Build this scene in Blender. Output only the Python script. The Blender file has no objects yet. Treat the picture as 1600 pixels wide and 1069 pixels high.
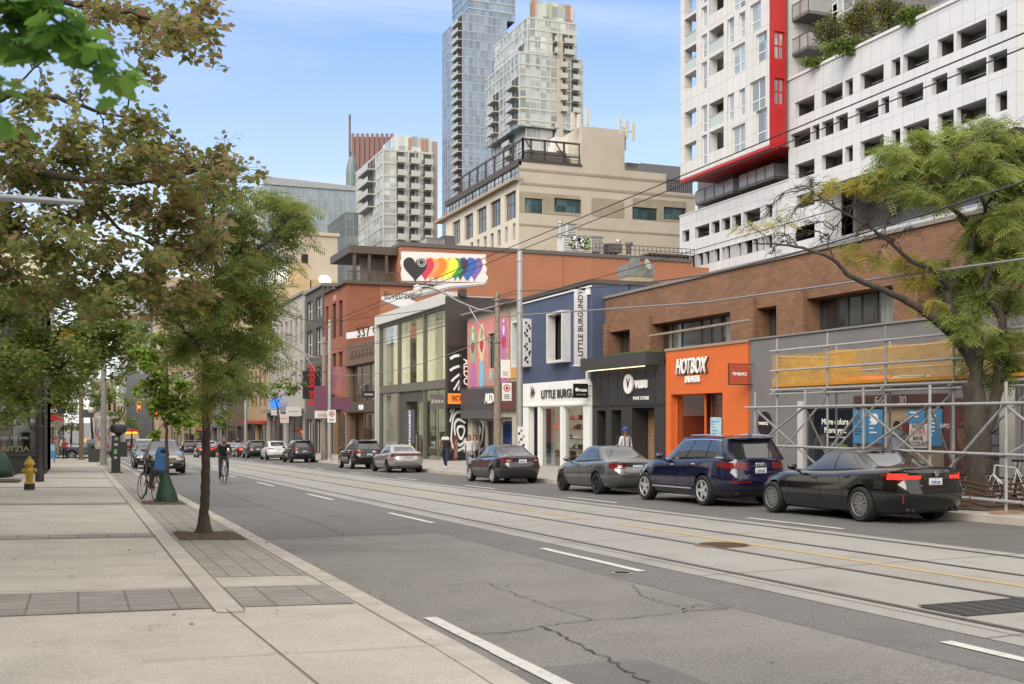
import bpy,bmesh,math,random
import numpy as np
from mathutils import Vector,Matrix,noise as mnoise
C = bpy.context.scene.collection
SC = bpy.context.scene
R = math.radians
random.seed(11);RNG = np.random.default_rng(5)
# ---------------------------------------------------------------- camera
F = 1742.0;VX = 122.0;HZ = 655.0;EYE = 1.70;SL = 0.01816
A = math.atan((800 - VX)/F);SA,CA = math.sin(A),math.cos(A)
cam = bpy.data.cameras.new('camera');camo = bpy.data.objects.new('camera',cam);C.objects.link(camo)
camo.location = (0,0,EYE);camo.rotation_euler = (R(90),0,-A)
cam.sensor_width = 36;cam.lens = 36*F/1600;cam.shift_y = (HZ - 534.5)/1600
cam.clip_start = 0.1;cam.clip_end = 4000
cam.dof.use_dof = True;cam.dof.focus_distance = 32;cam.dof.aperture_fstop = 4.0
SC.camera = camo
# ---------------------------------------------------------------- sky, sun, exposure
SUN_EL,SUN_AZ = 38.0,232.0     # azimuth clockwise from +Y: behind the camera and to the left
SKY_LOW,SKY_MIDL,SKY_MID,SKY_TOP,CLOUD = (.30,.315,.335,1),(.265,.29,.33,1),(.185,.238,.325,1),(.055,.115,.26,1),(.54,.505,.455,1)
w = bpy.data.worlds.new('World');SC.world = w;w.use_nodes = True
nt = w.node_tree;nt.nodes.clear()
sky = nt.nodes.new('ShaderNodeTexSky');sky.sky_type = 'NISHITA';sky.sun_disc = False
sky.sun_elevation = R(SUN_EL);sky.sun_rotation = R(SUN_AZ)
sky.air_density = 1.0;sky.dust_density = 0.3;sky.ozone_density = 3.0
def N_(t,**k):
    n = nt.nodes.new(t)
    for a,v in k.items(): setattr(n,a,v)
    return n
tc = N_('ShaderNodeTexCoord');sep = N_('ShaderNodeSeparateXYZ');nt.links.new(tc.outputs['Generated'],sep.inputs[0])
# clear blue above, pale towards the horizon
rp = N_('ShaderNodeValToRGB');e = rp.color_ramp.elements;e[0].position = 0.0;e[0].color = SKY_LOW;e[1].position = .75;e[1].color = SKY_TOP
x = e.new(.12);x.color = SKY_MIDL;x = e.new(.23);x.color = SKY_MID;x = e.new(.36);x.color = (.085,.155,.31,1)
nt.links.new(sep.outputs['Z'],rp.inputs['Fac'])
m1 = N_('ShaderNodeMix',data_type='RGBA');m1.inputs['Factor'].default_value = .80
s1 = N_('ShaderNodeVectorMath',operation='SCALE');s1.inputs['Scale'].default_value = .115;nt.links.new(sky.outputs['Color'],s1.inputs[0]);nt.links.new(s1.outputs[0],m1.inputs['A']);nt.links.new(rp.outputs['Color'],m1.inputs['B'])
# thin cloud: wisps everywhere, an added, unseen warm veil overhead and behind the camera
mp = N_('ShaderNodeMapping');mp.inputs['Scale'].default_value = (1.0,1.0,5.0);mp.inputs['Rotation'].default_value = (0,.12,.4)
nz = N_('ShaderNodeTexNoise');nz.inputs['Scale'].default_value = 1.7;nz.inputs['Detail'].default_value = 7;nz.inputs['Roughness'].default_value = .55;nz.inputs['Distortion'].default_value = .5
nt.links.new(tc.outputs['Generated'],mp.inputs['Vector']);nt.links.new(mp.outputs['Vector'],nz.inputs['Vector'])
r1 = N_('ShaderNodeMapRange');r1.inputs['From Min'].default_value = .48;r1.inputs['From Max'].default_value = .85;r1.inputs['To Max'].default_value = .45;nt.links.new(nz.outputs['Fac'],r1.inputs['Value'])
r2 = N_('ShaderNodeMapRange');r2.inputs['From Min'].default_value = .55;r2.inputs['From Max'].default_value = -.35;r2.inputs['To Max'].default_value = .92;nt.links.new(sep.outputs['Y'],r2.inputs['Value'])
mxx = N_('ShaderNodeMath',operation='MAXIMUM');nt.links.new(r1.outputs[0],mxx.inputs[0]);nt.links.new(r2.outputs[0],mxx.inputs[1])
r3 = N_('ShaderNodeMapRange');r3.inputs['From Min'].default_value = .34;r3.inputs['From Max'].default_value = .56;r3.inputs['To Max'].default_value = .80;nt.links.new(sep.outputs['Z'],r3.inputs['Value'])
mx2 = N_('ShaderNodeMath',operation='MAXIMUM');nt.links.new(mxx.outputs[0],mx2.inputs[0]);nt.links.new(r3.outputs[0],mx2.inputs[1]);mxx = mx2
m2 = N_('ShaderNodeMix',data_type='RGBA');m2.inputs['B'].default_value = CLOUD;nt.links.new(mxx.outputs[0],m2.inputs['Factor']);nt.links.new(m1.outputs['Result'],m2.inputs['A'])
s2 = N_('ShaderNodeVectorMath',operation='SCALE');s2.inputs['Scale'].default_value = 1/.115;nt.links.new(m2.outputs['Result'],s2.inputs[0])
bg = N_('ShaderNodeBackground');bg.inputs['Strength'].default_value = 0.115;wo = N_('ShaderNodeOutputWorld')
nt.links.new(s2.outputs[0],bg.inputs['Color']);nt.links.new(bg.outputs['Background'],wo.inputs['Surface'])
sl = bpy.data.lights.new('sun','SUN');so = bpy.data.objects.new('sun',sl);C.objects.link(so)
sl.energy = 1.45;sl.angle = R(52);sl.color = (1.0,.93,.82)
az = R(SUN_AZ);sdir = Vector((math.sin(az)*math.cos(R(SUN_EL)),math.cos(az)*math.cos(R(SUN_EL)),math.sin(R(SUN_EL))))
so.rotation_euler = sdir.to_track_quat('Z','Y').to_euler();so.location = (0,-30,60)
SC.view_settings.view_transform = 'Standard';SC.view_settings.look = 'None';SC.view_settings.gamma = 1
SC.view_settings.exposure = 1.52
SC.cycles.max_bounces = 6;SC.cycles.transparent_max_bounces = 16;SC.cycles.caustics_reflective = False;SC.cycles.caustics_refractive = False
# ---------------------------------------------------------------- measuring: a plane of the street and what stands on it
def gz(y): return -SL*max(-30,min(y,430))
def dX(px,X): return F*X/(CA*(px - VX))
def onX(px,py,X):
    d = dX(px,X);return Vector((X,(d - X*SA)/CA,EYE + (HZ - py)*d/F))
def onY(px,py,Y):
    q = (px - 800)/F;X = Y*(SA + q*CA)/(CA - q*SA);d = X*SA + Y*CA
    return Vector((X,Y,EYE + (HZ - py)*d/F))
def at(px,py,d):
    r = (px - 800)/F*d
    return Vector((r*CA + d*SA,-r*SA + d*CA,EYE + (HZ - py)*d/F))
def sideL(x,y): return gz(y) + .15 + .03*min(max(2.93 - x,0),9)
def sideR(x,y): return gz(y) + .15 + .02*min(max(x - 16.3,0),7)
# ---------------------------------------------------------------- materials
MATS = {}
def mat(name,col,rough=.6,metal=0,var=0,vscale=3,bump=0,bscale=40,coat=0,emit=None,es=1,spec=None,trans=0,col2=None,detail=4,stretch=None,thr=None,speck=0,blot=0):
    if name in MATS: return MATS[name]
    m = bpy.data.materials.new(name);m.use_nodes = True;n = m.node_tree;b = n.nodes['Principled BSDF']
    b.inputs['Base Color'].default_value = (*col,1);b.inputs['Roughness'].default_value = rough;b.inputs['Metallic'].default_value = metal
    if spec is not None: b.inputs['Specular IOR Level'].default_value = spec
    if coat: b.inputs['Coat Weight'].default_value = coat;b.inputs['Coat Roughness'].default_value = .04
    if emit: b.inputs['Emission Color'].default_value = (*emit,1);b.inputs['Emission Strength'].default_value = es
    if var or col2 or bump:
        t = n.nodes.new('ShaderNodeTexCoord');src = t.outputs['Object']
        if stretch:
            mm = n.nodes.new('ShaderNodeMapping');mm.inputs['Scale'].default_value = stretch;n.links.new(src,mm.inputs['Vector']);src = mm.outputs['Vector']
    if var or col2:
        x = n.nodes.new('ShaderNodeTexNoise');x.inputs['Scale'].default_value = vscale;x.inputs['Detail'].default_value = detail;x.inputs['Roughness'].default_value = .65
        n.links.new(src,x.inputs['Vector'])
        r = n.nodes.new('ShaderNodeValToRGB');lo,hi = thr or (.3,.7)
        r.color_ramp.elements[0].position = lo;r.color_ramp.elements[1].position = hi
        a = col;c = col2 or tuple(min(1,v*(1 + var)) for v in col)
        if not col2: a = tuple(v*(1 - var) for v in col)
        r.color_ramp.elements[0].color = (*a,1);r.color_ramp.elements[1].color = (*c,1)
        n.links.new(x.outputs['Fac'],r.inputs['Fac']);out = r.outputs['Color']
        for amt,scl,dt,lo,hi in ((speck,48,5,.33,.67),(blot,.9,6,.52,.72)):
            if amt:
                x = n.nodes.new('ShaderNodeTexNoise');x.inputs['Scale'].default_value = scl;x.inputs['Detail'].default_value = dt;x.inputs['Roughness'].default_value = .7;n.links.new(t.outputs['Object'],x.inputs['Vector'])
                k = n.nodes.new('ShaderNodeMapRange');k.inputs['From Min'].default_value = lo;k.inputs['From Max'].default_value = hi;k.inputs['To Min'].default_value = 1 + (amt if scl > 9 else 0);k.inputs['To Max'].default_value = 1 - amt;n.links.new(x.outputs['Fac'],k.inputs['Value'])
                q = n.nodes.new('ShaderNodeVectorMath');q.operation = 'SCALE';n.links.new(out,q.inputs[0]);n.links.new(k.outputs['Result'],q.inputs['Scale']);out = q.outputs[0]
        n.links.new(out,b.inputs['Base Color'])
    if bump:
        x = n.nodes.new('ShaderNodeTexNoise');x.inputs['Scale'].default_value = bscale;x.inputs['Detail'].default_value = 3;n.links.new(src,x.inputs['Vector'])
        bp = n.nodes.new('ShaderNodeBump');bp.inputs['Strength'].default_value = bump;bp.inputs['Distance'].default_value = .02
        n.links.new(x.outputs['Fac'],bp.inputs['Height']);n.links.new(bp.outputs['Normal'],b.inputs['Normal'])
    MATS[name] = m;return m
def tiles(name,c1,c2,mortar,bw,bh,ms=.012,off=.5,rough=.8,planar=False,dirt=.25,bump=.3,dscale=.6):
    """brick texture on walls (x+y along, z up) or on the ground (x, y)"""
    if name in MATS: return MATS[name]
    m = bpy.data.materials.new(name);m.use_nodes = True;n = m.node_tree;b = n.nodes['Principled BSDF'];b.inputs['Roughness'].default_value = rough
    g = n.nodes.new('ShaderNodeNewGeometry');s = n.nodes.new('ShaderNodeSeparateXYZ');c = n.nodes.new('ShaderNodeCombineXYZ')
    n.links.new(g.outputs['Position'],s.inputs[0])
    if planar: n.links.new(s.outputs['X'],c.inputs['X']);n.links.new(s.outputs['Y'],c.inputs['Y'])
    else:
        ad = n.nodes.new('ShaderNodeMath');n.links.new(s.outputs['X'],ad.inputs[0]);n.links.new(s.outputs['Y'],ad.inputs[1])
        n.links.new(ad.outputs[0],c.inputs['X']);n.links.new(s.outputs['Z'],c.inputs['Y'])
    t = n.nodes.new('ShaderNodeTexBrick');t.offset = off;t.inputs['Scale'].default_value = 1;t.inputs['Brick Width'].default_value = bw;t.inputs['Row Height'].default_value = bh
    t.inputs['Mortar Size'].default_value = ms;t.inputs['Mortar Smooth'].default_value = .2;t.inputs['Color1'].default_value = (*c1,1);t.inputs['Color2'].default_value = (*c2,1);t.inputs['Mortar'].default_value = (*mortar,1)
    n.links.new(c.outputs[0],t.inputs['Vector'])
    x = n.nodes.new('ShaderNodeTexNoise');x.inputs['Scale'].default_value = dscale;x.inputs['Detail'].default_value = 8;x.inputs['Roughness'].default_value = .68;n.links.new(g.outputs['Position'],x.inputs['Vector'])
    r = n.nodes.new('ShaderNodeMapRange');r.inputs['From Min'].default_value = .25;r.inputs['From Max'].default_value = .75;r.inputs['To Min'].default_value = 1 - dirt;r.inputs['To Max'].default_value = 1 + dirt*.5
    n.links.new(x.outputs['Fac'],r.inputs['Value'])
    mu = n.nodes.new('ShaderNodeVectorMath');mu.operation = 'SCALE';n.links.new(t.outputs['Color'],mu.inputs[0]);n.links.new(r.outputs['Result'],mu.inputs['Scale']);n.links.new(mu.outputs[0],b.inputs['Base Color'])
    bp = n.nodes.new('ShaderNodeBump');bp.inputs['Strength'].default_value = bump;bp.inputs['Distance'].default_value = .01;bp.invert = True
    n.links.new(t.outputs['Fac'],bp.inputs['Height']);n.links.new(bp.outputs['Normal'],b.inputs['Normal'])
    MATS[name] = m;return m
def glassmat(name,tint=(.8,.86,.86),refl=.25,rough=.02,base=None):
    """window glass: clear and mirror mixed by the angle of view"""
    if name in MATS: return MATS[name]
    m = bpy.data.materials.new(name);m.use_nodes = True;n = m.node_tree;n.nodes.clear()
    o = n.nodes.new('ShaderNodeOutputMaterial');tr = n.nodes.new('ShaderNodeBsdfTransparent');tr.inputs[0].default_value = (*tint,1)
    g = n.nodes.new('ShaderNodeBsdfGlossy');g.inputs['Roughness'].default_value = rough;g.inputs['Color'].default_value = (.95,.97,1,1)
    fr = n.nodes.new('ShaderNodeLayerWeight');fr.inputs['Blend'].default_value = .5;pw = n.nodes.new('ShaderNodeMath');pw.operation = 'POWER';pw.inputs[1].default_value = 4;n.links.new(fr.outputs['Facing'],pw.inputs[0])
    ad = n.nodes.new('ShaderNodeMath');ad.operation = 'ADD';ad.use_clamp = True;ad.inputs[1].default_value = refl + .05;n.links.new(pw.outputs[0],ad.inputs[0])
    mx = n.nodes.new('ShaderNodeMixShader');n.links.new(ad.outputs[0],mx.inputs[0]);n.links.new(tr.outputs[0],mx.inputs[1]);n.links.new(g.outputs[0],mx.inputs[2])
    n.links.new(mx.outputs[0],o.inputs['Surface']);MATS[name] = m;return m
def winmat(name,col,rough=.08,var=.5,cell=(1.3,3.0),wob=.02):
    """dark mirror-like panes of a distant facade; each pane a little different in tone and tilt"""
    if name in MATS: return MATS[name]
    m = bpy.data.materials.new(name);m.use_nodes = True;n = m.node_tree;b = n.nodes['Principled BSDF']
    g = n.nodes.new('ShaderNodeNewGeometry');s = n.nodes.new('ShaderNodeSeparateXYZ');n.links.new(g.outputs['Position'],s.inputs[0])
    ad = n.nodes.new('ShaderNodeMath');n.links.new(s.outputs['X'],ad.inputs[0]);n.links.new(s.outputs['Y'],ad.inputs[1])
    f1 = n.nodes.new('ShaderNodeMath');f1.operation = 'SNAP';f1.inputs[1].default_value = cell[0];n.links.new(ad.outputs[0],f1.inputs[0])
    f2 = n.nodes.new('ShaderNodeMath');f2.operation = 'SNAP';f2.inputs[1].default_value = cell[1];n.links.new(s.outputs['Z'],f2.inputs[0])
    c = n.nodes.new('ShaderNodeCombineXYZ');n.links.new(f1.outputs[0],c.inputs['X']);n.links.new(f2.outputs[0],c.inputs['Y'])
    wn = n.nodes.new('ShaderNodeTexWhiteNoise');wn.noise_dimensions = '3D';n.links.new(c.outputs[0],wn.inputs['Vector'])
    r = n.nodes.new('ShaderNodeMapRange');r.inputs['To Min'].default_value = 1 - var;r.inputs['To Max'].default_value = 1 + var;n.links.new(wn.outputs['Value'],r.inputs['Value'])
    mu = n.nodes.new('ShaderNodeVectorMath');mu.operation = 'SCALE';mu.inputs[0].default_value = col;n.links.new(r.outputs['Result'],mu.inputs['Scale']);n.links.new(mu.outputs[0],b.inputs['Base Color'])
    sb = n.nodes.new('ShaderNodeVectorMath');sb.operation = 'SUBTRACT';sb.inputs[1].default_value = (.5,.5,.5);n.links.new(wn.outputs['Color'],sb.inputs[0])
    sc = n.nodes.new('ShaderNodeVectorMath');sc.operation = 'SCALE';sc.inputs['Scale'].default_value = wob;n.links.new(sb.outputs[0],sc.inputs[0])
    av = n.nodes.new('ShaderNodeVectorMath');n.links.new(g.outputs['Normal'],av.inputs[0]);n.links.new(sc.outputs[0],av.inputs[1])
    nm = n.nodes.new('ShaderNodeVectorMath');nm.operation = 'NORMALIZE';n.links.new(av.outputs[0],nm.inputs[0]);n.links.new(nm.outputs[0],b.inputs['Normal'])
    b.inputs['Roughness'].default_value = rough;b.inputs['IOR'].default_value = 1.9
    MATS[name] = m;return m
def sc3(c,k): return tuple(min(1,v*k) for v in c)
# ---------------------------------------------------------------- mesh collecting
class MB:
    def __init__(s): s.v = [];s.f = [];s.m = []
    def add(s,vs,fs,mi=0):
        o = len(s.v);s.v.extend([tuple(p) for p in vs])
        for f in fs: s.f.append([i + o for i in f]);s.m.append(mi)
        return s
    def quad(s,a,b,c,d,mi=0): return s.add([a,b,c,d],[(0,1,2,3)],mi)
    def poly(s,pts,mi=0): return s.add(pts,[tuple(range(len(pts)))],mi)
    def box(s,x0,x1,y0,y1,z0,z1,mi=0,M=None):
        vs = [Vector((x,y,z)) for z in (z0,z1) for y in (y0,y1) for x in (x0,x1)]
        if M: vs = [M @ p for p in vs]
        return s.add(vs,[(0,2,3,1),(4,5,7,6),(0,1,5,4),(2,6,7,3),(0,4,6,2),(1,3,7,5)],mi)
    def tube(s,pts,r,n=8,mi=0,caps=True):
        pts = [Vector(p) for p in pts];k = len(pts)
        rs = r if isinstance(r,(list,tuple)) else [r]*k
        o = len(s.v);up = None
        for i,p in enumerate(pts):
            d = (pts[min(i + 1,k - 1)] - pts[max(i - 1,0)])
            if d.length < 1e-9: d = Vector((0,0,1))
            d.normalize()
            if up is None: up = Vector((0,0,1)) if abs(d.z) < .9 else Vector((1,0,0))
            a = d.cross(up);a = a.normalized() if a.length > 1e-6 else d.orthogonal().normalized();b = a.cross(d).normalized();up = b
            for j in range(n):
                t = 2*math.pi*j/n;s.v.append(tuple(p + (a*math.cos(t) + b*math.sin(t))*rs[i]))
        for i in range(k - 1):
            for j in range(n): s.f.append([o + i*n + j,o + i*n + (j + 1) % n,o + (i + 1)*n + (j + 1) % n,o + (i + 1)*n + j]);s.m.append(mi)
        if caps and n > 2: s.f.append([o + j for j in range(n)][::-1]);s.f.append([o + (k - 1)*n + j for j in range(n)]);s.m += [mi,mi]
        return s
    def lathe(s,prof,c=(0,0,0),n=20,mi=0,M=None,caps=True):
        """profile (radius, height) turned about z"""
        o = len(s.v);c = Vector(c)
        for r,z in prof:
            for j in range(n):
                t = 2*math.pi*j/n;p = Vector((r*math.cos(t),r*math.sin(t),z))
                if M: p = M @ p
                s.v.append(tuple(p + c))
        k = len(prof)
        for i in range(k - 1):
            for j in range(n): s.f.append([o + i*n + j,o + i*n + (j + 1) % n,o + (i + 1)*n + (j + 1) % n,o + (i + 1)*n + j]);s.m.append(mi)
        if caps: s.f.append([o + j for j in range(n)][::-1]);s.f.append([o + (k - 1)*n + j for j in range(n)]);s.m += [mi,mi]
        return s
    def prism(s,pts,z0,z1,mi=0,M=None):
        n = len(pts);vs = [Vector((x,y,z0)) for x,y in pts] + [Vector((x,y,z1)) for x,y in pts]
        if M: vs = [M @ p for p in vs]
        return s.add(vs,[tuple(range(n))[::-1],tuple(range(n,2*n))] + [(i,(i + 1) % n,n + (i + 1) % n,n + i) for i in range(n)],mi)
    def fbox(s,Fr,u0,u1,n0,n1,z0,z1,mi=0):
        vs = [Fr(u,nn,z) for z in (z0,z1) for nn in (n0,n1) for u in (u0,u1)]
        return s.add(vs,[(0,2,3,1),(4,5,7,6),(0,1,5,4),(2,6,7,3),(0,4,6,2),(1,3,7,5)],mi)
    def build(s,name,mats,parent=None,smooth=False,fixn=True):
        me = bpy.data.meshes.new(name);me.from_pydata(s.v,[],s.f)
        mats = mats if isinstance(mats,(list,tuple)) else [mats]
        for m in mats: me.materials.append(m)
        me.polygons.foreach_set('material_index',s.m)
        if smooth is True: me.polygons.foreach_set('use_smooth',[True]*len(s.f))
        if fixn and len(s.f) < 60000:
            b = bmesh.new();b.from_mesh(me);bmesh.ops.recalc_face_normals(b,faces=b.faces)
            if smooth == 'auto':
                for f in b.faces: f.smooth = True
                for e in b.edges:
                    if len(e.link_faces) == 2 and e.calc_face_angle(0) > R(38): e.smooth = False
            b.to_mesh(me);b.free()
        me.update()
        o = bpy.data.objects.new(name,me);C.objects.link(o)
        if parent is not None: o.parent = parent
        return o
def frame(ox,oy,U,N):
    U = Vector(U);N = Vector(N);O = Vector((ox,oy,0))
    def f(u,n,z): return O + U*u + N*n + Vector((0,0,z))
    return f
def FX(X): return frame(X,0,(0,1,0),(-1,0,0))      # a wall along the street, u = world y, facing the street
def FY(Y): return frame(0,Y,(1,0,0),(0,-1,0))      # a wall across, u = world x, facing the camera
def wall(mb,Fr,u0,u1,z0,z1,holes,dep=.2,mi=0,ri=None):
    ri = mi if ri is None else ri
    us = sorted({u0,u1,*[min(max(v,u0),u1) for h in holes for v in h[:2]]});zs = sorted({z0,z1,*[min(max(v,z0),z1) for h in holes for v in h[2:4]]})
    for i in range(len(us) - 1):
        for j in range(len(zs) - 1):
            cu,cz = (us[i] + us[i + 1])/2,(zs[j] + zs[j + 1])/2
            if any(h[0] < cu < h[1] and h[2] < cz < h[3] for h in holes): continue
            mb.quad(Fr(us[i],0,zs[j]),Fr(us[i + 1],0,zs[j]),Fr(us[i + 1],0,zs[j + 1]),Fr(us[i],0,zs[j + 1]),mi)
    for a,b,c,d in [h[:4] for h in holes]:
        for p,q in (((a,c),(b,c)),((b,c),(b,d)),((b,d),(a,d)),((a,d),(a,c))):
            mb.quad(Fr(p[0],0,p[1]),Fr(q[0],0,q[1]),Fr(q[0],-dep,q[1]),Fr(p[0],-dep,p[1]),ri)
def window(parent,Fr,a,b,c,d,dep=.15,fm=None,gm=None,nv=2,nh=1,fw=.06,name='window',rows=None):
    """frame, mullions and glass of one opening, set back by dep"""
    mb = MB();n0,n1 = -dep - .06,-dep
    mb.fbox(Fr,a,b,n0,n1,c,c + fw);mb.fbox(Fr,a,b,n0,n1,d - fw,d)
    mb.fbox(Fr,a,a + fw,n0,n1,c + fw,d - fw);mb.fbox(Fr,b - fw,b,n0,n1,c + fw,d - fw)
    for i in range(1,nv): u = a + (b - a)*i/nv;mb.fbox(Fr,u - fw/2,u + fw/2,n0,n1 - .002,c + fw,d - fw)
    for t in (rows if rows else [i/nh for i in range(1,nh)]):
        z = c + (d - c)*t;mb.fbox(Fr,a + fw,b - fw,n0,n1 - .004,z - fw/2,z + fw/2)
    g = -dep - .04
    mb.quad(Fr(a,g,c),Fr(b,g,c),Fr(b,g,d),Fr(a,g,d),1)
    return mb.build(name,[fm,gm],parent)
USED = []
def thing(name,label,cat,loc=(0,0,0),rz=0,group=None):
    o = bpy.data.objects.new(name,None);C.objects.link(o);o.location = loc;o.rotation_euler = (0,0,rz);o.empty_display_size = .3
    return tag(o,label,cat,group)
def tag(o,label,cat,group=None,kind=None):
    o['label'] = label;o['category'] = cat
    if group: o['group'] = group
    if kind: o['kind'] = kind
    return o
def struct(o,kind='structure'): o['kind'] = kind;return o
def local(o,parent):
    """keep world coordinates of a mesh built in world space when its parent Empty stands elsewhere"""
    o.parent = parent;o.location = -parent.location;return o
def dup(o,loc=None,label=None,group=None,rot=None):
    def cp(s,par):
        c = s.copy();C.objects.link(c);c.parent = par
        for ch in s.children: cp(ch,c)
        return c
    c = cp(o,None)
    if loc is not None: c.location = loc
    if rot is not None: c.rotation_euler = rot
    if label: c['label'] = label
    if group: c['group'] = group
    return c
_tc = {}
def text(s,size,m,parent=None,loc=(0,0,0),rot=(R(90),0,-R(90)),name='lettering',ext=.012,bold=0,shear=0,sx=1,align='CENTER',space=1.0,vert=False):
    cu = bpy.data.curves.new('t','FONT');cu.body = s;cu.size = size;cu.extrude = ext;cu.offset = bold;cu.shear = shear;cu.align_x = align;cu.align_y = 'CENTER';cu.space_character = space;cu.resolution_u = 3
    t = bpy.data.objects.new('t',cu);C.objects.link(t);dg = bpy.context.evaluated_depsgraph_get();dg.update()
    me = bpy.data.meshes.new_from_object(t.evaluated_get(dg));bpy.data.objects.remove(t)
    me.materials.clear();me.materials.append(m)
    Mx = Matrix.Translation(loc) @ (Matrix.Rotation(rot[2],4,'Z') @ Matrix.Rotation(rot[1],4,'Y') @ Matrix.Rotation(rot[0],4,'X')) @ Matrix.Diagonal((sx,1,1,1))
    me.transform(Mx);o = bpy.data.objects.new(name,me);C.objects.link(o)
    if parent is not None: o.parent = parent
    return o
RX = (R(90),0,-R(90));RY = (R(90),0,0)
M_BLACK = mat('black_metal',(.02,.02,.022),.45);M_DARK = mat('dark_void',(.012,.012,.014),.9)
M_STEEL = mat('galvanised_steel',(.40,.405,.41),.45,.35,var=.18,vscale=9)
M_WHITE = mat('white_paint',(.78,.78,.77),.5,var=.04,vscale=2);M_WHT = mat('white_letters',(.85,.85,.84),.5)
M_GREYP = mat('grey_paint',(.16,.155,.16),.6,var=.08,vscale=1.5)
M_GLASS = glassmat('shop_glass',(.78,.84,.82),.10);M_GLASS2 = glassmat('reflective_glass',(.62,.68,.66),.25)
M_BGLASS = mat('black_glass',(.02,.024,.028),.04,spec=.9)
M_CHROME = mat('chrome',(.75,.76,.78),.12,1)
# ================================================================ ground, road, pavements
M_CONC = mat('sidewalk_concrete',(.46,.43,.385),.85,speck=.22,blot=.20,var=.11,vscale=1.1,bump=.25,bscale=60,detail=9)
M_CONC_DARK = mat('sidewalk_concrete_darker',(.36,.34,.31),.85,speck=.12,blot=.15,var=.12,vscale=1.4,bump=.25,bscale=60,detail=9)
M_KERB = mat('kerb_concrete',(.45,.42,.375),.85,speck=.15,blot=.2,var=.16,vscale=2.2,bump=.2,bscale=50,detail=8)
M_ASPH = mat('asphalt_worn',(.235,.226,.215),.88,speck=.42,blot=.16,var=.16,vscale=.55,bump=.75,bscale=85,detail=10)
M_ASPH2 = mat('asphalt_newer',(.165,.161,.157),.85,speck=.40,blot=.18,var=.10,vscale=.8,bump=.5,bscale=90,detail=9)
M_ASPH3 = mat('asphalt_far_lane',(.125,.121,.117),.85,speck=.25,blot=.12,var=.12,vscale=.5,bump=.5,bscale=90,detail=9)
M_TRACK = mat('track_concrete',(.315,.305,.288),.8,speck=.16,blot=.25,var=.10,vscale=.5,bump=.12,bscale=40,detail=9,stretch=(1,.25,1))
M_JOINT = mat('joint_dark',(.17,.155,.14),.95);M_CRACK = mat('crack_tar',(.065,.062,.06),.9)  # joints are a plain dark material
M_PAVER = tiles('sidewalk_pavers',(.335,.31,.275),(.29,.27,.24),(.17,.155,.135),.26,.40,.010,0,.85,True,.22,.5,2.2)
M_PAVER2 = tiles('sidewalk_paver_band',(.32,.30,.27),(.27,.255,.235),(.17,.16,.145),.42,.24,.012,0,.85,True,.3,.5,2.2)
M_MULCH = mat('soil_mulch',(.10,.072,.05),.95,var=.5,vscale=30,bump=1,bscale=60)
M_PAINT = mat('road_paint_white',(.62,.61,.58),.7,col2=(.40,.39,.37),vscale=14,thr=(.5,.75))
M_YPAINT = mat('road_paint_yellow',(.52,.37,.13),.75,col2=(.36,.31,.22),vscale=6,thr=(.35,.75))
M_RAIL = mat('rail_steel',(.30,.28,.26),.35,.8)
M_GRND = mat('far_ground',(.14,.135,.13),.9,var=.15,vscale=.1)

def wedge(y): return gz(y)
def sheet(name,x0,x1,y0,y1,m,dz=0,zf=None,ys=None,nx=1,kind='structure'):
    mb = MB();zf = zf or (lambda x,y: gz(y));Y = ys or [y0,y1]
    if not ys and y0 < 430 < y1: Y = [y0,430,y1]
    X = [x0 + (x1 - x0)*i/nx for i in range(nx + 1)]
    for i in range(len(X) - 1):
        for j in range(len(Y) - 1):
            mb.quad(*[(x,y,zf(x,y) + dz) for x,y in ((X[i],Y[j]),(X[i + 1],Y[j]),(X[i + 1],Y[j + 1]),(X[i],Y[j + 1]))])
    return struct(mb.build(name,m),kind)
g = MB()
for a,b in ((-30,430),(430,3000)):
    g.quad((-2500,a,gz(a) - .06),(2500,a,gz(a) - .06),(2500,b,gz(b) - .06),(-2500,b,gz(b) - .06))
g.quad((-2500,-300,gz(-30) - .06),(2500,-300,gz(-30) - .06),(2500,-30,gz(-30) - .06),(-2500,-30,gz(-30) - .06))
struct(g.build('ground',M_GRND))
YE = 430;KL,KR = 2.68,16.35
CS0,CS1 = 101.0,116.0      # the side street
sheet('road',1.0,18.0,-30,YE,M_ASPH,.001)
struct(sheet('side_street',-60,2.93,CS0,CS1,M_ASPH3,.003))
# dark newer strip beside the track, far lane, track bed
sheet('asphalt_strip',6.05,7.04,-10,YE,M_ASPH2,.0035)
sheet('asphalt_lane',12.46,KR,-10,YE,M_ASPH3,.004)
ob = MB()   # newer square patch of the near lane
sheet('asphalt_repair',2.66,6.05,19.2,60,M_ASPH2,.003,ys=[19.2,60])
sheet('asphalt_repair',2.6,4.05,3.0,7.6,M_ASPH2,.0035)
sheet('track_bed',7.04,12.46,-10,YE,M_TRACK,.008)
j = MB()
for k in range(0,48):
    y = -2 + k*4.6
    j.quad(*[(a,b,gz(b) + .012) for a,b in ((7.04,y),(12.46,y + .3),(12.46,y + .318),(7.04,y + .018))])
for x in (7.36,12.1):
    j.quad(*[(a,b,gz(b) + .0125) for a,b in ((x,-5),(x + .014,-5),(x + .014,220),(x,220))])
struct(j.build('track_joint',M_JOINT))
for x in (7.56,9.06,10.55,12.05):
    mb = MB()
    for a,b,m,dz in ((-.045,-.028,1,.0145),(-.028,.028,0,.018),(.028,.060,1,.0145)):
        mb.quad((x + a,-8,gz(-8) + dz),(x + b,-8,gz(-8) + dz),(x + b,330,gz(330) + dz),(x + a,330,gz(330) + dz),m)
    struct(mb.build('streetcar_rail',[M_RAIL,mat('rail_groove',(.10,.095,.09),.8)]))
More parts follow.
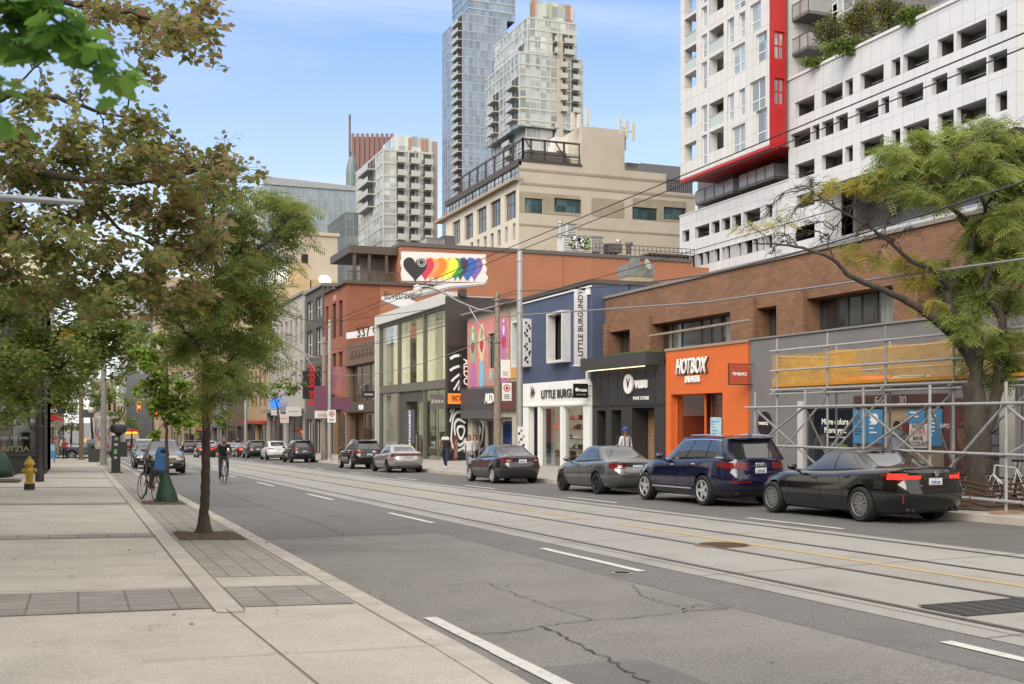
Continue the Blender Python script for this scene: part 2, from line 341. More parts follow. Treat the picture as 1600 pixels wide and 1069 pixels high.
# painted lines
def dash(x,w_,ya,yb,m=M_PAINT,nm='lane_marking',dz=.012):
    mb = MB();n = max(1,int((yb - ya)/.35));
    for i in range(n):
        a,b = ya + (yb - ya)*i/n,ya + (yb - ya)*(i + 1)/n;e = random.uniform(-.006,.006)
        mb.quad((x - w_/2 + e,a,gz(a) + dz),(x + w_/2 + e,a,gz(a) + dz),(x + w_/2 + e,b,gz(b) + dz),(x - w_/2 + e,b,gz(b) + dz))
    return struct(mb.build(nm,m))
def roadY(px,X): d = dX(px,X);return (d - X*SA)/CA
for px0,px1 in ((1477,1800),(847,1003),(608,676),(480,521),(402,428),(352,368)):
    dash(6.62,.13,roadY(px1,6.62),roadY(px0,6.62))
for i in range(8): dash(6.62,.13,62 + i*9.5,65 + i*9.5)
for i in range(14):
    y = roadY(1317,12.95) + i*9.1;dash(12.95,.12,y,y + 3.1)
dash(9.82,.12,2,19.6,M_YPAINT,'centre_line',.013);dash(9.82,.12,20.9,98,M_YPAINT,'centre_line',.013)
dash(9.82,.12,118,300,M_YPAINT,'centre_line',.013)
dash(3.10,.13,5.0,10.1)
dash(3.35,.10,60,98)
# manhole, grate, valve cover
def disc(name,x,y,r,m,label,cat,rim=.04):
    mb = MB();n = 28
    mb.lathe([(0.0,0),(r - rim,0),(r - rim,.004),(r,.006),(r + .02,0)],n=n)
    for i in range(-4,5):
        for k in range(-4,5):
            if math.hypot(i,k) < 4.3: mb.box(i*r/5 - .02,i*r/5 + .02,k*r/5 - .02,k*r/5 + .02,0,.006)
    o = mb.build(name,m);o.location = (x,y,gz(y) + .014);tag(o,label,cat);return o
p = onX(1130,841,9.3);disc('manhole_cover',9.35,roadY(1130,9.35),.42,mat('rusty_iron',(.23,.16,.10),.8,.3,var=.3,vscale=20),'round rusty manhole cover in the concrete between the streetcar tracks','manhole cover')
disc('valve_cover',6.3,roadY(972,6.3),.12,mat('iron_light',(.36,.35,.33),.6,.3),'small round iron valve cover in the dark asphalt strip','valve cover',.02)
gr = MB();y0 = roadY(1530,7.9)
for i in range(22): gr.box(7.75 + i*.19,7.87 + i*.19,y0,y0 + .55,0,.006)
gr.box(7.7,12.0,y0 - .04,y0,0,.007);gr.box(7.7,12.0,y0 + .55,y0 + .59,0,.007);gr.box(7.7,12,y0,y0 + .55,-.004,.001,1)
o = gr.build('drain_grate',[mat('iron_dark',(.06,.06,.062),.6,.4),M_CRACK]);o.location = (0,0,gz(y0) + .014);tag(o,'long iron drain grate crossing the streetcar tracks at the right edge','drain grate')
# cracks in the near lane
def crack(pts,w_=.012,nm='road_crack'):
    mb = MB();P = []
    for (a,b) in zip(pts[:-1],pts[1:]):
        n = max(2,int(math.dist(a,b)/.07))
        for i in range(n): t = i/n;P.append((a[0] + (b[0] - a[0])*t + random.uniform(-.035,.035),a[1] + (b[1] - a[1])*t + random.uniform(-.035,.035)))
    P.append(pts[-1])
    for a,b in zip(P[:-1],P[1:]):
        dx,dy = b[0] - a[0],b[1] - a[1];L = math.hypot(dx,dy) or 1;ww = w_*random.uniform(.4,1.5);nx,ny = -dy/L*ww,dx/L*ww
        mb.quad(*[(p[0],p[1],gz(p[1]) + .010) for p in ((a[0] - nx,a[1] - ny),(a[0] + nx,a[1] + ny),(b[0] + nx,b[1] + ny),(b[0] - nx,b[1] - ny))])
    return struct(mb.build(nm,M_CRACK))
def rd(px,py):      # a point of the road surface
    q = (px - 800)/F;X0 = 5
    k = (py - 689)/(px - VX);X = EYE*CA/(k + .0066);return (X,roadY(px,X))
crack([rd(845,980),rd(900,1005),rd(960,1035),rd(1010,1069)],.010)
crack([rd(845,980),rd(925,970),rd(1000,965),rd(1070,957),rd(1140,950)],.008)
crack([rd(800,927),rd(850,945),rd(880,955),rd(925,970)],.005)
crack([rd(985,915),rd(1010,935),rd(1045,945),rd(1075,953)],.005);crack([rd(1060,955),rd(1090,947),rd(1140,950)],.007)
crack([rd(720,990),rd(800,990),rd(845,980)],.006);crack([rd(700,915),rd(760,912),rd(800,927)],.005);crack([rd(560,862),rd(640,860),rd(700,858)],.006)
crack([(2.8,19.2),(4.6,19.25),(6.05,19.1)],.005)
crack([(3.4,26),(4.4,26.3),(5.8,26.1)],.006);crack([(4.4,19.5),(4.5,23),(4.35,30),(4.5,44)],.006)

# ---- pavement, camera side
def zL(x,y): return sideL(x,y)
ysn = [-12,0,5,9,12.2,20,40,70,CS0 - 1]
sheet('sidewalk',-9,1.12,-12,CS0 - 1,M_CONC,0,zL,ysn,1)
sheet('sidewalk',-30,-9,-12,CS0 - 1,M_CONC_DARK,0,zL,ysn,1)
def kx(y):      # the kerb line bends towards the camera side close by
    return KL - .02*max(0,8 - y) ** 1.3
ky = [-12,-4,0,2,4,5,6,7,8,9,10,12,15,20,30,50,75,CS0 - 1]
mb = MB();mb2 = MB();mb3 = MB()
for a,b in zip(ky[:-1],ky[1:]):
    for mbb,x0f,x1f in ((mb,lambda y: kx(y) - .24,kx),):
        za = lambda x,y: sideL(x,y)
        mbb.quad((x0f(a),a,za(x0f(a),a) + .004),(x1f(a),a,za(x1f(a),a)),(x1f(b),b,za(x1f(b),b)),(x0f(b),b,za(x0f(b),b) + .004))
        mbb.quad((x1f(a),a,za(x1f(a),a)),(x1f(a) + .02,a,gz(a) - .03),(x1f(b) + .02,b,gz(b) - .03),(x1f(b),b,za(x1f(b),b)))
struct(mb.build('kerb',M_KERB))
mb = MB()
for a,b in zip(ky[:-1],ky[1:]): mb.quad((1.12,a,zL(1.12,a)),(kx(a) - .24,a,zL(2.44,a)),(kx(b) - .24,b,zL(2.44,b)),(1.12,b,zL(1.12,b)))
struct(mb.build('sidewalk',M_CONC))
sheet('paver_strip',1.36,2.44,12.55,CS0 - 4,M_PAVER,.004,zL)
sheet('sidewalk_border',1.12,1.36,9.9,CS0 - 4,M_KERB,.006,zL)
BY = rd(0,0)  # unused point keeps rd() documented
yb0,yb1 = 10.55,12.1
for a,b in ((10.2,11.65),(18.05,18.75),(27.6,28.3),(37.4,38.1),(47,47.7),(56.8,57.5),(66.5,67.2)):
    sheet('paver_band',-9,1.10,a,b,M_PAVER2,.005,zL)
sheet('paver_band',1.38,2.40,10.2,11.65,M_PAVER2,.007,zL)
j = MB()
def joint(x0,y0,x1,y1,w_=.006):
    dx,dy = x1 - x0,y1 - y0;L = math.hypot(dx,dy);nx,ny = -dy/L*w_,dx/L*w_
    n = max(1,int(L/4))
    for i in range(n):
        a = (x0 + dx*i/n,y0 + dy*i/n);b = (x0 + dx*(i + 1)/n,y0 + dy*(i + 1)/n)
        j.quad(*[(p[0],p[1],zL(*p) + .0075) for p in ((a[0] - nx,a[1] - ny),(a[0] + nx,a[1] + ny),(b[0] + nx,b[1] + ny),(b[0] - nx,b[1] - ny))])
for y in (12.9,14.0,15.2,16.6,21,23.2,25.4,30.5,32.8,35,40.3,42.5,45,50,52.3,54.5): joint(-9,y,1.1,y + .02)
for y in (10.18,11.67): joint(-9,y,1.1,y,.012)
for y in (18.03,18.77,27.58,28.3): joint(-9,y,1.1,y,.014)
joint(1.11,10,1.11,95,.011);joint(1.37,10,1.37,95,.006);joint(1.22,10.1,1.45,5.0);joint(1.45,5,1.5,1);joint(2.43,8,2.43,95,.005)
joint(-1.55,7,-1.5,8.6,.012);joint(.4,7.8,2.5,7.9,.004)
for y in range(12,90,3): joint(kx(y) - .235,y,kx(y) - .01,y + .02,.006)
struct(j.build('pavement_joint',M_JOINT))
def stain(pts,m,dz=.008,nm='pavement_stain'):
    mb = MB();c = Vector((sum(p[0] for p in pts)/len(pts),sum(p[1] for p in pts)/len(pts)))
    n = 26;P = []
    for i in range(n):
        t = i/n*len(pts);a,b = pts[int(t)],pts[(int(t) + 1) % len(pts)];f_ = t % 1
        x,y = a[0] + (b[0] - a[0])*f_,a[1] + (b[1] - a[1])*f_;s_ = random.uniform(.9,1.06);x,y = c[0] + (x - c[0])*s_,c[1] + (y - c[1])*s_
        P.append((x,y,zL(x,y) + dz))
    mb.poly(P);return struct(mb.build(nm,m))
stain([(-2.6,8.9),(-2.1,8.75),(-1.75,8.95),(-1.8,9.5),(-2.2,9.75),(-2.7,9.6)],mat('wet_patch',(.17,.165,.16),.6,var=.2,vscale=5))
# soil in the tree openings
def mulch(x0,x1,y0,y1,label):
    mb = MB();nx,ny = 14,14
    for i in range(nx + 1):
        for k in range(ny + 1):
            x,y = x0 + (x1 - x0)*i/nx,y0 + (y1 - y0)*k/ny;e = min(i,nx - i,k,ny - k)
            mb.v.append((x,y,zL(x,y) + (.008 if e == 0 else .012 + .035*mnoise.noise(Vector((x*5,y*5,0))) + .03*min(e,3)/3)))
    for i in range(nx):
        for k in range(ny): q = i*(ny + 1) + k;mb.f.append([q,q + ny + 1,q + ny + 2,q + 1]);mb.m.append(0)
    for _ in range(160):
        x,y = random.uniform(x0 - .08,x1 + .08),random.uniform(y0 - .1,y1 + .1);a = random.uniform(0,6.3);s_ = random.uniform(.012,.035);z = zL(x,y) + random.uniform(.03,.06)
        mb.quad((x,y,z),(x + s_*math.cos(a),y + s_*math.sin(a),z + .01),(x + s_*math.cos(a + 1),y + s_*math.sin(a + 1),z),(x + s_*.5*math.cos(a + 2),y + s_*.5*math.sin(a + 2),z + .005))
    o = mb.build('soil_bed',M_MULCH);struct(o,'stuff');o['label'] = label;o['category'] = 'soil';return o
T1 = (1.86,18.25);T2 = (2.0,28.0)
mulch(1.42,2.42,17.35,18.9,'brown soil bed round the foot of the nearest street tree');mulch(1.42,2.40,27.4,28.6,'soil bed under the young tree with the green water bag')
mulch(-3.4,-1.9,42.0,44.5,'soil bed at the left edge beside the dark shop window')
# fallen leaves
mb = MB();
for _ in range(420):
    x = random.choice([random.uniform(-5,2.6),random.uniform(2.5,3.1)]);y = random.uniform(8,60) ;a = random.uniform(0,6.3);s_ = random.uniform(.018,.04)
    if x > kx(y) + .05: z = gz(y) + .015
    else: z = zL(x,y) + .016
    mb.quad((x,y,z),(x + s_*math.cos(a),y + s_*math.sin(a),z + .006),(x + s_*math.cos(a + .8)*1.3,y + s_*math.sin(a + .8)*1.3,z + .012),(x + s_*math.cos(a + 1.6),y + s_*math.sin(a + 1.6),z),random.choice((0,0,1)))
o = struct(mb.build('fallen_leaves',[mat('leaf_brown',(.20,.12,.06),.8),mat('leaf_yellow',(.40,.33,.08),.8)]),'stuff')
# ---- pavement, shop side
def zR(x,y): return sideR(x,y)
mb = MB()
for a,b in ((-12,10),(10,60),(60,105),(120,250),(250,430)):
    mb.quad((KR - .02,a,gz(a) - .03),(KR,a,gz(a) + .15),(KR,b,gz(b) + .15),(KR - .02,b,gz(b) - .03));mb.quad((KR,a,gz(a) + .15),(KR + .2,a,gz(a) + .154),(KR + .2,b,gz(b) + .154),(KR,b,gz(b) + .15))
struct(mb.build('kerb',M_KERB))
for a,b in ((-12,105),(105,120),(120,430)): sheet('sidewalk',KR + .2,24.6,a,b,M_CONC_DARK,0,zR,[a,b])
j = MB()
for k in range(60):
    y = 2 + k*1.6;j.quad(*[(x,yy,zR(x,yy) + .004) for x,yy in ((KR + .2,y),(22.6,y),(22.6,y + .015),(KR + .2,y + .015))])
struct(j.build('pavement_joint',M_JOINT))
sheet('kerb',KL - .24,KL,CS1,430,M_KERB,.15);sheet('sidewalk',-9,KL - .24,CS1,430,M_CONC,.15)

def blots(nm,pts,m,zf,dz):
    mb = MB()
    for x,y,r in pts:
        P = [];k = random.uniform(1,2.6);ph = random.uniform(0,6)
        for i in range(12): t = i/12*6.283;q = r*random.uniform(.75,1.2);P.append((x + q*math.cos(t),y + q*k*math.sin(t + ph*.1),zf(x,y) + dz))
        mb.poly(P)
    return struct(mb.build(nm,m),'stuff')
def gr_(x,y): return gz(y)
blots('chewing_gum',[(random.uniform(-4,1),random.uniform(7,40),random.uniform(.008,.018)) for _ in range(150)],mat('gum_grey',(.22,.21,.20),.8),zL,.0078)
blots('oil_spots',[(random.choice((4.6,14.9,5.2)) + random.gauss(0,.35),random.uniform(6,70),random.uniform(.008,.022)) for _ in range(40)],mat('oil_dark',(.12,.115,.11),.5),gr_,.0112)
# ================================================================ buildings on the shop side
XF = 22.5;F0 = FX(XF)
def RX_(X,pl,pr,pt,pb,ref=None):
    """far, near, low, high of a rectangle of a wall X = const read off the photo"""
    m = ref or (pl + pr)/2
    return onX(pr,pt,X).y,onX(pl,pt,X).y,onX(m,pb,X).z,onX(m,pt,X).z
def yX(px,X=XF): return onX(px,600,X).y
def zX(py,px,X=XF): return onX(px,py,X).z
M_BRICK = tiles('brown_brick',(.25,.125,.068),(.185,.09,.052),(.14,.09,.062),.30,.105,.012,.5,.85,dirt=.25)
M_RBRICK = tiles('rust_red_brick',(.27,.095,.052),(.23,.078,.044),(.23,.09,.055),.24,.08,.008,.5,.85,dirt=.15)
M_STUCCO = mat('orange_stucco',(.335,.14,.08),.85,var=.07,vscale=.5,bump=.1)
M_FR_DARK = mat('bronze_frame',(.055,.05,.045),.45);M_FR_WHITE = mat('white_frame',(.62,.62,.61),.5)
M_CURT = mat('pale_curtain',(.42,.42,.41),.8,var=.15,vscale=3,stretch=(6,6,.3));M_ROOM = mat('dim_room',(.055,.05,.045),.9);M_ROOMW = mat('glowing_room',(.38,.34,.27),.8,emit=(.8,.68,.5),es=.12)  # last room material glows by itself in place of shop lamps
M_WGLASS = winmat('upper_window_glass',(.035,.038,.042),.06,.4,(1.2,2.4),.01)
M_COPE = mat('grey_coping',(.20,.19,.18),.6,var=.1);M_ROOF = mat('flat_roof',(.12,.115,.11),.9,var=.2)
def body(mb,Fr,u0,u1,dep,z0,z1,front=-.35,mi=0):
    mb.fbox(Fr,u0,u1,-dep,front,z0,z1,mi)
def base(u): return gz(u) - .2
# ---- long brown brick building (upper floor) over three ground floor shops
XB = 23.15;FB = FX(XB)
yb0_,yb1_ = 6.0,yX(943,XB)
bb = thing('brick_building','long brown brick building with deep set upper windows over the orange and black shops','building',(XB,yb0_,0))
zt = zX(433,1097,XB);zl = zX(455,1340,XB);zs = zX(521,1340,XB);zw = zX(522,1200,XB)
mb = MB()
holes = [RX_(XB,a,b,100,200)[:2] + (4.45,z) for a,b,z in ((953,984,5.75),(1019,1141,5.8),(1182,1213,5.75),(1260,1395,5.8),(1440,1590,5.8),(1610,1900,5.8))]
wall(mb,FB,yb0_,yb1_,4.3,zt,holes,.85)
body(mb,FB,yb0_,yb1_,18,4.3,zt - .01,-.86)
for h in holes:      # brick piers project a little between the bays
    mb.fbox(FB,h[1] - .02,h[1] + .42,.0,.16,4.3,6.15)
o = local(mb.build('wall',M_BRICK),bb)
mb = MB();mb.fbox(FB,yb0_,yb1_ + .05,-.35,.08,zt,zt + .12);mb.fbox(FB,yb0_,yb1_,-18,-.35,zt - .1,zt + .02);local(mb.build('roof',M_COPE),bb)
for h in holes:
    n = max(2,round((h[1] - h[0])/1.5));w_ = (h[1] - h[0])/n
    for i in range(n):
        a = h[0] + i*w_;local(window(bb,FB,a,a + w_,h[2],h[3],.55,M_FR_DARK,M_WGLASS if i % 3 else M_GLASS,2 if i % 2 else 1),bb)
    mb = MB();
    for i in range(int((h[1] - h[0])/.12)):
        a = h[0] + i*.12;mb.quad(FB(a,-.75 - .04*(i % 2),h[2]),FB(a + .12,-.75 - .04*((i + 1) % 2),h[2]),FB(a + .12,-.75 - .04*((i + 1) % 2),h[3]),FB(a,-.75 - .04*(i % 2),h[3]))
    local(mb.build('curtain',M_CURT),bb)
# brick stub chimney block on its roof
ch = onX(985,460,30);
# ---- grey unit (bags shop) behind the scaffold
ug = thing('grey_storefront','dark grey shop front behind the steel scaffold with blue posters and plywood','shop front',(XF,10,0))
y0g,y1g = 6.0,yX(1172);zg = zX(531,1180)
hs = [RX_(XF,1258,1333,615,760),RX_(XF,1339,1478,610,760),RX_(XF,1545,1700,625,790)]
hs = [(a,b,base(a) + .5,2.05) for a,b,c,d in hs]
mb = MB();wall(mb,F0,y0g,y1g,base(20),zg,hs,.25)
mb.fbox(F0,y0g,y1g,-.64,-.02,zg - .15,zg);mb.fbox(F0,y0g,y0g + .1,-.64,-.02,-1,zg)
local(mb.build('wall',M_GREYP),ug)
mb = MB();mb.fbox(F0,y0g,y1g + .02,-.64,.06,zg,zg + .06);local(mb.build('coping',M_COPE),ug)
mb = MB();wa = hs[0];mb.fbox(F0,wa[1] + .05,wa[1] + .35,0,.06,base(30),2.3);local(mb.build('pilaster',mat('pale_grey_paint',(.45,.46,.50),.6)),ug)
local(window(ug,F0,*hs[0],.12,M_FR_DARK,M_GLASS,1),ug)
mb = MB();mb.fbox(F0,hs[0][0],hs[0][1],-2.6,-2.5,hs[0][2],hs[0][3])
for i in range(9): mb.fbox(F0,hs[0][0] + .3 + i*.22,hs[0][0] + .45 + i*.22,-1.4,-1.2,.1 + .25*(i % 3),.35 + .25*(i % 3),1 + i % 4)
local(mb.build('shop_interior',[M_ROOM,mat('bag_yellow',(.6,.62,.05),.6),mat('bag_navy',(.03,.05,.14),.6),mat('bag_orange',(.7,.2,.03),.6),M_BLACK]),ug)
mb = MB();mb.fbox(F0,hs[1][0],hs[1][1],-.1,-.06,hs[1][2],hs[1][3]);local(mb.build('plywood_hoarding',mat('plywood',(.32,.255,.175),.8,var=.2,vscale=2,stretch=(1,.4,3))),ug)
M_TREDBROWN = mat('red_sign_film',(.055,.024,.018),.6,var=.3,vscale=.8)
mb = MB();mb.fbox(F0,hs[1][0] - .1,hs[1][1] + .1,.02,.05,2.06,2.42);local(mb.build('sign_film',M_TREDBROWN),ug)
local(text('For      30',.34,mat('grey_letters',(.35,.33,.32),.6),None,F0((hs[1][0] + hs[1][1])/2 + .3,.07,2.24),RX,ext=.004),ug)
p = onX(1302,663,XF);q = onX(1302,674,XF)
local(text('More colors.\nMore you.',.27,M_WHT,None,F0(p.y,-.08,onX(1302,666,XF).z),RX,ext=.003,bold=.004),ug)
local(text('For more customize entirely',.085,M_WHT,None,F0(p.y - .1,-.08,onX(1302,683,XF).z),RX,ext=.002),ug)
mb = MB();c = F0(yX(1196),.02,zX(662,1196));mb.lathe([(0,0),(.42,0),(.42,.04),(0,.04)],n=40,M=Matrix.Rotation(-R(90),4,'Y'),c=c);local(mb.build('round_sign',mat('sign_black',(.012,.012,.012),.4)),ug)
local(text('TIMBUK2',.15,M_WHT,None,F0(yX(1195),.075,zX(662,1196)),RX,ext=.003,bold=.003),ug)
def poster(pl,pr,pt,pb,m,nm='poster',n=.03,lines=0,X=XF,par=None,lm=None):
    a,b,c_,d_ = RX_(X,pl,pr,pt,pb);Fr = FX(X)
    mb = MB();mb.fbox(Fr,a,b,n - .02,n,c_,d_)
    for i in range(lines):
        z = d_ - (d_ - c_)*(.18 + .62*i/max(1,lines));k = .3 + .5*random.random();L = b - a
        mb.fbox(Fr,b - L*.12 - L*.7*k,b - L*.12,n,n + .004,z - .018,z + .018,1)
    return local(mb.build(nm,[m,lm or M_WHT]),par)
M_BLUEP = mat('poster_blue',(.06,.22,.42),.5);M_BLUED = mat('poster_dark_ink',(.02,.05,.12),.5)
poster(1334,1356,641,693,M_BLUEP,lines=8,par=ug,lm=M_BLUED);poster(1357,1380,640,693,M_BLUEP,lines=5,par=ug)
mb = MB();c = F0(yX(1368),.035,zX(655,1368));mb.lathe([(0,0),(.17,0),(.17,.01),(0,.01)],n=24,M=Matrix.Rotation(-R(90),4,'Y'),c=c);local(mb.build('speech_mark',M_WHT),ug)
poster(1420,1446,641,661,M_BLUEP,lines=2,par=ug);poster(1451,1473,639,697,M_BLUEP,lines=6,par=ug)
poster(1422,1450,662,700,mat('handwritten_board',(.62,.60,.56),.7),par=ug,nm='handwritten_board')
for s_,py,m_ in (('FREEZE',667,M_BLACK),("JUSTIN'S",676,mat('red_marker',(.45,.03,.03),.6)),('BANK',685,M_BLACK),('ACCOUNT!',694,M_BLACK)):
    local(text(s_,.19,m_,None,F0(yX(1436),.036,zX(py,1436)),RX,ext=.002,sx=.85),ug)
poster(1410,1420,657,675,mat('poster_maroon',(.13,.02,.03),.6),par=ug,lines=1)
poster(1477,1523,622,742,mat('poster_dark_red',(.07,.018,.02),.5,col2=(.16,.05,.05),vscale=1.6),par=ug,n=.05)
for px,py,r_,m_ in ((1510,683,.34,'a'),(1505,722,.26,'a'),(1518,650,.22,'a')):
    mb = MB();mb.lathe([(0,0),(r_,0),(r_,.006),(0,.006)],n=28,M=Matrix.Rotation(-R(90),4,'Y') @ Matrix.Diagonal((1.25,.8,1,1)),c=F0(yX(px),.052,zX(py,px)));local(mb.build('printed_face',mat('poster_skin',(.24,.13,.09),.6,col2=(.06,.03,.03),vscale=3.5)),ug)
local(text('AWO         AB      WA',.18,M_WHT,None,F0(yX(1500),.056,zX(666,1500)),RX,ext=.002,sx=.8),ug)
poster(1530,1562,620,760,mat('panel_grey_graffiti',(.17,.17,.19),.7,var=.2,vscale=3),par=ug,n=.02,nm='side_panel')
mb = MB()
for k in range(5):
    a0 = yX(1535 + (k % 2)*12);z0 = zX(655 + k*20,1545);pts = []
    for i in range(9): pts.append(F0(a0 + .05*i*random.choice((1,-1)) - .3*(i/9),.028,z0 + random.uniform(-.13,.13)))
    mb.tube(pts,.009,4)
local(mb.build('graffiti',M_BLACK),ug)
poster(1566,1590,600,790,mat('white_column_paint',(.5,.49,.48),.6),par=ug,n=.10,nm='pilaster')
# the small red projecting sign
sg = thing('projecting_sign','small square red hanging sign on a bracket beside the orange shop','sign',F0(yX(1174),0,zX(584,1174)))
c0 = F0(yX(1176),0,0);zt_,zb_ = zX(571,1172),zX(600,1172)
mb = MB();mb.box(c0.x - .95,c0.x - .22,c0.y - .05,c0.y + .05,zb_,zt_);local(mb.build('sign_panel',mat('sign_red',(.42,.075,.035),.5)),sg)
mb = MB()
for z in (zt_ + .03,zb_ - .03): mb.tube([(c0.x,c0.y,z),(c0.x - 1.0,c0.y,z)],.018,6)
mb.tube([(c0.x - 1.0,c0.y,zb_ - .05),(c0.x - 1.0,c0.y,zt_ + .05)],.02,6);local(mb.build('bracket',M_BLACK),sg)
local(text('TIMBUK2',.15,M_WHT,None,(c0.x - .585,c0.y - .06,(zt_ + zb_)/2),RY,ext=.004,bold=.004),sg)

# ---- orange shop
M_ORANGE = mat('orange_paint',(.62,.135,.028),.55,var=.05,vscale=1.2)
uo = thing('orange_storefront','bright orange sneaker shop front with a deep recessed entrance','shop front',(XF,yX(1110),0))
y0,y1 = yX(1172),yX(1042);zt2 = zX(537,1150)
hh = [(yX(1131),yX(1050),base(36),zX(615,1090))]
mb = MB();FO = FX(XF - .06);wall(mb,FO,y0 + .02,y1 - .02,base(36),zt2,hh,.5);mb.fbox(FO,y0 + .02,y1 - .02,-.62,-.05,zt2 - .15,zt2 - .005);mb.fbox(FO,y0 + .02,y0 + .14,-.7,-.02,-1,zt2 - .006);local(mb.build('wall',M_ORANGE),uo)
mb = MB();mb.fbox(FO,y0,y1,-.6,.05,zt2,zt2 + .10);local(mb.build('coping',mat('tan_coping',(.30,.25,.19),.7)),uo)
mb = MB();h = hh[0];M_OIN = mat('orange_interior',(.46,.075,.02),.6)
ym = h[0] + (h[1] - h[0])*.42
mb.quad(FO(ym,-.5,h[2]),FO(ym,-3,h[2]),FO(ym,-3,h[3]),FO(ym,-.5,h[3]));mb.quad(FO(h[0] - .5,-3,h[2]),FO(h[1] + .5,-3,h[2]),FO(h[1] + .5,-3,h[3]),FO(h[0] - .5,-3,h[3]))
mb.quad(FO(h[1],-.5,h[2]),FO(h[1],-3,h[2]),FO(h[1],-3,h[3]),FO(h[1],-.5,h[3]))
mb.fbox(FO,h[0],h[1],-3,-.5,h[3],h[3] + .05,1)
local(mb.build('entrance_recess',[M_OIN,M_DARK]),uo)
local(window(uo,FO,ym,h[1],h[2],h[3],.25,M_ORANGE,M_GLASS,1,name='display_window'),uo)
local(window(uo,FO,h[0],ym - .1,h[2],h[3],.45,M_FR_DARK,M_GLASS,2,name='glass_door'),uo)
poster(1111,1128,652,690,mat('poster_sky_blue',(.16,.42,.58),.5,col2=(.6,.72,.75),vscale=9),X=XF + .35,par=uo,lines=5,lm=M_BLUEP)
local(text('HOTBOX',.86,mat('shadow_lettering',(.03,.03,.06),.5),None,FO(yX(1084) - .03,.03,zX(573,1084) - .03),RX,ext=.02,bold=.012,shear=.25,sx=.62),uo)
local(text('HOTBOX',.86,M_WHT,None,FO(yX(1084),.10,zX(573,1084)),RX,ext=.03,bold=.006,shear=.25,sx=.62),uo)
local(text('SNEAKERS',.34,M_WHT,None,FO(yX(1085.5),.05,zX(593,1085)),RX,ext=.02,bold=.012,sx=.72),uo)

# ---- black vape shop
M_VB = mat('black_cladding',(.030,.029,.029),.45,var=.12,vscale=2);M_VB2 = mat('black_cladding_trim',(.045,.043,.042),.5)
uv = thing('black_storefront','black panelled shop front with white lettering and timber slats in its doorway','shop front',(XF,yX(985),0))
y0,y1 = yX(1040.5),yX(926);XV = XF - .02;FV = FX(XV);zt3 = zX(549,1036);zb3 = zX(572,1020)
hh = [(yX(1023),yX(988),base(42),zX(637,1005)),(yX(971),yX(956),base(44),zX(641,965)),(yX(947),yX(934),base(45),zX(642,940))]
mb = MB();wall(mb,FV,y0,y1,base(44),zb3,hh,.8);mb.fbox(FV,y0,y1,-.62,-.01,zb3,zt3 - .3);mb.fbox(FV,y0,y0 + .1,-.62,-.01,-1.2,zt3 - .02)
for i in range(1,8): mb.fbox(FV,y0 + i*(y1 - y0)/8 - .01,y0 + i*(y1 - y0)/8 + .01,0,.006,zX(633,980),zb3,1)
mb.fbox(FV,y0,y1,0,.01,zX(635,980) - .02,zX(633,980),1)
local(mb.build('wall',[M_VB,M_DARK]),uv)
mb = MB();mb.fbox(FV,y0 + .5,y1,-.6,.62,zb3 + .02,zt3);
local(mb.build('canopy',M_VB2),uv)
mb = MB();mb.fbox(FV,y0 + 1.2,y1 - .3,.3,.36,zb3 - .02,zb3 + .018);local(mb.build('light_strip',mat('warm_strip',(.9,.7,.4),.5,emit=(1,.8,.5),es=.6)),uv)
h = hh[0];mb = MB();M_SLAT = mat('timber_slat',(.30,.19,.10),.6,var=.2,vscale=3)
nz_ = int((h[3] - h[2])/.16)
for i in range(nz_): z = h[2] + i*.16;mb.fbox(FV,h[0],h[1],-.85,-.8,z,z + .145)
local(mb.build('slatted_screen',M_SLAT),uv)
local(window(uv,FV,hh[1][0],hh[1][1],hh[1][2],hh[1][3],.5,M_BLACK,M_GLASS,1,name='door'),uv)
mb = MB();mb.fbox(FV,hh[1][0] - .2,hh[1][1] + .2,-1.6,-1.5,hh[1][2],hh[1][3],0);local(mb.build('inner_wall',M_SLAT),uv)
mb = MB();mb.fbox(FV,hh[2][0],hh[2][1],-.8,-.7,hh[2][2],hh[2][3]);local(mb.build('door',M_DARK),uv)
c = FV(yX(985),.03,zX(600,985));mb = MB();mb.lathe([(0,0),(.43,0),(.43,.08),(0,.08)],n=40,M=Matrix.Rotation(-R(90),4,'Y'),c=c);local(mb.build('round_emblem',M_WHT),uv)
local(text('V',.55,M_VB,None,FV(yX(985),.115,zX(600,985)),RX,ext=.01,bold=.02,shear=.1,sx=.85),uv)
local(text('vuse',.66,M_WHT,None,FV(yX(1004.5),.06,zX(598.5,1004)),RX,ext=.03,bold=.028,sx=.95),uv)
local(text('VAPE STORE',.2,M_WHT,None,FV(yX(1003),.03,zX(622.5,1003)),RX,ext=.01,bold=.006,space=1.35),uv)
mb = MB()
for i in range(900):
    a = random.uniform(y0 + .5,y0 + 4.0);n_ = random.uniform(-.2,.6);z = zt3 + random.uniform(0,.02);h_ = random.uniform(.03,.10);a2 = random.uniform(-.05,.05)
    mb.add([FV(a,n_,z),FV(a + .02,n_ + .02,z),FV(a + a2,n_ + a2,z + h_)],[(0,1,2)])
o = mb.build('canopy_moss',mat('moss_green',(.07,.12,.03),.9));local(o,uv)
sv = thing('projecting_sign','black square hanging sign with white lettering beside the blue building','sign',FV(yX(927),0,2.2))
c0 = FV(yX(925.5),0,0);zt_,zb_ = zX(600.5,915),zX(622.5,915)
mb = MB();mb.box(c0.x - .95,c0.x - .22,c0.y - .05,c0.y + .05,zb_,zt_);local(mb.build('sign_panel',mat('sign_black',(.012,.012,.012),.4)),sv)
mb = MB()
for z in (zt_ - .1,zb_ + .1): mb.tube([(c0.x,c0.y,z),(c0.x - .3,c0.y,z)],.02,6)
local(mb.build('bracket',M_BLACK),sv)
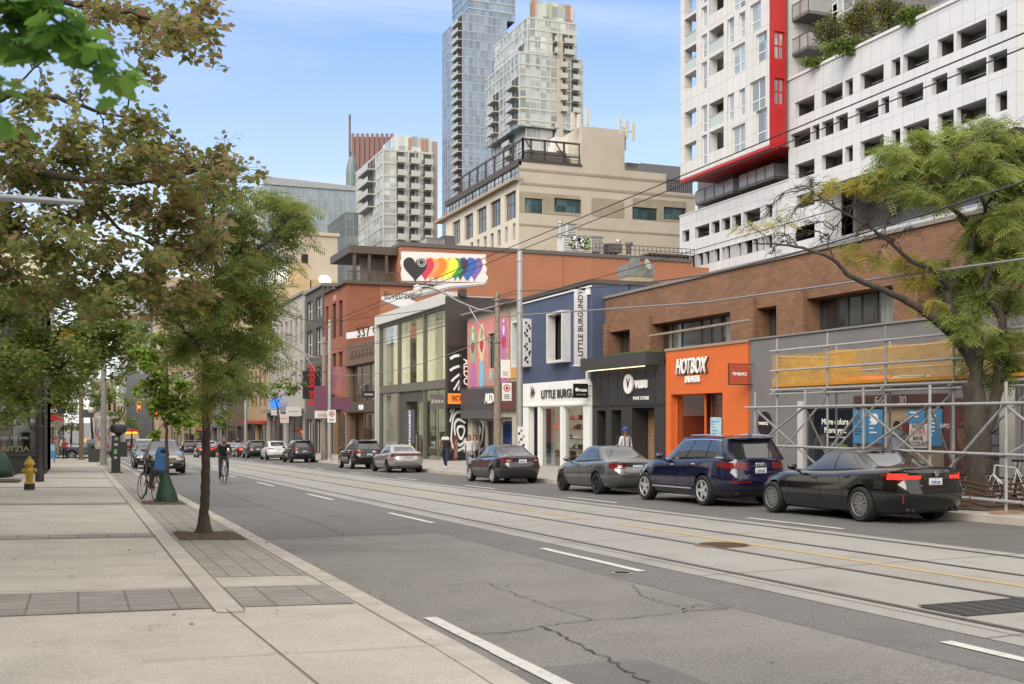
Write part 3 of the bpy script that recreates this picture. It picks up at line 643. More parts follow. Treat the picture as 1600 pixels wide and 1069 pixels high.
local(text('vuse',.24,M_WHT,None,(c0.x - .5,c0.y - .06,(zt_ + zb_)/2 + .04),RY,ext=.004,bold=.008),sv)
local(text('VAPE STORE',.07,M_WHT,None,(c0.x - .58,c0.y - .06,(zt_ + zb_)/2 - .18),RY,ext=.003,space=1.3),sv)
mb = MB();mb.lathe([(0,0),(.085,0),(.085,.02),(0,.02)],n=20,M=Matrix.Rotation(R(90),4,'X'),c=(c0.x - .80,c0.y - .05,(zt_ + zb_)/2 + .05));local(mb.build('round_emblem',M_WHT),sv)

# ---- blue building
M_BLUE = mat('navy_paint',(.055,.075,.135),.6,var=.13,vscale=.7);M_BLUE2 = mat('navy_paint_side',(.055,.085,.18),.6,var=.05)
ub = thing('blue_building','dark blue two storey shop building with two white box windows and a white ground floor','building',(XF,yX(870),0))
XL = XF;y0,y1 = yX(926),yX(817);zt4 = zX(443,925)
B2 = RX_(XL,869,890,487,566);B1 = RX_(XL,812,829,500,571)
B2 = (B2[0],B2[1] + .1,zX(563,880),zX(491,880));B1 = (B1[0],B1[1],zX(570,825),zX(503,825))
mb = MB();zf = zX(597,870);wall(mb,F0,y0,y1,zf,zt4,[B1,B2],.3)
body(mb,F0,y0,y1,16,base(50),zt4 - .01,-1.9);mb.fbox(F0,y0,y0 + .15,-1.95,-.004,zf,zt4 - .01);mb.fbox(F0,y1 - .15,y1,-1.95,-.004,base(50),zt4 - .01);mb.fbox(F0,y0 + .01,y1,-1.95,-.3,zf - .1,zf)
local(mb.build('wall',M_BLUE),ub)
mb = MB();mb.fbox(F0,y0 - .05,y1,-16,.12,zt4,zt4 + .2);local(mb.build('roof',mat('brown_coping',(.08,.06,.05),.6)),ub)
mb = MB();mb.fbox(F0,y0,y1,.03,.08,zt4 - .16,zt4 - .08);local(mb.build('cornice_strip',M_FR_WHITE),ub)
M_BOXW = mat('box_window_white',(.58,.58,.58),.55,var=.1,vscale=3)
for k,b in enumerate((B1,B2)):
    mb = MB();t = .12;n1 = .45
    mb.fbox(F0,b[0] - .12,b[0],-.3,n1,b[2] - t,b[3] + t);mb.fbox(F0,b[1],b[1] + .12,-.3,n1,b[2] - t,b[3] + t)
    mb.fbox(F0,b[0],b[1],-.3,n1 - .002,b[3],b[3] + t);mb.fbox(F0,b[0],b[1],-.3,n1 - .002,b[2] - t,b[2])
    wf = local(mb.build('box_window',M_BOXW),ub)
    w2 = window(ub,F0,b[0],b[1],b[2],b[3],.1,M_BLACK,M_WGLASS,2);local(w2,ub)
    if k == 0:
        mb = MB()
        for i in range(16):
            z = b[2] + .1 + (b[3] - b[2] - .2)*i/15;n_ = n1*(.5 + .3*math.sin(i*1.3));u = b[0] - .125
            pts = [F0(u,n_ + random.uniform(.04,.10)*math.cos(t_),z + random.uniform(.04,.12)*math.sin(t_)) for t_ in np.linspace(0,6,7)]
            mb.poly(pts)
        local(mb.build('painted_spots',M_BLACK),ub)
# white ground floor
mb = MB();XW = XF - .12;FW = FX(XW);zwt = zX(596,870,XW)
hh = [(yX(911,XW),yX(880,XW),base(50) + .3,zX(635,895,XW)),(yX(875,XW),yX(844,XW),base(50) + .3,zX(636,860,XW)),(yX(840,XW),yX(825,XW),base(50),zX(636,832,XW))]
wall(mb,FW,y0 + .02,y1,base(50),zwt,hh,.35);mb.fbox(FW,y0 + .02,y1,-.3,-.02,zwt - .1,zwt - .01);mb.fbox(FW,y0 + .02,y0 + .12,-.3,-.01,base(50),zwt - .02)
mb.fbox(FW,y0 + .02,y1,0,.05,zX(634,870,XW),zX(631,870,XW))
local(mb.build('shop_front',M_WHITE),ub)
for h in hh[:2]: local(window(ub,FW,*h,.1,M_FR_WHITE,M_GLASS,1,name='display_window',fw=.07),ub)
local(window(ub,FW,*hh[2],.9,M_FR_WHITE,M_GLASS,1,name='glass_door'),ub)
mb = MB();mb.fbox(FW,y0 + .2,y1 - .2,-1.75,-1.7,base(50),zwt - .4);mb.fbox(FW,y0 + .2,y1 - .2,-1.7,-.4,zwt - .55,zwt - .5)
for i in range(60):
    a = random.uniform(y0 + .5,y1 - 2.4);z = gz(50) + random.choice((.7,1.1,1.6,2.1,2.6));mb.fbox(FW,a,a + random.uniform(.1,.35),-1.7,-1.45,z,z + random.uniform(.1,.25),1 + i % 4)
for z in (.7,1.1,1.6,2.1,2.6): mb.fbox(FW,y0 + .4,y1 - 2,-1.7,-1.4,gz(50) + z - .03,gz(50) + z,4)
mb.fbox(FW,y0 + 1,y0 + 3,-1.2,-.8,gz(50) + .2,gz(50) + 1.1,2);mb.fbox(FW,y0 + 4,y0 + 6,-1.1,-.8,gz(50) + .2,gz(50) + 1.0,3)
local(mb.build('shop_interior',[M_ROOMW,M_WHT,mat('goods_mustard',(.45,.26,.05),.7),mat('goods_brown',(.16,.07,.04),.7),M_BLACK]),ub)
mb = MB();mb.lathe([(0,0),(.19,0),(.19,.01),(0,.01)],n=20,M=Matrix.Rotation(-R(90),4,'Y'),c=FW(yX(868),-.12,zX(667,868)));local(mb.build('door_sticker',mat('sticker_red',(.5,.08,.06),.6)),ub)
M_BROWNL = mat('dark_letters',(.05,.042,.036),.5)
local(text('LITTLE BURGUNDY',.60,M_BROWNL,None,FW(yX(880,XW),.05,zX(615,888,XW)),RX,ext=.015,bold=.008,sx=1.0,space=1.06),ub)
def bird(Fr,u,n_,z,s_,m,nm='bird_emblem'):
    mb = MB()
    for dx in (0,.35): mb.poly([Fr(u + (-.1 + dx)*s_,n_,z),Fr(u + (.35 + dx)*s_,n_,z + .55*s_),Fr(u + (.25 + dx)*s_,n_,z + .1*s_)]);mb.poly([Fr(u + (-.1 + dx)*s_,n_,z),Fr(u + (.25 + dx)*s_,n_,z + .1*s_),Fr(u + (.4 + dx)*s_,n_,z - .45*s_)])
    return mb.build(nm,m)
local(bird(FW,yX(836,XW),.07,zX(613,836,XW),.7,M_BROWNL),ub)
# banner
bn = thing('banner','tall narrow white banner with black lettering hung from the blue building','banner',F0(yX(918),0,5));c0 = F0(yX(921),0,0);zt_,zb_ = zX(458,912),zX(573,912)
mb = MB();mb.box(c0.x - .80,c0.x - .12,c0.y - .01,c0.y + .01,zb_,zt_);local(mb.build('banner_cloth',mat('banner_white',(.55,.56,.60),.8,var=.06,vscale=1)),bn)
mb = MB();mb.tube([(c0.x,c0.y,zt_),(c0.x - .86,c0.y,zt_)],.03,6);mb.tube([(c0.x,c0.y,zb_),(c0.x - .86,c0.y,zb_)],.03,6);mb.box(c0.x - .14,c0.x,c0.y - .12,c0.y + .12,zt_ - .15,zt_ + .2);mb.box(c0.x - .14,c0.x,c0.y - .12,c0.y + .12,zb_ - .6,zb_ - .1);local(mb.build('bracket',M_WHITE),bn)
local(text('LITTLE BURGUNDY',.36,M_BROWNL,None,(c0.x - .46,c0.y - .02,(zt_ + zb_)/2 + .25),(R(90),-R(90),0),ext=.003,bold=.006),bn)
local(bird(FY(c0.y - .02),c0.x - .46,0,zb_ + .28,.3,M_BROWNL),bn)

# ---- mural building (pink) with the shoe shop
XM = 23.4;FM = FX(XM)
um = thing('mural_building','small two storey building with a pink painted mural of figures above a grey shoe shop','building',(XM,yX(775,XM),0))
y0,y1 = yX(817,XF) + .05,yX(731,XM);zt5 = zX(488,745,XM)
hw = RX_(XM,764,776,520,575);hh = [(hw[0],hw[1],zX(575,770,XM),zX(521,770,XM)),(yX(800,XM),yX(738,XM),base(60),zX(652,770,XM))]
mb = MB();wall(mb,FM,y0,y1,base(60),zt5,hh,.5);body(mb,FM,y0,y1,12,base(60),zt5 - .01,-2.5);local(mb.build('wall',mat('cream_wall',(.42,.39,.32),.8,var=.15,vscale=2)),um)
mb = MB();mb.add([FM(y0,.5,zt5 - .1),FM(y1,.5,zt5 - .1),FM(y1,-12,zt5 + .6),FM(y0,-12,zt5 + .6),FM(y0,.5,zt5),FM(y1,.5,zt5),FM(y1,-12,zt5 + .7),FM(y0,-12,zt5 + .7)],[(0,1,2,3),(4,5,6,7),(0,1,5,4),(1,2,6,5),(3,0,4,7)]);local(mb.build('roof',M_COPE),um)
M_PINK = mat('mural_pink',(.55,.22,.20),.7,var=.08,vscale=4)
pz0,pz1 = zX(606,740,XM),zX(503,740,XM);py0 = yX(797,XM)
mb = MB();wall(mb,FX(XM - .04),py0,y1,pz0,pz1 + .05,[hh[0]],.04);local(mb.build('mural_panel',M_PINK),um)
FMP = FX(XM - .05);cols = {'g': (.22,.42,.26),'r': (.42,.05,.06),'m': (.42,.15,.38),'b': (.16,.42,.60),'c': (.60,.50,.32),'w': (.7,.62,.6),'s': (.35,.18,.12),'y': (.6,.5,.15)}
CM = {k: mat('mural_' + k + '_paint',v,.7) for k,v in cols.items()}
def blob(u,z,a,b,k,n_=.002,sq=2.0,rot=0,taper=0):
    mb = MB();P = []
    for i in range(28):
        t = 2*math.pi*i/28;cx,cz = math.copysign(abs(math.cos(t)) ** (2/sq),math.cos(t))*a,math.copysign(abs(math.sin(t)) ** (2/sq),math.sin(t))*b
        cx *= 1 - taper*cz/b
        P.append(FMP(u + cx*math.cos(rot) - cz*math.sin(rot),n_,z + cx*math.sin(rot) + cz*math.cos(rot)))
    mb.poly(P);return local(mb.build('mural_figure',CM[k]),um)
H = pz1 - pz0
def U(f): return y1 - (y1 - py0)*f
for u,c1,c2,leg in ((.15,'g','r','m'),(.37,'c','s','b'),(.88,'m','r','m')):
    blob(U(u),pz0 + H*.70,.62,H*.24,c1,.002,2.2,0,.2);blob(U(u),pz0 + H*.22,.50,H*.24,leg,.004,3,0,.25)
    blob(U(u),pz0 + H*.52,.42,H*.14,c1 if c1 != 'c' else 'c',.006,3);blob(U(u),pz0 + H*.60,.34,H*.09,'r',.008,2.2,0,-.5);blob(U(u),pz0 + H*.78,.17,H*.07,'w' if c1 != 'c' else 's',.010)
    blob(U(u),pz0 + H*.91,.14,H*.03,'w',.010)
blob(U(.37),pz0 + H*.17,.08,H*.19,'c',.012,3)
for u,z,k in ((.55,.12,'g'),(.62,.15,'b'),(.70,.10,'r'),(.93,.45,'y'),(.9,.30,'b'),(.95,.38,'g'),(.58,.18,'c')): blob(U(u),pz0 + H*z,.13,H*.08,k,.003)
for i in range(60): blob(U(random.uniform(.02,.98)),pz0 + H*random.uniform(.03,.97),.035,.05,random.choice('rwbc'),.001)
local(window(um,FM,*hh[0],.1,M_BLACK,M_WGLASS,2),um)
mb = MB();mb.fbox(FM,y0 + .7,py0 + .1,.01,.05,zX(592,800,XM),zX(562,800,XM));local(mb.build('mural_panel',mat('mural_orange',(.55,.24,.06),.7,col2=(.55,.40,.12),vscale=1.2)),um)
mb = MB()
for i in range(12): a = y0 + .05 + i*.13;mb.quad(FM(a,.05 + .04*(i % 2),zX(563,806,XM)),FM(a + .13,.05 + .04*((i + 1) % 2),zX(563,806,XM)),FM(a + .13,.05 + .04*((i + 1) % 2),zX(478,806,XM)),FM(a,.05 + .04*(i % 2),zX(478,806,XM)))
local(mb.build('sheet_cover',mat('white_sheet',(.62,.62,.64),.8)),um)
ya = yX(782,XM)
mb = MB();mb.fbox(FM,ya,y1,.02,.5,zX(654,750,XM),zX(608,750,XM))
for i in range(12): z = zX(640,750,XM) + i*.12;mb.fbox(FM,ya,y1,.5,.515,z,z + .06,1)
local(mb.build('fascia',[mat('fascia_grey',(.085,.08,.085),.6),mat('fascia_grey_ribs',(.06,.057,.06),.6)]),um)
local(text('ALDO',.84,M_WHT,None,FM(yX(768.5,XM - .5),.56,zX(624,768,XM)),RX,ext=.03,bold=.012,sx=.9),um)
mb = MB();mb.fbox(FM,y0 + .05,ya - .1,.02,.3,zX(640,800,XM),zX(597,800,XM));local(mb.build('fascia',tiles('red_mosaic',(.16,.05,.035),(.10,.035,.03),(.06,.03,.03),.2,.1)),um)
h = hh[1];n3 = [h[0],h[0] + (h[1] - h[0])*.34,h[0] + (h[1] - h[0])*.7,h[1]]
for a,b in zip(n3[:-1],n3[1:]): local(window(um,FM,a,b,h[2],h[3],.2,mat('stone_frame',(.24,.22,.19),.7),M_GLASS,1,name='display_window',fw=.22),um)
mb = MB();mb.fbox(FM,h[0],h[1],-2.4,-2.35,h[2],h[3]);mb.fbox(FM,n3[1] + .2,n3[2] - .5,-1.2,-1.15,h[2] + .2,h[3] - .2,1);local(mb.build('shop_interior',[M_ROOMW,mat('screen_blue',(.02,.12,.55),.5)]),um)
# ---- glass building
M_FG = mat('glass_building_frame',(.50,.50,.48),.5);M_FBR = mat('bronze_mullion',(.13,.12,.10),.45);M_GLASSZ = glassmat('tall_shop_glass',(.84,.88,.82),.03)
uz = thing('glass_building','two storey glass fronted shop building with pale surround and tall curtains upstairs','building',(XF,yX(650),0))
y0,y1 = yX(706),yX(592);zt6 = zX(458,700);zmid = zX(605,650)
mb = MB();mb.fbox(F0,y0,y1,-.4,.35,zt6 - .75,zt6);mb.fbox(F0,y0,y0 + .3,-.9,.35,base(70),zt6 - .751);mb.fbox(F0,y1 - .35,y1,-.9,.35,base(80),zt6 - .751)
body(mb,F0,y0 + .35,y1,10,base(80),zt6 - .4,-3.2);mb.fbox(F0,y0 + .31,y1,-3.2,-.35,zt6 - .6,zt6 - .2)
local(mb.build('surround',M_FG),uz)
mb = MB();mb.fbox(F0,y0 - .05,y0 + .3,-10,.36,base(70),zt6 - .3);mb.fbox(F0,y0 - .3,y0 + .3,-.9,-.5,zt6 - .31,zt6 + .2);local(mb.build('side_wall',mat('dark_brown_side',(.045,.035,.035),.6)),uz)
us = [y0 + .3,yX(663),yX(623),y1 - .35]
zg0 = base(78) + .1
for a,b in zip(us[:-1],us[1:]):
    local(window(uz,F0,a + .12,b - .12,zmid + .25,zt6 - .95,.05,M_FBR,M_GLASSZ,1,name='upper_window',fw=.10),uz)
mb = MB();mb.fbox(F0,us[0],us[-1],-.3,.05,zmid - .25,zmid + .25)
for u in us: mb.fbox(F0,u - .12,u + .12,-.2,.06,zg0,zt6 - .8)
mb.fbox(F0,us[0],us[-1],-.3,.05,zt6 - .95,zt6 - .76);local(mb.build('mullion',M_FBR),uz)
for a,b,nm in ((us[0],us[1],'display_window'),(us[2],us[3],'display_window')): local(window(uz,F0,a + .12,b - .12,zg0 + .4,zmid - .25,.05,M_FBR,M_GLASSZ,2 if a == us[0] else 1,name=nm,fw=.09),uz)
mb = MB();wall(mb,FX(XF + .1),us[1] + .1,us[2] - .1,zg0,zmid - .25,[(us[1] + .6,us[2] - 1.6,zg0,zmid - 1.0)],.5);local(mb.build('entrance_surround',mat('entrance_dark',(.07,.065,.06),.5)),uz)
local(window(uz,F0,us[1] + .6,us[2] - 1.6,zg0,zmid - 1.0,1.0,M_BLACK,M_GLASS,2,name='glass_door'),uz)
M_CUR2 = mat('cream_curtain_glow',(.68,.64,.50),.8,emit=(.8,.74,.52),es=.16,var=.25,vscale=2,stretch=(5,5,.2))  # curtain emits a little, standing in for light from inside
mb = MB();n = int((us[-1] - us[0])/.18)
for i in range(n):
    a = us[0] + i*.18
    if (i // 9) % 4 == 3: continue
    mb.quad(FX(XF)(a,-1.0 - .08*(i % 2),zmid + .1),FX(XF)(a + .18,-1.0 - .08*((i + 1) % 2),zmid + .1),FX(XF)(a + .18,-1.0 - .08*((i + 1) % 2),zt6 - .8),FX(XF)(a,-1.0 - .08*(i % 2),zt6 - .8))
local(mb.build('curtain',M_CUR2),uz)
mb = MB();mb.fbox(F0,us[0],us[-1],-3.19,-3.1,zg0,zt6 - .7);mb.fbox(F0,us[0],us[-1],-3.1,-.3,zmid - .2,zmid - .1)
for i in range(14):
    a = us[0] + 1 + i*1.2;mb.fbox(F0,a,a + .4,-2,-1.6,zg0 + .4,zg0 + 1.7 + .3*(i % 3),1 + i % 2)
local(mb.build('shop_interior',[mat('pale_room_glow',(.48,.48,.38),.8,emit=(.7,.7,.5),es=.13),mat('mannequin_cream',(.6,.5,.38),.7),mat('clothes_green',(.12,.16,.08),.8)]),uz)  # room surfaces glow faintly, indoor light put into the material
sgn = thing('projecting_sign','grey hanging sign with widely spaced white letters between glass building and striped wall','sign',F0(y0 + .5,.36,2));c0 = F0(y0 + .5,.36,0)
a_,b_ = zX(642,690),zX(617,690)
mb = MB();mb.box(c0.x - .95,c0.x - .02,c0.y - .05,c0.y + .05,a_ + .1,b_);local(mb.build('sign_panel',mat('sign_mauve',(.16,.14,.14),.5)),sgn);local(text('ZARA',.3,M_WHT,None,(c0.x - .48,c0.y - .06,(a_ + b_)/2 + .05),RY,ext=.004,space=1.15),sgn)
vb = thing('banner','dark vertical banner with white lettering in the glass building entrance','banner',F0(yX(643),.1,0));u0_,u1_ = yX(650),yX(636)
mb = MB();mb.fbox(F0,u0_,u1_,.08,.11,zX(690,643) - .1,zX(640,643));local(mb.build('banner_cloth',mat('banner_charcoal',(.07,.065,.09),.7)),vb)
local(text('STOMARKET',.62,M_WHT,None,F0((u0_ + u1_)/2,.12,zX(666,643) - .1),(R(90),-R(90),-R(90)),ext=.004,bold=.02,sx=.72),vb)
# zebra portal facing the camera on the side of the glass building
up = thing('zebra_portal','black and white striped panel with a vertical black lettered sign on the corner','shop portal',(XF,y0,0));FP = FY(y0 - .06)
x0,x1 = XF - .3,XM + .1;za,zb = zX(800,706) ,zX(540,715)
mb = MB();zlo,zhi = base(68),zX(538,715)
mb.fbox(FP,x0 + .05,x1,-.05,.0,zlo,zhi);local(mb.build('panel',mat('portal_black',(.02,.02,.02),.5)),up)
mb = MB()
for cx,cz,zmin,zmax,n in ((x1 + .1,zX(630,715),zX(613,715),zhi,11),(x1 - .4,zX(675,715),zlo + .9,zX(636,715),12)):
    for k in range(n):
        r0,r1 = .22 + k*.30,.36 + k*.30;P = []
        for i in range(40):
            t0_,t1_ = 2*math.pi*i/40,2*math.pi*(i + 1)/40;wv = lambda t: 1 + .12*math.sin(3*t + k)
            q = [(cx + r*wv(t)*math.cos(t)*.8,cz + r*wv(t)*math.sin(t)*1.35) for r,t in ((r0,t0_),(r1,t0_),(r1,t1_),(r0,t1_))]
            if all(x0 + .05 <= a <= x1 and zmin <= b <= zmax for a,b in q): mb.quad(*[FP(a,.006,b) for a,b in q])
local(mb.build('stripes',M_WHT),up)
mb = MB();mb.fbox(FP,x1 - .52,x1 + .12,.03,.5,zX(611,720),zX(546,720));local(mb.build('vertical_sign',mat('sign_black',(.012,.012,.012),.4)),up)
local(text('ALDO',.62,M_WHT,None,FP(x1 - .2,.52,zX(580,720)),(R(90),R(90),0),ext=.006,bold=.01),up)
mb = MB();mb.fbox(FP,x0 - .15,x1 + .05,.04,.5,zX(638,715),zX(615,715));local(mb.build('sign_box',M_BLACK),up)
mb = MB();mb.fbox(FP,x0 - .15,x1 - .0,.5,.55,zX(631,715),zX(614.5,715));local(mb.build('sign_box',mat('sign_orange',(.75,.16,.02),.5,emit=(1,.25,.03),es=.25)),up)
local(text('VINTAGE',.52,mat('dark_orange_letters',(.20,.03,.01),.6),None,FP((x0 + x1)/2 - .1,.56,zX(623,715)),RY,ext=.005,bold=.02,sx=.45),up);local(text('ALDO',.2,M_WHT,None,FP(x1 - .3,.52,zX(635,715)),RY,ext=.004),up)
mb = MB();mb.fbox(FP,x0 + .3,x0 + .55,.3,.36,zlo,zX(680,700));local(mb.build('side_sign',mat('sign_dark_red',(.18,.03,.03),.6)),up)
local(text('TATTOOS',.26,mat('dull_white',(.5,.48,.45),.6),None,FP(x0 + .42,.38,zX(700,700)),(R(90),R(90),0),ext=.004),up)
# ================================================================ red brick block with the hearts wall
YR = yX(542);XR0 = XF;FYR = FY(YR)
ur = thing('red_brick_building','tall orange red building with a row of painted hearts and a shop below','building',(XF,YR,0))
zr = zX(443,542);y1 = yX(507)
zH = onY(625,384,YR).z;xH = onY(626,384,YR).x;xE = onY(1135,420,YR).x;xm = onY(594,500,YR).x
mb = MB()
hh = []
for pl,pr in ((509,513),(519,525),(529,535)):
    hh.append((yX(pr),yX(pl),zX(530,520),zX(475,520)));hh.append((yX(pr),yX(pl),zX(592,520),zX(553,520)))
wall(mb,F0,YR,y1,zX(628,520),zr,hh,.25);mb.fbox(F0,YR + .02,y1,-12,-.4,base(100),zr - .01)
mb.quad((XF,YR,-2),(xm,YR,-2),(xm,YR,zr),(XF,YR,zr))
local(mb.build('wall',M_RBRICK),ur)
for h in hh: local(window(ur,F0,*h,.18,M_BLACK,M_WGLASS,1,3),ur)
mb = MB();mb.fbox(F0,YR - .25,y1,-8,.3,zr,zr + .18);mb.fbox(F0,YR - .2,y1,-8,.1,zr + .18,zr + .3);local(mb.build('roof',mat('brown_coping',(.08,.06,.05),.6)),ur)
mb = MB()
xs1 = onY(1081,412,YR).x
mb.box(xm,xs1,YR + .01,YR + 14,-2,zr,0);mb.box(xH,xs1,YR + .01,YR + 14,zr,zH,0);mb.box(xs1,xE,YR + .01,YR + 12,-2,onY(1100,418,YR).z)
for px,py in ((880,398),): x = onY(px,py,YR).x;mb.box(x - .03,x + .03,YR - .01,YR + .01,2,zH,1)
local(mb.build('party_wall',[M_STUCCO,mat('stucco_joint',(.26,.09,.05),.9)]),ur)
mb = MB();mb.box(xH - .1,xs1 + .1,YR - .12,YR + 14,zH,zH + .35);local(mb.build('parapet',mat('dark_parapet',(.10,.095,.09),.7)),ur)
# ground floor of the red building
mb = MB();wall(mb,F0,YR,y1,base(105),zX(629,520),[(YR + .8,y1 - 4.5,base(103),2.6),(y1 - 4.0,y1 - .6,base(105),2.2)],.4);local(mb.build('shop_front',mat('tan_shop_front',(.24,.15,.08),.7,var=.1)),ur)
local(window(ur,F0,YR + .8,y1 - 4.5,base(103),2.6,.3,mat('tan_shop_front',(0,0,0)),M_WGLASS,2,name='display_window'),ur);local(window(ur,F0,y1 - 4.0,y1 - .6,base(105),2.2,.3,M_BLACK,M_WGLASS,2,name='glass_door'),ur)
mb = MB();p0 = onX(524,478,XF)
mb.fbox(F0,yX(526),yX(521.5),.0,.06,zX(470,524),zX(461,524));local(mb.build('emblem',mat('emblem_stone',(.35,.22,.17),.8)),ur)
for px in (513,521,531): 
    mb = MB();q = F0(yX(px),0,zX(450,px));mb.tube([q,q + Vector((-.5,0,.1))],.07,6);mb.lathe([(.05,0),(.16,-.25)],c=q + Vector((-.5,0,.1)),n=8);local(mb.build('wall_lamp',M_BLACK),ur)
# painted ribbon, hearts
FH = FY(YR - .012)
def ply(pts,m,n_=0,nm='painted_shape',par=ur):
    mb = MB();P = [onY(px,py,YR) for px,py in pts];mb.poly([FH(p.x,n_,p.z) for p in P]);return local(mb.build(nm,m),par)
M_MW = mat('mural_white',(.66,.66,.66),.8,var=.04,vscale=3);M_MB = mat('mural_light_blue',(.30,.48,.68),.8)
ply([(636,441),(650,445),(712,444),(712,442),(650,442)],M_MB,.0)
pts = [(626,394),(629,393),(670,394),(720,396.5),(759,397.5),(759.5,404),(757.5,406),(761,410),(758,414),(761,420),(759,428),(763,433),(761,438),(758,441),(700,440.5),(650,439),(628,439),(626,428),(627.5,420),(625,410),(627,404)]
ply(pts,M_MW,.004,'mural_panel')
ply([(596,464),(700,443),(762,441),(755,443.5),(704,448),(634,465),(652,472.5),(632,481.5),(596,468)],M_MW,.004,'mural_panel')
ply([(634,466.5),(704,449),(760,443.5),(757,445),(704,450.5),(638,468)],M_MB,.003);ply([(596,469.5),(631,483),(634,482),(596,466.5)],M_MB,.002)
ply([(541,520),(560,517),(589,508),(600,506),(600,521),(575,526),(541,530)],M_MW,.004,'mural_panel')
o = text('ilovetravel',1.15,M_BLACK,None,(0,0,0),(0,0,0),ext=.004,bold=.002)
P0 = onY(624.5,461.5,YR);o.data.transform(Matrix.Translation((P0.x,YR - .03,P0.z)) @ Matrix.Rotation(-R(4),4,'Y') @ Matrix.Rotation(R(90),4,'X') @ Matrix.Diagonal((.62,1,1,1)));local(o,ur)
o = text('337 Queen',1.25,M_BLACK,None,(0,0,0),(0,0,0),ext=.004,bold=.016)
P0 = onY(579,516.5,YR);o.data.transform(Matrix.Translation((P0.x + .6,YR - .03,P0.z)) @ Matrix.Rotation(-R(8),4,'Y') @ Matrix.Rotation(R(90),4,'X') @ Matrix.Diagonal((.68,1,1,1)));local(o,ur)
def heart(px,cpy,wpx,hpx,m,n_,parent=ur):
    c = onY(px,cpy,YR);s_ = (onY(px + 10,cpy,YR).x - c.x)/10;sz = (onY(px,cpy - 10,YR).z - c.z)/10;mb = MB();P = []
    for i in range(48):
        t = 2*math.pi*i/48;hx = 16*math.sin(t) ** 3/16;hy = (13*math.cos(t) - 5*math.cos(2*t) - 2*math.cos(3*t) - math.cos(4*t))/15
        P.append(FH(c.x + hx*wpx/2*s_,n_,c.z + (hy + .12)*hpx/2*sz*1.08))
    mb.poly(P);return local(mb.build('painted_heart',m),parent)
HC = [(648.5,(.035,.033,.04),37),(664,(.55,.05,.09),28),(672,(.72,.30,.14),28),(681,(.75,.22,.04),34),(690.5,(.72,.52,.05),22),(699,(.80,.76,.08),34),(711,(.05,.28,.10),27),(719,(.05,.11,.07),24),(728,(.05,.13,.45),26),(731,(.05,.12,.42),28),(741,(.22,.12,.36),26)]
for i,(px,c,w_) in sorted(enumerate(HC),key=lambda t: -t[0]):
    heart(px,421 if i in (0,3,5) else 421,w_,37 if i in (0,3,5,9,10) else 35,mat('heart_paint_%s' % 'abcdefghijk'[i],c,.8),.012 + .002*(11 - i))
heart(725,416,12,22,mat('heart_paint_overlap',(.07,.04,.09),.8),.040)
c = onY(658.5,410,YR);mb = MB()
for r0,r1 in ((.36,.42),(.22,.26)):
    for i in range(24):
        a,b = 2*math.pi*i/24,2*math.pi*(i + 1)/24;mb.quad(*[FH(c.x + r*math.cos(t),.05,c.z + r*math.sin(t)) for r,t in ((r0,a),(r1,a),(r1,b),(r0,b))])
local(mb.build('round_emblem',M_MW),ur)
# peeling white poster remains and brown carved panel building in front
un = thing('brown_panel_building','narrow brown fronted shop with a dark glazed two storey opening beside the red brick building','building',(XF,yX(566),0))
y0,y1 = yX(592) + .02,YR - .02;zt = zX(534,566)
hh = [(y0 + .8,y1 - 1.2,zX(628,566),zX(569,566)),(y0 + .8,y1 - 1.2,base(90),zX(645,566))]
mb = MB();wall(mb,F0,y0,y1,base(90),zt,hh,.5);mb.fbox(F0,y0,y1,-9,-2.5,base(90),zt - .01);mb.fbox(F0,y0,y1,-2.5,-.4,zt - .3,zt - .01)
mb.fbox(F0,y0,y1,.0,.35,zX(569,566),zX(566,566));mb.fbox(F0,y0,y1,.0,.4,zX(644,566),zX(630,566),1)
for i in range(7): a = y0 + 1 + i*(y1 - y0 - 2)/7;mb.fbox(F0,a,a + .9,0,.05,zX(557,566),zX(545,566),1);mb.fbox(F0,a + .18,a + .72,.05,.09,zX(554,566),zX(548,566),0)
local(mb.build('wall',[mat('brown_panel',(.13,.085,.055),.7,var=.1),mat('dark_brown_panel',(.075,.055,.045),.6)]),un)
local(window(un,F0,*hh[0],.3,M_BLACK,M_GLASS2,3),un);local(window(un,F0,*hh[1],.6,M_BLACK,M_GLASS2,3,name='display_window'),un)
mb = MB();mb.fbox(F0,y0,y1,-2.4,-2.3,base(90),zt - .3);local(mb.build('shop_interior',M_ROOMW),un)
local(text('NOBIS',.55,M_WHT,None,F0((y0 + y1)/2 - 1.5,.45,zX(637,575)),RX,ext=.02,bold=.02),un)
mb = MB();q = F0(y0 + 1.0,0,0);mb.box(q.x - 1.1,q.x - .1,q.y - .05,q.y + .05,zX(622,578),zX(612,578));o = mb.build('hanging_sign',M_BLACK);local(o,un)
local(text('NOBIS',.26,M_WHT,None,(q.x - .6,q.y - .07,zX(617.5,578)),RY,ext=.004),un)
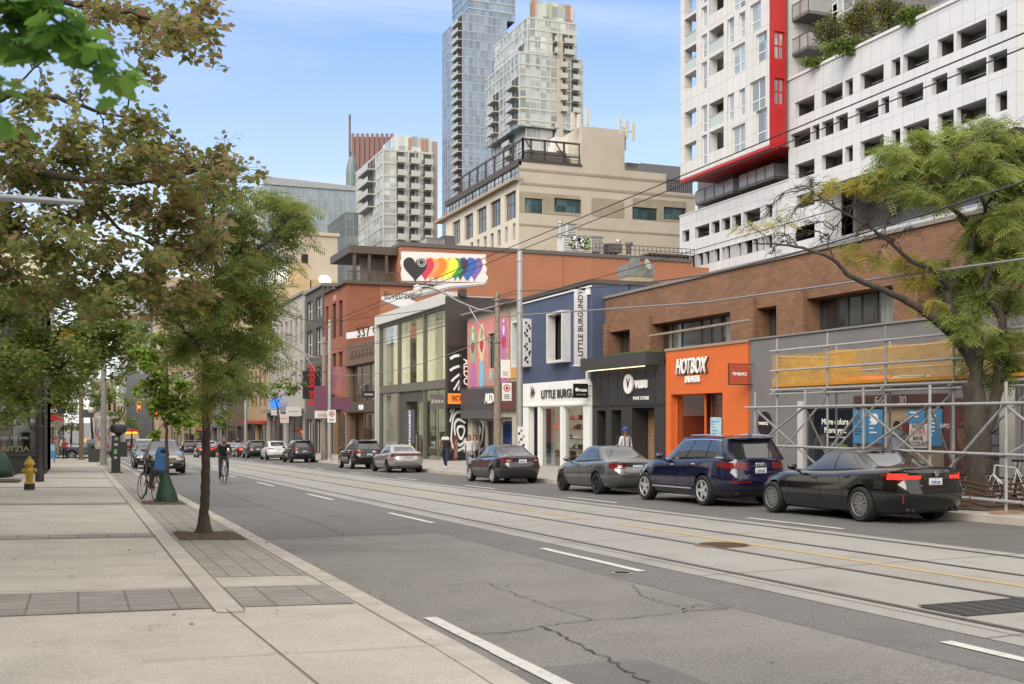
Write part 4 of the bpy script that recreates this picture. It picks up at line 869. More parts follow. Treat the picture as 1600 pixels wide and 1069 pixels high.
# brown roof terrace structure left of the hearts
ut = thing('roof_terrace','brown canopied roof terrace on top of the red brick building','roof terrace',(XF + 2,YR + 2,14))
zt1 = onY(625,386,YR).z;mb = MB();xa = onY(548,400,YR).x
mb.box(XF + .4,xH - .1,YR + .8,YR + 9,zr + 2.9,zr + 3.6);local(mb.build('canopy',mat('terrace_brown',(.075,.055,.045),.6)),ut)
mb = MB()
for x in (XF + .8,xH - 1.2,xH - 2.8): mb.box(x,x + .25,YR + .9,YR + 1.15,zr + .3,zr + 2.9)
mb.box(XF + .2,xH - .1,YR + .3,YR + .4,zr + 1.15,zr + 1.25)
for i in range(40): x = XF + .2 + i*(xH - XF - .3)/40;mb.box(x,x + .03,YR + .33,YR + .36,zr + .2,zr + 1.15)
local(mb.build('railing',mat('terrace_brown',(0,0,0))),ut)
mb = MB();mb.box(XF + 2,xH - .12,YR + 3.5,YR + 3.6,zr + .1,zr + 2.9);local(mb.build('back_wall',mat('terrace_grey',(.25,.24,.22),.7,var=.3,vscale=2)),ut)
# yellow brick chimney, rooftop clutter
chm = thing('chimney','yellow brick chimney block with a satellite dish in front of the orange wall','chimney',(33,60,7))
YC = 66.0;a = onY(983,470,YC);b = onY(1021,405,YC);M_YBR = tiles('yellow_brick',(.42,.36,.25),(.35,.29,.20),(.22,.19,.15),.24,.085,.012,dirt=.3)
zc = onY(983,412,YC).z
mb = MB();mb.box(a.x,b.x,YC,YC + 1.5,5.5,zc - .8);local(mb.build('stack',M_YBR),chm)
mb = MB();mb.box(a.x - .05,b.x + .05,YC - .05,YC + 1.55,zc - .8,zc);mb.box(a.x + .4,a.x + .9,YC + .2,YC + .7,zc,zc + .45);local(mb.build('cap',mat('chimney_cap',(.16,.17,.17),.7,var=.3,vscale=4)),chm)
mb = MB();q = onY(1005,415,YC);mb.lathe([(0,0),(.2,.02),(.38,.1)],c=(q.x,YC - .5,q.z),n=20,M=Matrix.Rotation(R(70),4,'X') @ Matrix.Rotation(R(30),4,'Y'));mb.tube([(q.x,YC - .45,q.z),(q.x,YC - .1,q.z - .6),(q.x,YC,q.z - .6)],.03,6);local(mb.build('dish',mat('dish_grey',(.4,.4,.4),.5)),chm)
YT = YR + 5
def clutter(name,label,cat,px0,px1,pt,pb,m,Y=YT,dep=1.6,kind=0):
    a = onY(px0,pt,Y);b = onY(px1,pb,Y);mb = MB()
    if kind == 0:
        mb.box(a.x,b.x,Y,Y + dep,b.z,a.z);n = 6
        for i in range(n): z = b.z + (a.z - b.z)*(i + .5)/n;mb.box(a.x + .1,b.x - .1,Y - .03,Y,z - .03,z + .03,1)
        mb.box(a.x - .06,b.x + .06,Y - .06,Y + dep + .06,a.z,a.z + .07,1)
    elif kind == 1:
        mb.lathe([((b.x - a.x)*.3,b.z),((b.x - a.x)*.3,a.z - .3),((b.x - a.x)*.5,a.z - .25),((b.x - a.x)*.45,a.z)],c=((a.x + b.x)/2,Y + .5,0),n=14)
    return tag(mb.build(name,[m,M_GREYP]),label,cat)
M_MET = mat('roof_metal',(.38,.38,.37),.5,.4,var=.2,vscale=3);M_METD = mat('roof_metal_dark',(.10,.09,.085),.6,.2)
clutter('rooftop_duct','long silver duct lying on the roof behind the hearts','duct',665,694,372,385,M_MET);clutter('rooftop_unit','dark square vent box on the roof right of the hearts','rooftop unit',694,711,369,386,M_METD)
clutter('rooftop_unit','pale stacked cooling unit covered in graffiti above the orange wall','rooftop unit',880,925,368,396,mat('unit_pale',(.5,.5,.48),.6,var=.1));clutter('rooftop_unit','narrow pale box on top of the graffiti covered cooling unit','rooftop unit',886,901,350,368,mat('unit_pale',(0,0,0)))
clutter('rooftop_unit','grey ribbed cooling unit with dark grilles right of the graffiti','rooftop unit',926,942,370,394,M_MET);clutter('rooftop_unit','small dark air handler on legs above the orange wall','rooftop unit',953,972,381,395,M_METD)
clutter('roof_vent','capped roof vent right of the air handler','roof vent',980,992,378,396,M_METD,kind=1);clutter('roof_vent','thin white capped vent pipe above the graffiti','roof vent',875,882,344,370,M_MET,kind=1);clutter('roof_vent','small mushroom vent behind the narrow railing','roof vent',965,974,373,392,M_MET,kind=1)
mb = MB();FG_ = FY(YT - .1)
for k,(px,py) in enumerate(((890,384),(899,385),(908,383),(917,385),(895,375),(906,376),(915,376))):
    c = onY(px,py,YT);P = [FG_(c.x + random.uniform(-.32,.32),.02,c.z + random.uniform(-.32,.32)) for _ in range(9)];mb.tube(P,.075,4,0);mb.tube([p + Vector((.06,-.05,.05)) for p in P[:6]],.05,4,1 if k % 3 else 2)
tag(mb.build('graffiti_tag',[M_BLACK,M_WHT,mat('lime_spray',(.35,.6,.1),.7)]),'black and white looping graffiti on the rooftop cooling units','graffiti')
mb = MB();a = onY(930,380,YT - 3);b = onY(1085,395,YT - 3)
for i in range(24): x = a.x + (b.x - a.x)*i/23;mb.box(x,x + .05,YT - 3,YT - 2.95,b.z - 1,a.z)
for z in (a.z,(a.z + b.z - .5)/2): mb.box(a.x,b.x,YT - 3.01,YT - 2.94,z - .03,z + .03)
mb.box(onY(1000,383,YT).x,b.x,YT - 2,YT,a.z - .6,a.z - .45)
tag(mb.build('roof_railing',M_METD),'thin dark pipe railing along the orange building roof','railing')
mb = MB()
for i in range(40):
    x = onY(random.uniform(833,880),390,YT).x;z = onY(800,392,YT).z;pts = [(x,YT - 1,z - 1.5)]
    for k in range(4): pts.append((pts[-1][0] + random.uniform(-.25,.3),YT - 1 + random.uniform(-.2,.2),pts[-1][2] + random.uniform(.2,.5)))
    mb.tube(pts,.02,4)
tag(mb.build('dry_shrub',mat('twig_brown',(.10,.07,.05),.9)),'bare twiggy shrub growing on the orange building roof','shrub')

# ================================================================ farther shops on the right
def simple_front(name,label,pl,pr,ztop,m,rows,ground,cat='building',glass=None,fm=None,nv=1,cols=4,dep=10,X=XF,corn=None,wins=True,wfrac=.5,topm=None):
    y0,y1 = yX(pr,X) + .02,yX(pl,X) - .02;Fr = FX(X);o = thing(name,label,cat,(X,y0,0));hh = []
    w_ = (y1 - y0)/cols
    for z0,z1 in rows:
        for i in range(cols): a = y0 + (i + .5)*w_;hh.append((a - w_*wfrac/2,a + w_*wfrac/2,z0,z1))
    gh = [(y0 + .5,y0 + (y1 - y0)*.45,base(y0),ground),(y0 + (y1 - y0)*.52,y1 - .6,base(y0),ground)]
    mb = MB();wall(mb,Fr,y0,y1,base(y1) - .5,ztop,hh + gh,.3);mb.fbox(Fr,y0,y1,-dep,-.5,base(y1) - .5,ztop - .01);mb.quad(Fr(y0,0,-4),Fr(y0,-.5,-4),Fr(y0,-.5,ztop),Fr(y0,0,ztop));local(mb.build('wall',m),o)
    for h in hh: local(window(o,Fr,*h,.2,fm or M_BLACK,glass or M_WGLASS,nv,2),o)
    for h in gh: local(window(o,Fr,*h,.3,fm or M_BLACK,M_WGLASS,3,name='display_window'),o)
    mb = MB();mb.fbox(Fr,y0,y1,-dep,.25,ztop,ztop + .3);local(mb.build('roof',topm or M_COPE),o)
    if corn: mb = MB();mb.fbox(Fr,y0,y1,.02,.8,ground + .1,ground + .5);local(mb.build('canopy',corn),o)
    return o,y0,y1
M_WB = mat('pale_stone_front',(.33,.31,.29),.85,var=.12,vscale=.8);M_GB = tiles('grey_brown_brick',(.10,.09,.08),(.08,.07,.065),(.06,.055,.05),.24,.085,.01)
o,a,b = simple_front('grey_brick_building','narrow dark grey brick building left of the red brick one',477,506,zX(455,490),M_GB,[(zX(499,490),zX(468,490)),(zX(558,490),zX(515,490)),(zX(618,490),zX(574,490))],zX(655,490),nv=2,cols=2,wfrac=.62,fm=M_FR_WHITE)
fl = thing('vertical_sign','tall black vertical sign with red lettering on the grey brick building','sign',(XF,a,4));mb = MB();z0,z1 = zX(624,499),zX(581,499);mb.box(XF - 2.0,XF - .3,a + .3,a + .5,z0,z1);local(mb.build('sign_panel',M_BLACK),fl)
local(text('foot locker'[:11],1.0,mat('sign_red_letters',(.5,.03,.03),.5),None,(XF - 1.15,a + .28,(z0 + z1)/2),(R(90),-R(90),0),ext=.01,bold=.03,sx=.9),fl)
fl2 = thing('vertical_sign','second black vertical sign with red lettering on the red brick front','sign',(XF,YR + 5,4));mb = MB();z0,z1 = zX(621,528),zX(574,528);mb.box(XF - 1.3,XF - .1,YR + 5,YR + 5.2,z0,z1);local(mb.build('sign_panel',M_BLACK),fl2)
local(text('foot locker',.9,mat('sign_red_letters',(0,0,0)),None,(XF - .7,YR + 4.98,(z0 + z1)/2),(R(90),-R(90),0),ext=.01,bold=.03,sx=.9),fl2)
o,a,b = simple_front('pale_stone_building','pale three storey building with narrow dark windows and a blue lettered shop',418,475,zX(467,460),M_WB,[(zX(546,447),zX(504,447)),(zX(606,447),zX(569,447))],zX(646,447),cols=8,corn=M_COPE,wfrac=.38)
local(text('GEOLUXE',1.5,mat('sign_blue',(.02,.18,.7),.5,emit=(.02,.2,.9),es=.3),None,FX(XF)(yX(442),.9,zX(631,442)),RX,ext=.05,bold=.06),o)
simple_front('tan_brick_building','tan brick building half hidden behind the middle honey locust',384,417,9.5,mat('tan_brick_front',(.34,.25,.15),.85,var=.15),[(6.2,8.2),(3.4,5.0)],1.0,cols=5,dep=12,corn=mat('canopy_red',(.4,.04,.04),.6))
simple_front('brown_brick_building','brown brick building farther along behind the parked dark car',355,383,11.5,tiles('brown_brick_far',(.14,.09,.07),(.11,.07,.05),(.08,.06,.05),.3,.1),[(7.5,10),(4,6)],.6,cols=5)
simple_front('grey_stucco_building','grey building farther along with small windows above the shop',332,354,8.2,mat('grey_stucco',(.22,.22,.23),.85,var=.1),[(4,6.5)],.2,cols=6,corn=mat('canopy_blue',(.04,.10,.4),.6))
simple_front('red_shop_building','far reddish brick shop building beyond the grey one',305,331,9.5,M_RBRICK,[(5.5,8),(2.4,4)],-.6,cols=6)
simple_front('tan_far_building','far tan building near the end of the right side',270,304,11,mat('tan_brick_front',(0,0,0)),[(6,9),(2,4)],-1.5,cols=8)
simple_front('slate_far_building','last slate grey building on the right before the street bends',238,269,13,M_GB,[(6,10),(1,4)],-3,cols=7)
# two stubby shopfront details: hanging white boxes, pharmacy style sign boards
for px,py,w_,h_,c,lab in ((459,632 + 11,1.6,1.0,(.6,.6,.58),'white blank sign board over the second shop door'),(443,654,1.2,1.0,(.62,.55,.55),'small pale square sign with faint red print'),(432,645,1.2,.6,(.55,.6,.65),'narrow pale sign near the flat topped tree')):
    q = onX(px,py,XF - 1.2);mb = MB();mb.box(q.x - w_/2,q.x + w_/2,q.y,q.y + .12,q.z - h_/2,q.z + h_/2);mb.box(q.x + w_/2,XF,q.y + .04,q.y + .08,q.z + h_/3,q.z + h_/3 + .06)
    mb.box(q.x - w_/3,q.x + w_/3,q.y - .01,q.y,q.z - .04,q.z + .04,1)
    tag(mb.build('shop_sign',[mat('sign_board_%d' % px,c,.6),mat('faint_red',(.5,.2,.2),.6)]),lab,'sign')
# ================================================================ beige office block
M_BEI = mat('beige_concrete',(.46,.415,.345),.85,var=.10,vscale=.25,detail=8);M_BEIW = mat('beige_lit_side',(.52,.48,.41),.85,var=.07,vscale=.3);M_BEID = mat('beige_band',(.30,.255,.20),.85,var=.1,vscale=.5)  # street side is a lighter copy, coloured as the sunlit face
YB = 121.0;cb = onY(811,251,YB);XBG = cb.x;zbt = cb.z
bg_ = thing('beige_office_block','beige six storey concrete office block with a roof deck frame behind the orange wall','building',(XBG,YB,0))
def bx_(px,py): p = onY(px,py,YB);return p.x,p.z
xR = onY(1086,300,YB).x;xmid = onY(978,262,YB).x;x2 = onY(1041,266,YB).x
FBY = FY(YB)
hh = []
for a,b in ((820,848),(866,908),(988,1027),(1037,1072)):
    xa_,za_ = bx_(a,309 if a < 900 else 323);xb_,zb_ = bx_(b,334 if a < 900 else 345);hh.append((xa_,xb_,zb_,za_))
mb = MB();wall(mb,FBY,XBG,xR,-3,bx_(1000,296)[1],hh,.3)
z_a = bx_(1000,296)[1];z1_ = bx_(811,251)[1];z2_ = bx_(1000,262)[1];
mb.box(XBG + .8,x2,YB + .01,YB + 26,z_a,z1_ - .02)
mb.box(XBG + .8,xR,YB + .32,YB + 26,-3,z_a - .01);mb.quad((XBG,YB,z_a),(x2,YB,z_a),(x2,YB,z1_),(XBG,YB,z1_))
local(mb.build('wall',M_BEI),bg_)
for h in hh: local(window(bg_,FBY,*h,.12,M_FR_DARK,winmat('teal_panes',(.06,.11,.12),.05,.5,(1.2,3),.01),3 if h[1] - h[0] > 2.6 else 2),bg_)
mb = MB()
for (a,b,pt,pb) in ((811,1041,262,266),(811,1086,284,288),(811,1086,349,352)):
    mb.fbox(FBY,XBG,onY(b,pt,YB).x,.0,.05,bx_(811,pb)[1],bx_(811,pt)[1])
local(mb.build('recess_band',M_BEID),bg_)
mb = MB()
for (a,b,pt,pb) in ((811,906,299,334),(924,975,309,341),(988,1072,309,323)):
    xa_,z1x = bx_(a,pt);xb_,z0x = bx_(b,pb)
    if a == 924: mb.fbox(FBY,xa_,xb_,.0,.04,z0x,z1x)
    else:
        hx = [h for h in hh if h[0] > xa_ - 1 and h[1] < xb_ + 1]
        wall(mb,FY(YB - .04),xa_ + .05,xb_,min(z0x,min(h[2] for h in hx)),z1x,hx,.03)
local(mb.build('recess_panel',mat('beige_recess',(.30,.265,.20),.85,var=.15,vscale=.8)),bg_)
y1b = onX(697,300,XBG).y;FBX = FX(XBG);hh = []
for k,(a,b) in enumerate(((707,719),(725.5,739),(745,760),(766,782),(788.5,806))): hh.append((onX(b,300,XBG).y,onX(a,300,XBG).y,zX(344,797,XBG),zX(301,797,XBG)))
for a,b in ((709,712),(722,725),(735,739),(745,749),(755.5,760),(766,771),(777,782),(789,793),(801,805)): hh.append((onX(b,300,XBG).y,onX(a,300,XBG).y,zX(375,803,XBG),zX(349,803,XBG)))
zc0,zc1 = zX(282,811,XBG),zX(258,811,XBG)
mb = MB();wall(mb,FBX,YB + .01,y1b,-3,zc0,hh,.35);local(mb.build('street_wall',M_BEIW),bg_)
for h in hh: local(window(bg_,FBX,*h,.3,M_FR_DARK,winmat('grey_panes',(.10,.11,.12),.1,.5,(1.4,5),.02),3 if h[1] - h[0] > 2 else 1,1,rows=(.6,)),bg_)
mb = MB();mb.fbox(FBX,YB - .05,y1b + 3.5,-.5,.7,zc0,zc0 + .35);local(mb.build('cornice',mat('cornice_beige',(.30,.25,.19),.8)),bg_)
n = 10;ww = (y1b - YB)/n
for i in range(n): local(window(bg_,FBX,YB + .1 + i*ww,YB + (i + 1)*ww - .15,zc0 + .36,zc1,.02,M_FR_DARK,winmat('pale_panes',(.25,.27,.28),.1,.5,(1.2,2),.02),2,2,name='clerestory_window'),bg_)
mb = MB();mb.fbox(FBX,YB,y1b,-.3,.15,zc1,zc1 + .75);mb.box(XBG + .1,xR,YB + .3,YB + 26,zc1 + .3,zc1 + .5) if 0 else None;local(mb.build('roof_edge',mat('dark_roof_edge',(.06,.05,.045),.6)),bg_)
# penthouse block
pa = onY(909,199,YB);pb = onY(975,262,YB)
mb = MB();mb.box(pa.x,onY(976,210,YB).x,YB + .015,YB + 7,zbt - 1.2,onY(940,200,YB).z);local(mb.build('penthouse',M_BEI),bg_)
mb = MB()
for (px0,px1,py) in ((811,909,251),(975,1041,262),(1041,1086,297)):
    pass
mb.box(XBG - .1,pa.x,YB - .1,YB + .3,zbt - .05,zbt + .2);local(mb.build('parapet',mat('dark_roof_edge',(0,0,0))),bg_)
# roof frame
mb = MB();zf1 = onY(832,215,YB).z;x0f = onY(820,240,YB).x;x1f = pa.x
xs = [x0f + (x1f - x0f)*t for t in (0,.14,.38,.72,1)]
for x in xs: mb.box(x - .1,x + .1,YB + .5,YB + .7,zbt,zf1)
mb.box(x0f,x1f,YB + .5,YB + .7,zf1 - .2,zf1);mb.box(x0f,x1f,YB + .5,YB + .7,zbt + 1.1,zbt + 1.22)
ys_ = [YB + .6 + i*3.2 for i in range(8)]
for y in ys_: mb.box(x0f - .1,x0f + .1,y - .1,y + .1,zbt,zf1)
mb.box(x0f - .1,x0f + .1,YB + .6,ys_[-1],zf1 - .2,zf1)
for z in (.4,.8,1.2,1.6): mb.box(XBG + .5,XBG + .56,YB + .3,y1b - 2,zbt + z,zbt + z + .05);mb.box(XBG + .5,x1f,YB + .2,YB + .26,zbt + z*.8,zbt + z*.8 + .05)
mb.tube([(x0f + .2,YB + .6,zf1),(x0f + 4,YB + 5,zbt + 1)],.08,6);mb.tube([(x1f - 3,YB + 1,zf1),(x1f - .5,YB + 2,zbt)],.08,6)
tag(mb.build('roof_frame',M_FR_DARK),'dark steel pergola frame on the beige office block roof','roof frame')
for i,(x,w_,h_,lab,c) in enumerate(((x0f + 1.5,5.5,2.2,'dark bulky air handler inside the roof frame',(.10,.095,.09)),(x0f + 5.5,3.2,4.4,'white rounded cooling unit rising behind the roof frame',(.62,.60,.55)),(x1f - 3.0,2.4,2.4,'grey boxy air handler beside the penthouse',(.25,.24,.22)))):
    mb = MB();mb.box(x,x + w_,YB + 3 + i,YB + 5 + i,zbt,zbt + h_*.8);mb.box(x + .2,x + w_ - .2,YB + 3.2 + i,YB + 4.8 + i,zbt + h_*.8,zbt + h_);mb.box(x + .3,x + w_*.45,YB + 2.95 + i,YB + 3 + i,zbt + .3,zbt + h_*.6,1)
    tag(mb.build('rooftop_unit',[mat('roof_unit_%s' % 'abc'[i],c,.6),M_METD]),lab,'rooftop unit')
def antenna(px,pyb,pyt,Y,label,n=1):
    p = onY(px,pyb,Y);q = onY(px,pyt,Y);mb = MB();mb.tube([p,q],.12,6)
    for k in range(n): x = p.x + (k - (n - 1)/2)*.9;z = q.z - .2*k;mb.tube([(p.x,Y,z - 1),(x,Y - .3,z - 1)],.05,5,1);mb.box(x - .2,x + .2,Y - .5,Y - .3,z - 2.0,z,0)
    tag(mb.build('antenna',[mat('antenna_white',(.55,.53,.48),.6),M_METD]),label,'antenna')
antenna(916,200,170,YB + .5,'white panel antenna on the left corner of the beige penthouse');antenna(893,205,178,YB + .8,'short white antenna left of the penthouse corner');antenna(977,235,188,YB + .5,'cluster of white panel antennas on the right of the penthouse',3);antenna(903,205,180,YB + 3,'thin mast behind the penthouse corner')
clutter('rooftop_unit','pair of round silver fans on the beige roof right of the penthouse','rooftop unit',979,999,255,263,M_MET,YB + 3,2)
# dark office slab right behind
ds = thing('dark_office_slab','distant dark glass office slab right of the beige block','building',(110,200,0));mb = MB();a = onY(1003,256,200);b = onY(1080,300,200)
mb.box(a.x,b.x,200,215,-5,onY(1040,281,200).z);local(mb.build('glazing',winmat('slate_panes',(.09,.11,.15),.2,.3,(2,3.5),.02)),ds)
mb = MB();mb.box(a.x - .5,b.x + .5,199.5,215,onY(1040,281,200).z,a.z)
for i in range(26): x = a.x + (b.x - a.x)*i/25;mb.box(x - .1,x + .1,199.6,199.9,10,onY(1040,281,200).z)
local(mb.build('crown',mat('slate_band',(.10,.10,.115),.6)),ds)
# ================================================================ white residential block and its tower
XW_ = 60.0;M_WPAN = tiles('white_cladding',(.55,.56,.585),(.52,.53,.555),(.40,.40,.42),1.25,1.6,.03,0,.5,dirt=.08,bump=.4,dscale=.2)
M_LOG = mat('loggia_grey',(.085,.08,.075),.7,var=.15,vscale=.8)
def c3(x): return 1040 + x/2.43
def wrow(xs,xr,yt,yb,X=XW_):
    d = c3(xr);z1,z0 = onX(d,yt/2.43,X).z,onX(d,yb/2.43,X).z
    return [(onX(c3(b),300,X).y,onX(c3(a),300,X).y,z0,z1) for a,b in xs]
rA = [(505,565),(607,672),(697,711),(755,828),(875,891),(920,1000),(1052,1094),(1125,1218),(1275,1297)]
rB = [(488,550),(570,584),(607,638),(660,692),(737,808),(835,849),(898,978),(1030,1070),(1125,1218),(1250,1297)]
rD = [(72,90),(120,166),(183,205),(222,245),(262,287),(306,359),(392,405),(428,483),(508,566)]
rE = [(72,115),(130,142),(155,180),(192,206),(236,260),(280,330),(362,376),(415,467),(508,566)]
wbld = thing('white_residential_block','white panelled apartment block with rows of deep loggias above the brick building','building',(XW_,60,0))
up = wrow(rA,535,372,432) + wrow(rB,520,494,551) + wrow(rA,535,612,669)
FWB = FX(XW_);yL = onX(1232,300,XW_).y;yR_ = onX(1588,300,XW_).y;yLL = onX(1062,300,XW_).y;yM = onX(1288,300,XW_).y
zTop = onX(1232,127,XW_).z;zC0 = onX(1260,300,XW_).z
lo = wrow(rD,455,757,808) + wrow(rE,440,880,932);dz_ = lo[0][3] - lo[9][3]
lo += [(a,b,c - dz_,d - dz_) for a,b,c,d in lo[:9]] + [(a,b,c - dz_,d - dz_) for a,b,c,d in lo[9:18]]
zLow = onX(1062,339,XW_).z
mb = MB();up = [(a,b + .55,c,d) for a,b,c,d in up];lo = [(a,b + .5,c,d) for a,b,c,d in lo];wall(mb,FWB,yR_,yL,zC0,zTop,up,.45);wall(mb,FWB,yM,yL,-4,zC0 - .01,[h for h in lo if h[1] < yL],.45);wall(mb,FWB,yL,yLL,-4,zLow,[h for h in lo if h[0] > yL],.45);lo = [h for h in lo if h[1] < yL or h[0] > yL]
mb.quad(FWB(yM,0,zLow),FWB(yL,0,zLow),FWB(yL,0,zC0),FWB(yM,0,zC0)) if zLow < zC0 else None
mb.quad(FWB(yR_,0,zC0),FWB(yR_,-20,zC0),FWB(yR_,-20,zTop),FWB(yR_,0,zTop))
mb.fbox(FWB,yR_ + .1,yL,-20,-1.8,zC0,zTop - .05);mb.fbox(FWB,yM,yLL,-20,-1.8,-4,zC0 - .06);mb.fbox(FWB,yL,yLL,-20,-1.8,zC0 - .06,zLow - .05)
mb.quad(FWB(yR_,0,zC0),FWB(yM,0,zC0),FWB(yM,-5,zC0),FWB(yR_,-5,zC0));mb.quad(FWB(yM,0,-4),FWB(yM,-5,-4),FWB(yM,-5,zC0),FWB(yM,0,zC0))
mb.quad(FWB(yL,0,zLow),FWB(yL,-1.8,zLow),FWB(yL,-1.8,zTop),FWB(yL,0,zTop))
local(mb.build('wall',M_WPAN),wbld)
for i,h in enumerate(up + lo[:27]):
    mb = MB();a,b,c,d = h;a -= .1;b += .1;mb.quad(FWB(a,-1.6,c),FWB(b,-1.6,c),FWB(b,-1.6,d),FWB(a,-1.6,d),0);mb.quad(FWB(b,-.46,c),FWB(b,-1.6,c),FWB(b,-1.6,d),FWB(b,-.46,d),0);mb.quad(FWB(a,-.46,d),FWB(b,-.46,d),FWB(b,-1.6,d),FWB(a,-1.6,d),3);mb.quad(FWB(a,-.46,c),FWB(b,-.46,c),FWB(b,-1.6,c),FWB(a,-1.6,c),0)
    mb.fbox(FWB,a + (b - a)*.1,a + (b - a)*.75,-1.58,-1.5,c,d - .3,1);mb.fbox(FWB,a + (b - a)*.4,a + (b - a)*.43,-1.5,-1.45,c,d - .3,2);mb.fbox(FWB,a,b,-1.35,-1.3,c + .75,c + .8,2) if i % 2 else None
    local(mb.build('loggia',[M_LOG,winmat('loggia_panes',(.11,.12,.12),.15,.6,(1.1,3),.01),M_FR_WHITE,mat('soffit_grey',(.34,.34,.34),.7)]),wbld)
mb = MB();mb.fbox(FWB,yR_ - .1,yL + .1,-20,.12,zTop,zTop + .25);mb.fbox(FWB,yL,yLL + .1,-.6,.06,zLow,zLow + .12);local(mb.build('parapet',mat('parapet_light',(.55,.55,.55),.6)),wbld)
# recessed terrace level on the right with balustrade
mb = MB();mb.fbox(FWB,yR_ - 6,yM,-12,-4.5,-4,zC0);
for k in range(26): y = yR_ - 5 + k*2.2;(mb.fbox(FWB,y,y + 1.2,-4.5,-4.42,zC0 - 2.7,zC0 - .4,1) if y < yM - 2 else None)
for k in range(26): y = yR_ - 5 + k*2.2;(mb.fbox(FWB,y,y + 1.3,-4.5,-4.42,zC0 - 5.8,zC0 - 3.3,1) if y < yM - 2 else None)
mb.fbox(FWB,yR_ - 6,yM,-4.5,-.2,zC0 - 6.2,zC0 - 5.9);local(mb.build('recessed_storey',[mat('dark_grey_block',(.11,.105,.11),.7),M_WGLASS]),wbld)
mb = MB();mb.fbox(FWB,yR_ - 6,yM,-.3,-.25,zC0 - 5.9,zC0 - 4.7);mb.fbox(FWB,yR_ - 6,yM,-.35,-.2,zC0 - 4.7,zC0 - 4.6,1);local(mb.build('balustrade',[mat('frosted_glass',(.42,.44,.45),.2),M_STEEL]),wbld)
# roof garden: glass screen, shrubs
mb = MB();mb.fbox(FWB,yR_ + 4,onX(1300,60,XW_).y,-2.2,-2.15,zTop,zTop + 1.5);mb.fbox(FWB,yR_ + 4,onX(1300,60,XW_).y,-2.25,-2.1,zTop + 1.5,zTop + 1.58,1);tag(mb.build('glass_screen',[mat('frosted_green_glass',(.38,.45,.42),.15),M_STEEL]),'pale green glass screen along the roof garden of the white block','glass screen')
# tower with the red frame
XT = 57.8;FT = FX(XT);tw = thing('red_edged_tower','white panelled tower with scattered windows and a bright red edge and underside','building',(XT,90,26))
def c8(x): return 1040 + x/3.34
def rt(x0,x1,a,b): m = c8((x0 + x1)/2);return (onX(c8(x1),100,XT).y,onX(c8(x0),100,XT).y,onX(m,b/3.34,XT).z,onX(m,a/3.34,XT).z)
Wn = [rt(*v) for v in ((187,216,35,140),(187,216,180,300),(187,216,325,465),(187,216,550,690),(187,216,705,860),(323,357,95,225),(383,415,65,195),(440,497,15,160),(345,415,235,380),(472,528,170,320),(440,520,415,575),(383,415,465,600),(323,357,490,625),(345,415,655,800),(470,528,570,750),(345,415,-60,50),(187,216,-90,15))]
Lg = [rt(*v) for v in ((228,303,140,265),(228,303,285,380),(228,303,525,655),(228,303,675,785),(228,303,-60,60))]
Cn = [rt(*v) for v in ((98,160,85,230),(98,160,245,365),(98,160,380,460),(98,160,575,665),(98,160,745,835),(98,160,-60,70))]
tR,tL = onX(1202.5,200,XT).y,onX(1063,200,XT).y;tz0 = onX(1202,227,XT).z;tz1 = 58;tC = onX(1092,200,XT).y
M_TPAN = tiles('warm_white_cladding',(.56,.555,.55),(.53,.525,.52),(.36,.36,.36),1.1,1.55,.03,0,.5,dirt=.08,dscale=.2)
mb = MB();wall(mb,FT,tR + .02,tL,tz0,tz1,Wn + Lg + Cn,.9);mb.fbox(FT,tR + .3,tC,-18,-2.2,tz0 + .1,tz1)
mb.quad(FT(tC,-.9,tz0),FT(tC,-6,tz0),FT(tC,-6,tz1),FT(tC,-.9,tz1))
for c in Cn + Lg: mb.fbox(FT,c[0] - .2,c[1],-6 if c in Cn else -2.2,-.9,c[2] - .3,c[2] - .02)
mb.fbox(FT,tL - .5,tL - .05,-6,-5.5,tz0,tz1)
local(mb.build('wall',M_TPAN),tw)
M_REDP = mat('red_cladding',(.40,.014,.016),.45,var=.06);rr = onY(1228,100,tR).x;mb = MB()
zr_ = [z for z in (tz0,onY(1210,163,tR).z,onY(1210,121,tR).z,onY(1210,92,tR).z,onY(1210,48,tR).z,tz1)]
FYT = FY(tR);xa_ = onY(1210,100,tR).x;wr = [(xa_,rr - .15,zr_[1],zr_[2]),(xa_,rr - .15,zr_[3],zr_[4])]
wall(mb,FYT,XT - .0,rr,tz0,tz1,wr,.3);mb.quad((XT,tR,tz0),(XT,tL,tz0 + .0),(XT + 5.2,tL,tz0),(XT + 5.2,tR,tz0));mb.fbox(FT,tR,tL,-.9,.03,tz0 - .25,tz0 + .02)
mb.quad((rr,tR,tz0),(rr,tR + 3,tz0),(rr,tR + 3,tz1),(rr,tR,tz1));local(mb.build('red_edge',M_REDP),tw)
for h in wr: local(window(tw,FYT,*h,.15,M_REDP,winmat('tower_panes',(.26,.30,.32),.1,.4,(1,3),.015),2,2,fw=.12),tw)
for h in Wn: local(window(tw,FT,*h,.2,M_FR_WHITE,MATS['tower_panes'],2 if h[1] - h[0] > 2.2 else 1,1,fw=.10,rows=(.35,)),tw)
for h in Lg[:1] + Lg[2:3] + Cn[:2]:
    mb = MB();mb.fbox(FT,h[0],h[1],-.12,-.08,h[2],h[2] + 1.1);mb.fbox(FT,h[0],h[1],-.14,-.04,h[2] + 1.1,h[2] + 1.16,1);local(mb.build('glass_railing',[mat('rail_glass',(.40,.45,.43),.15),M_STEEL]),tw)
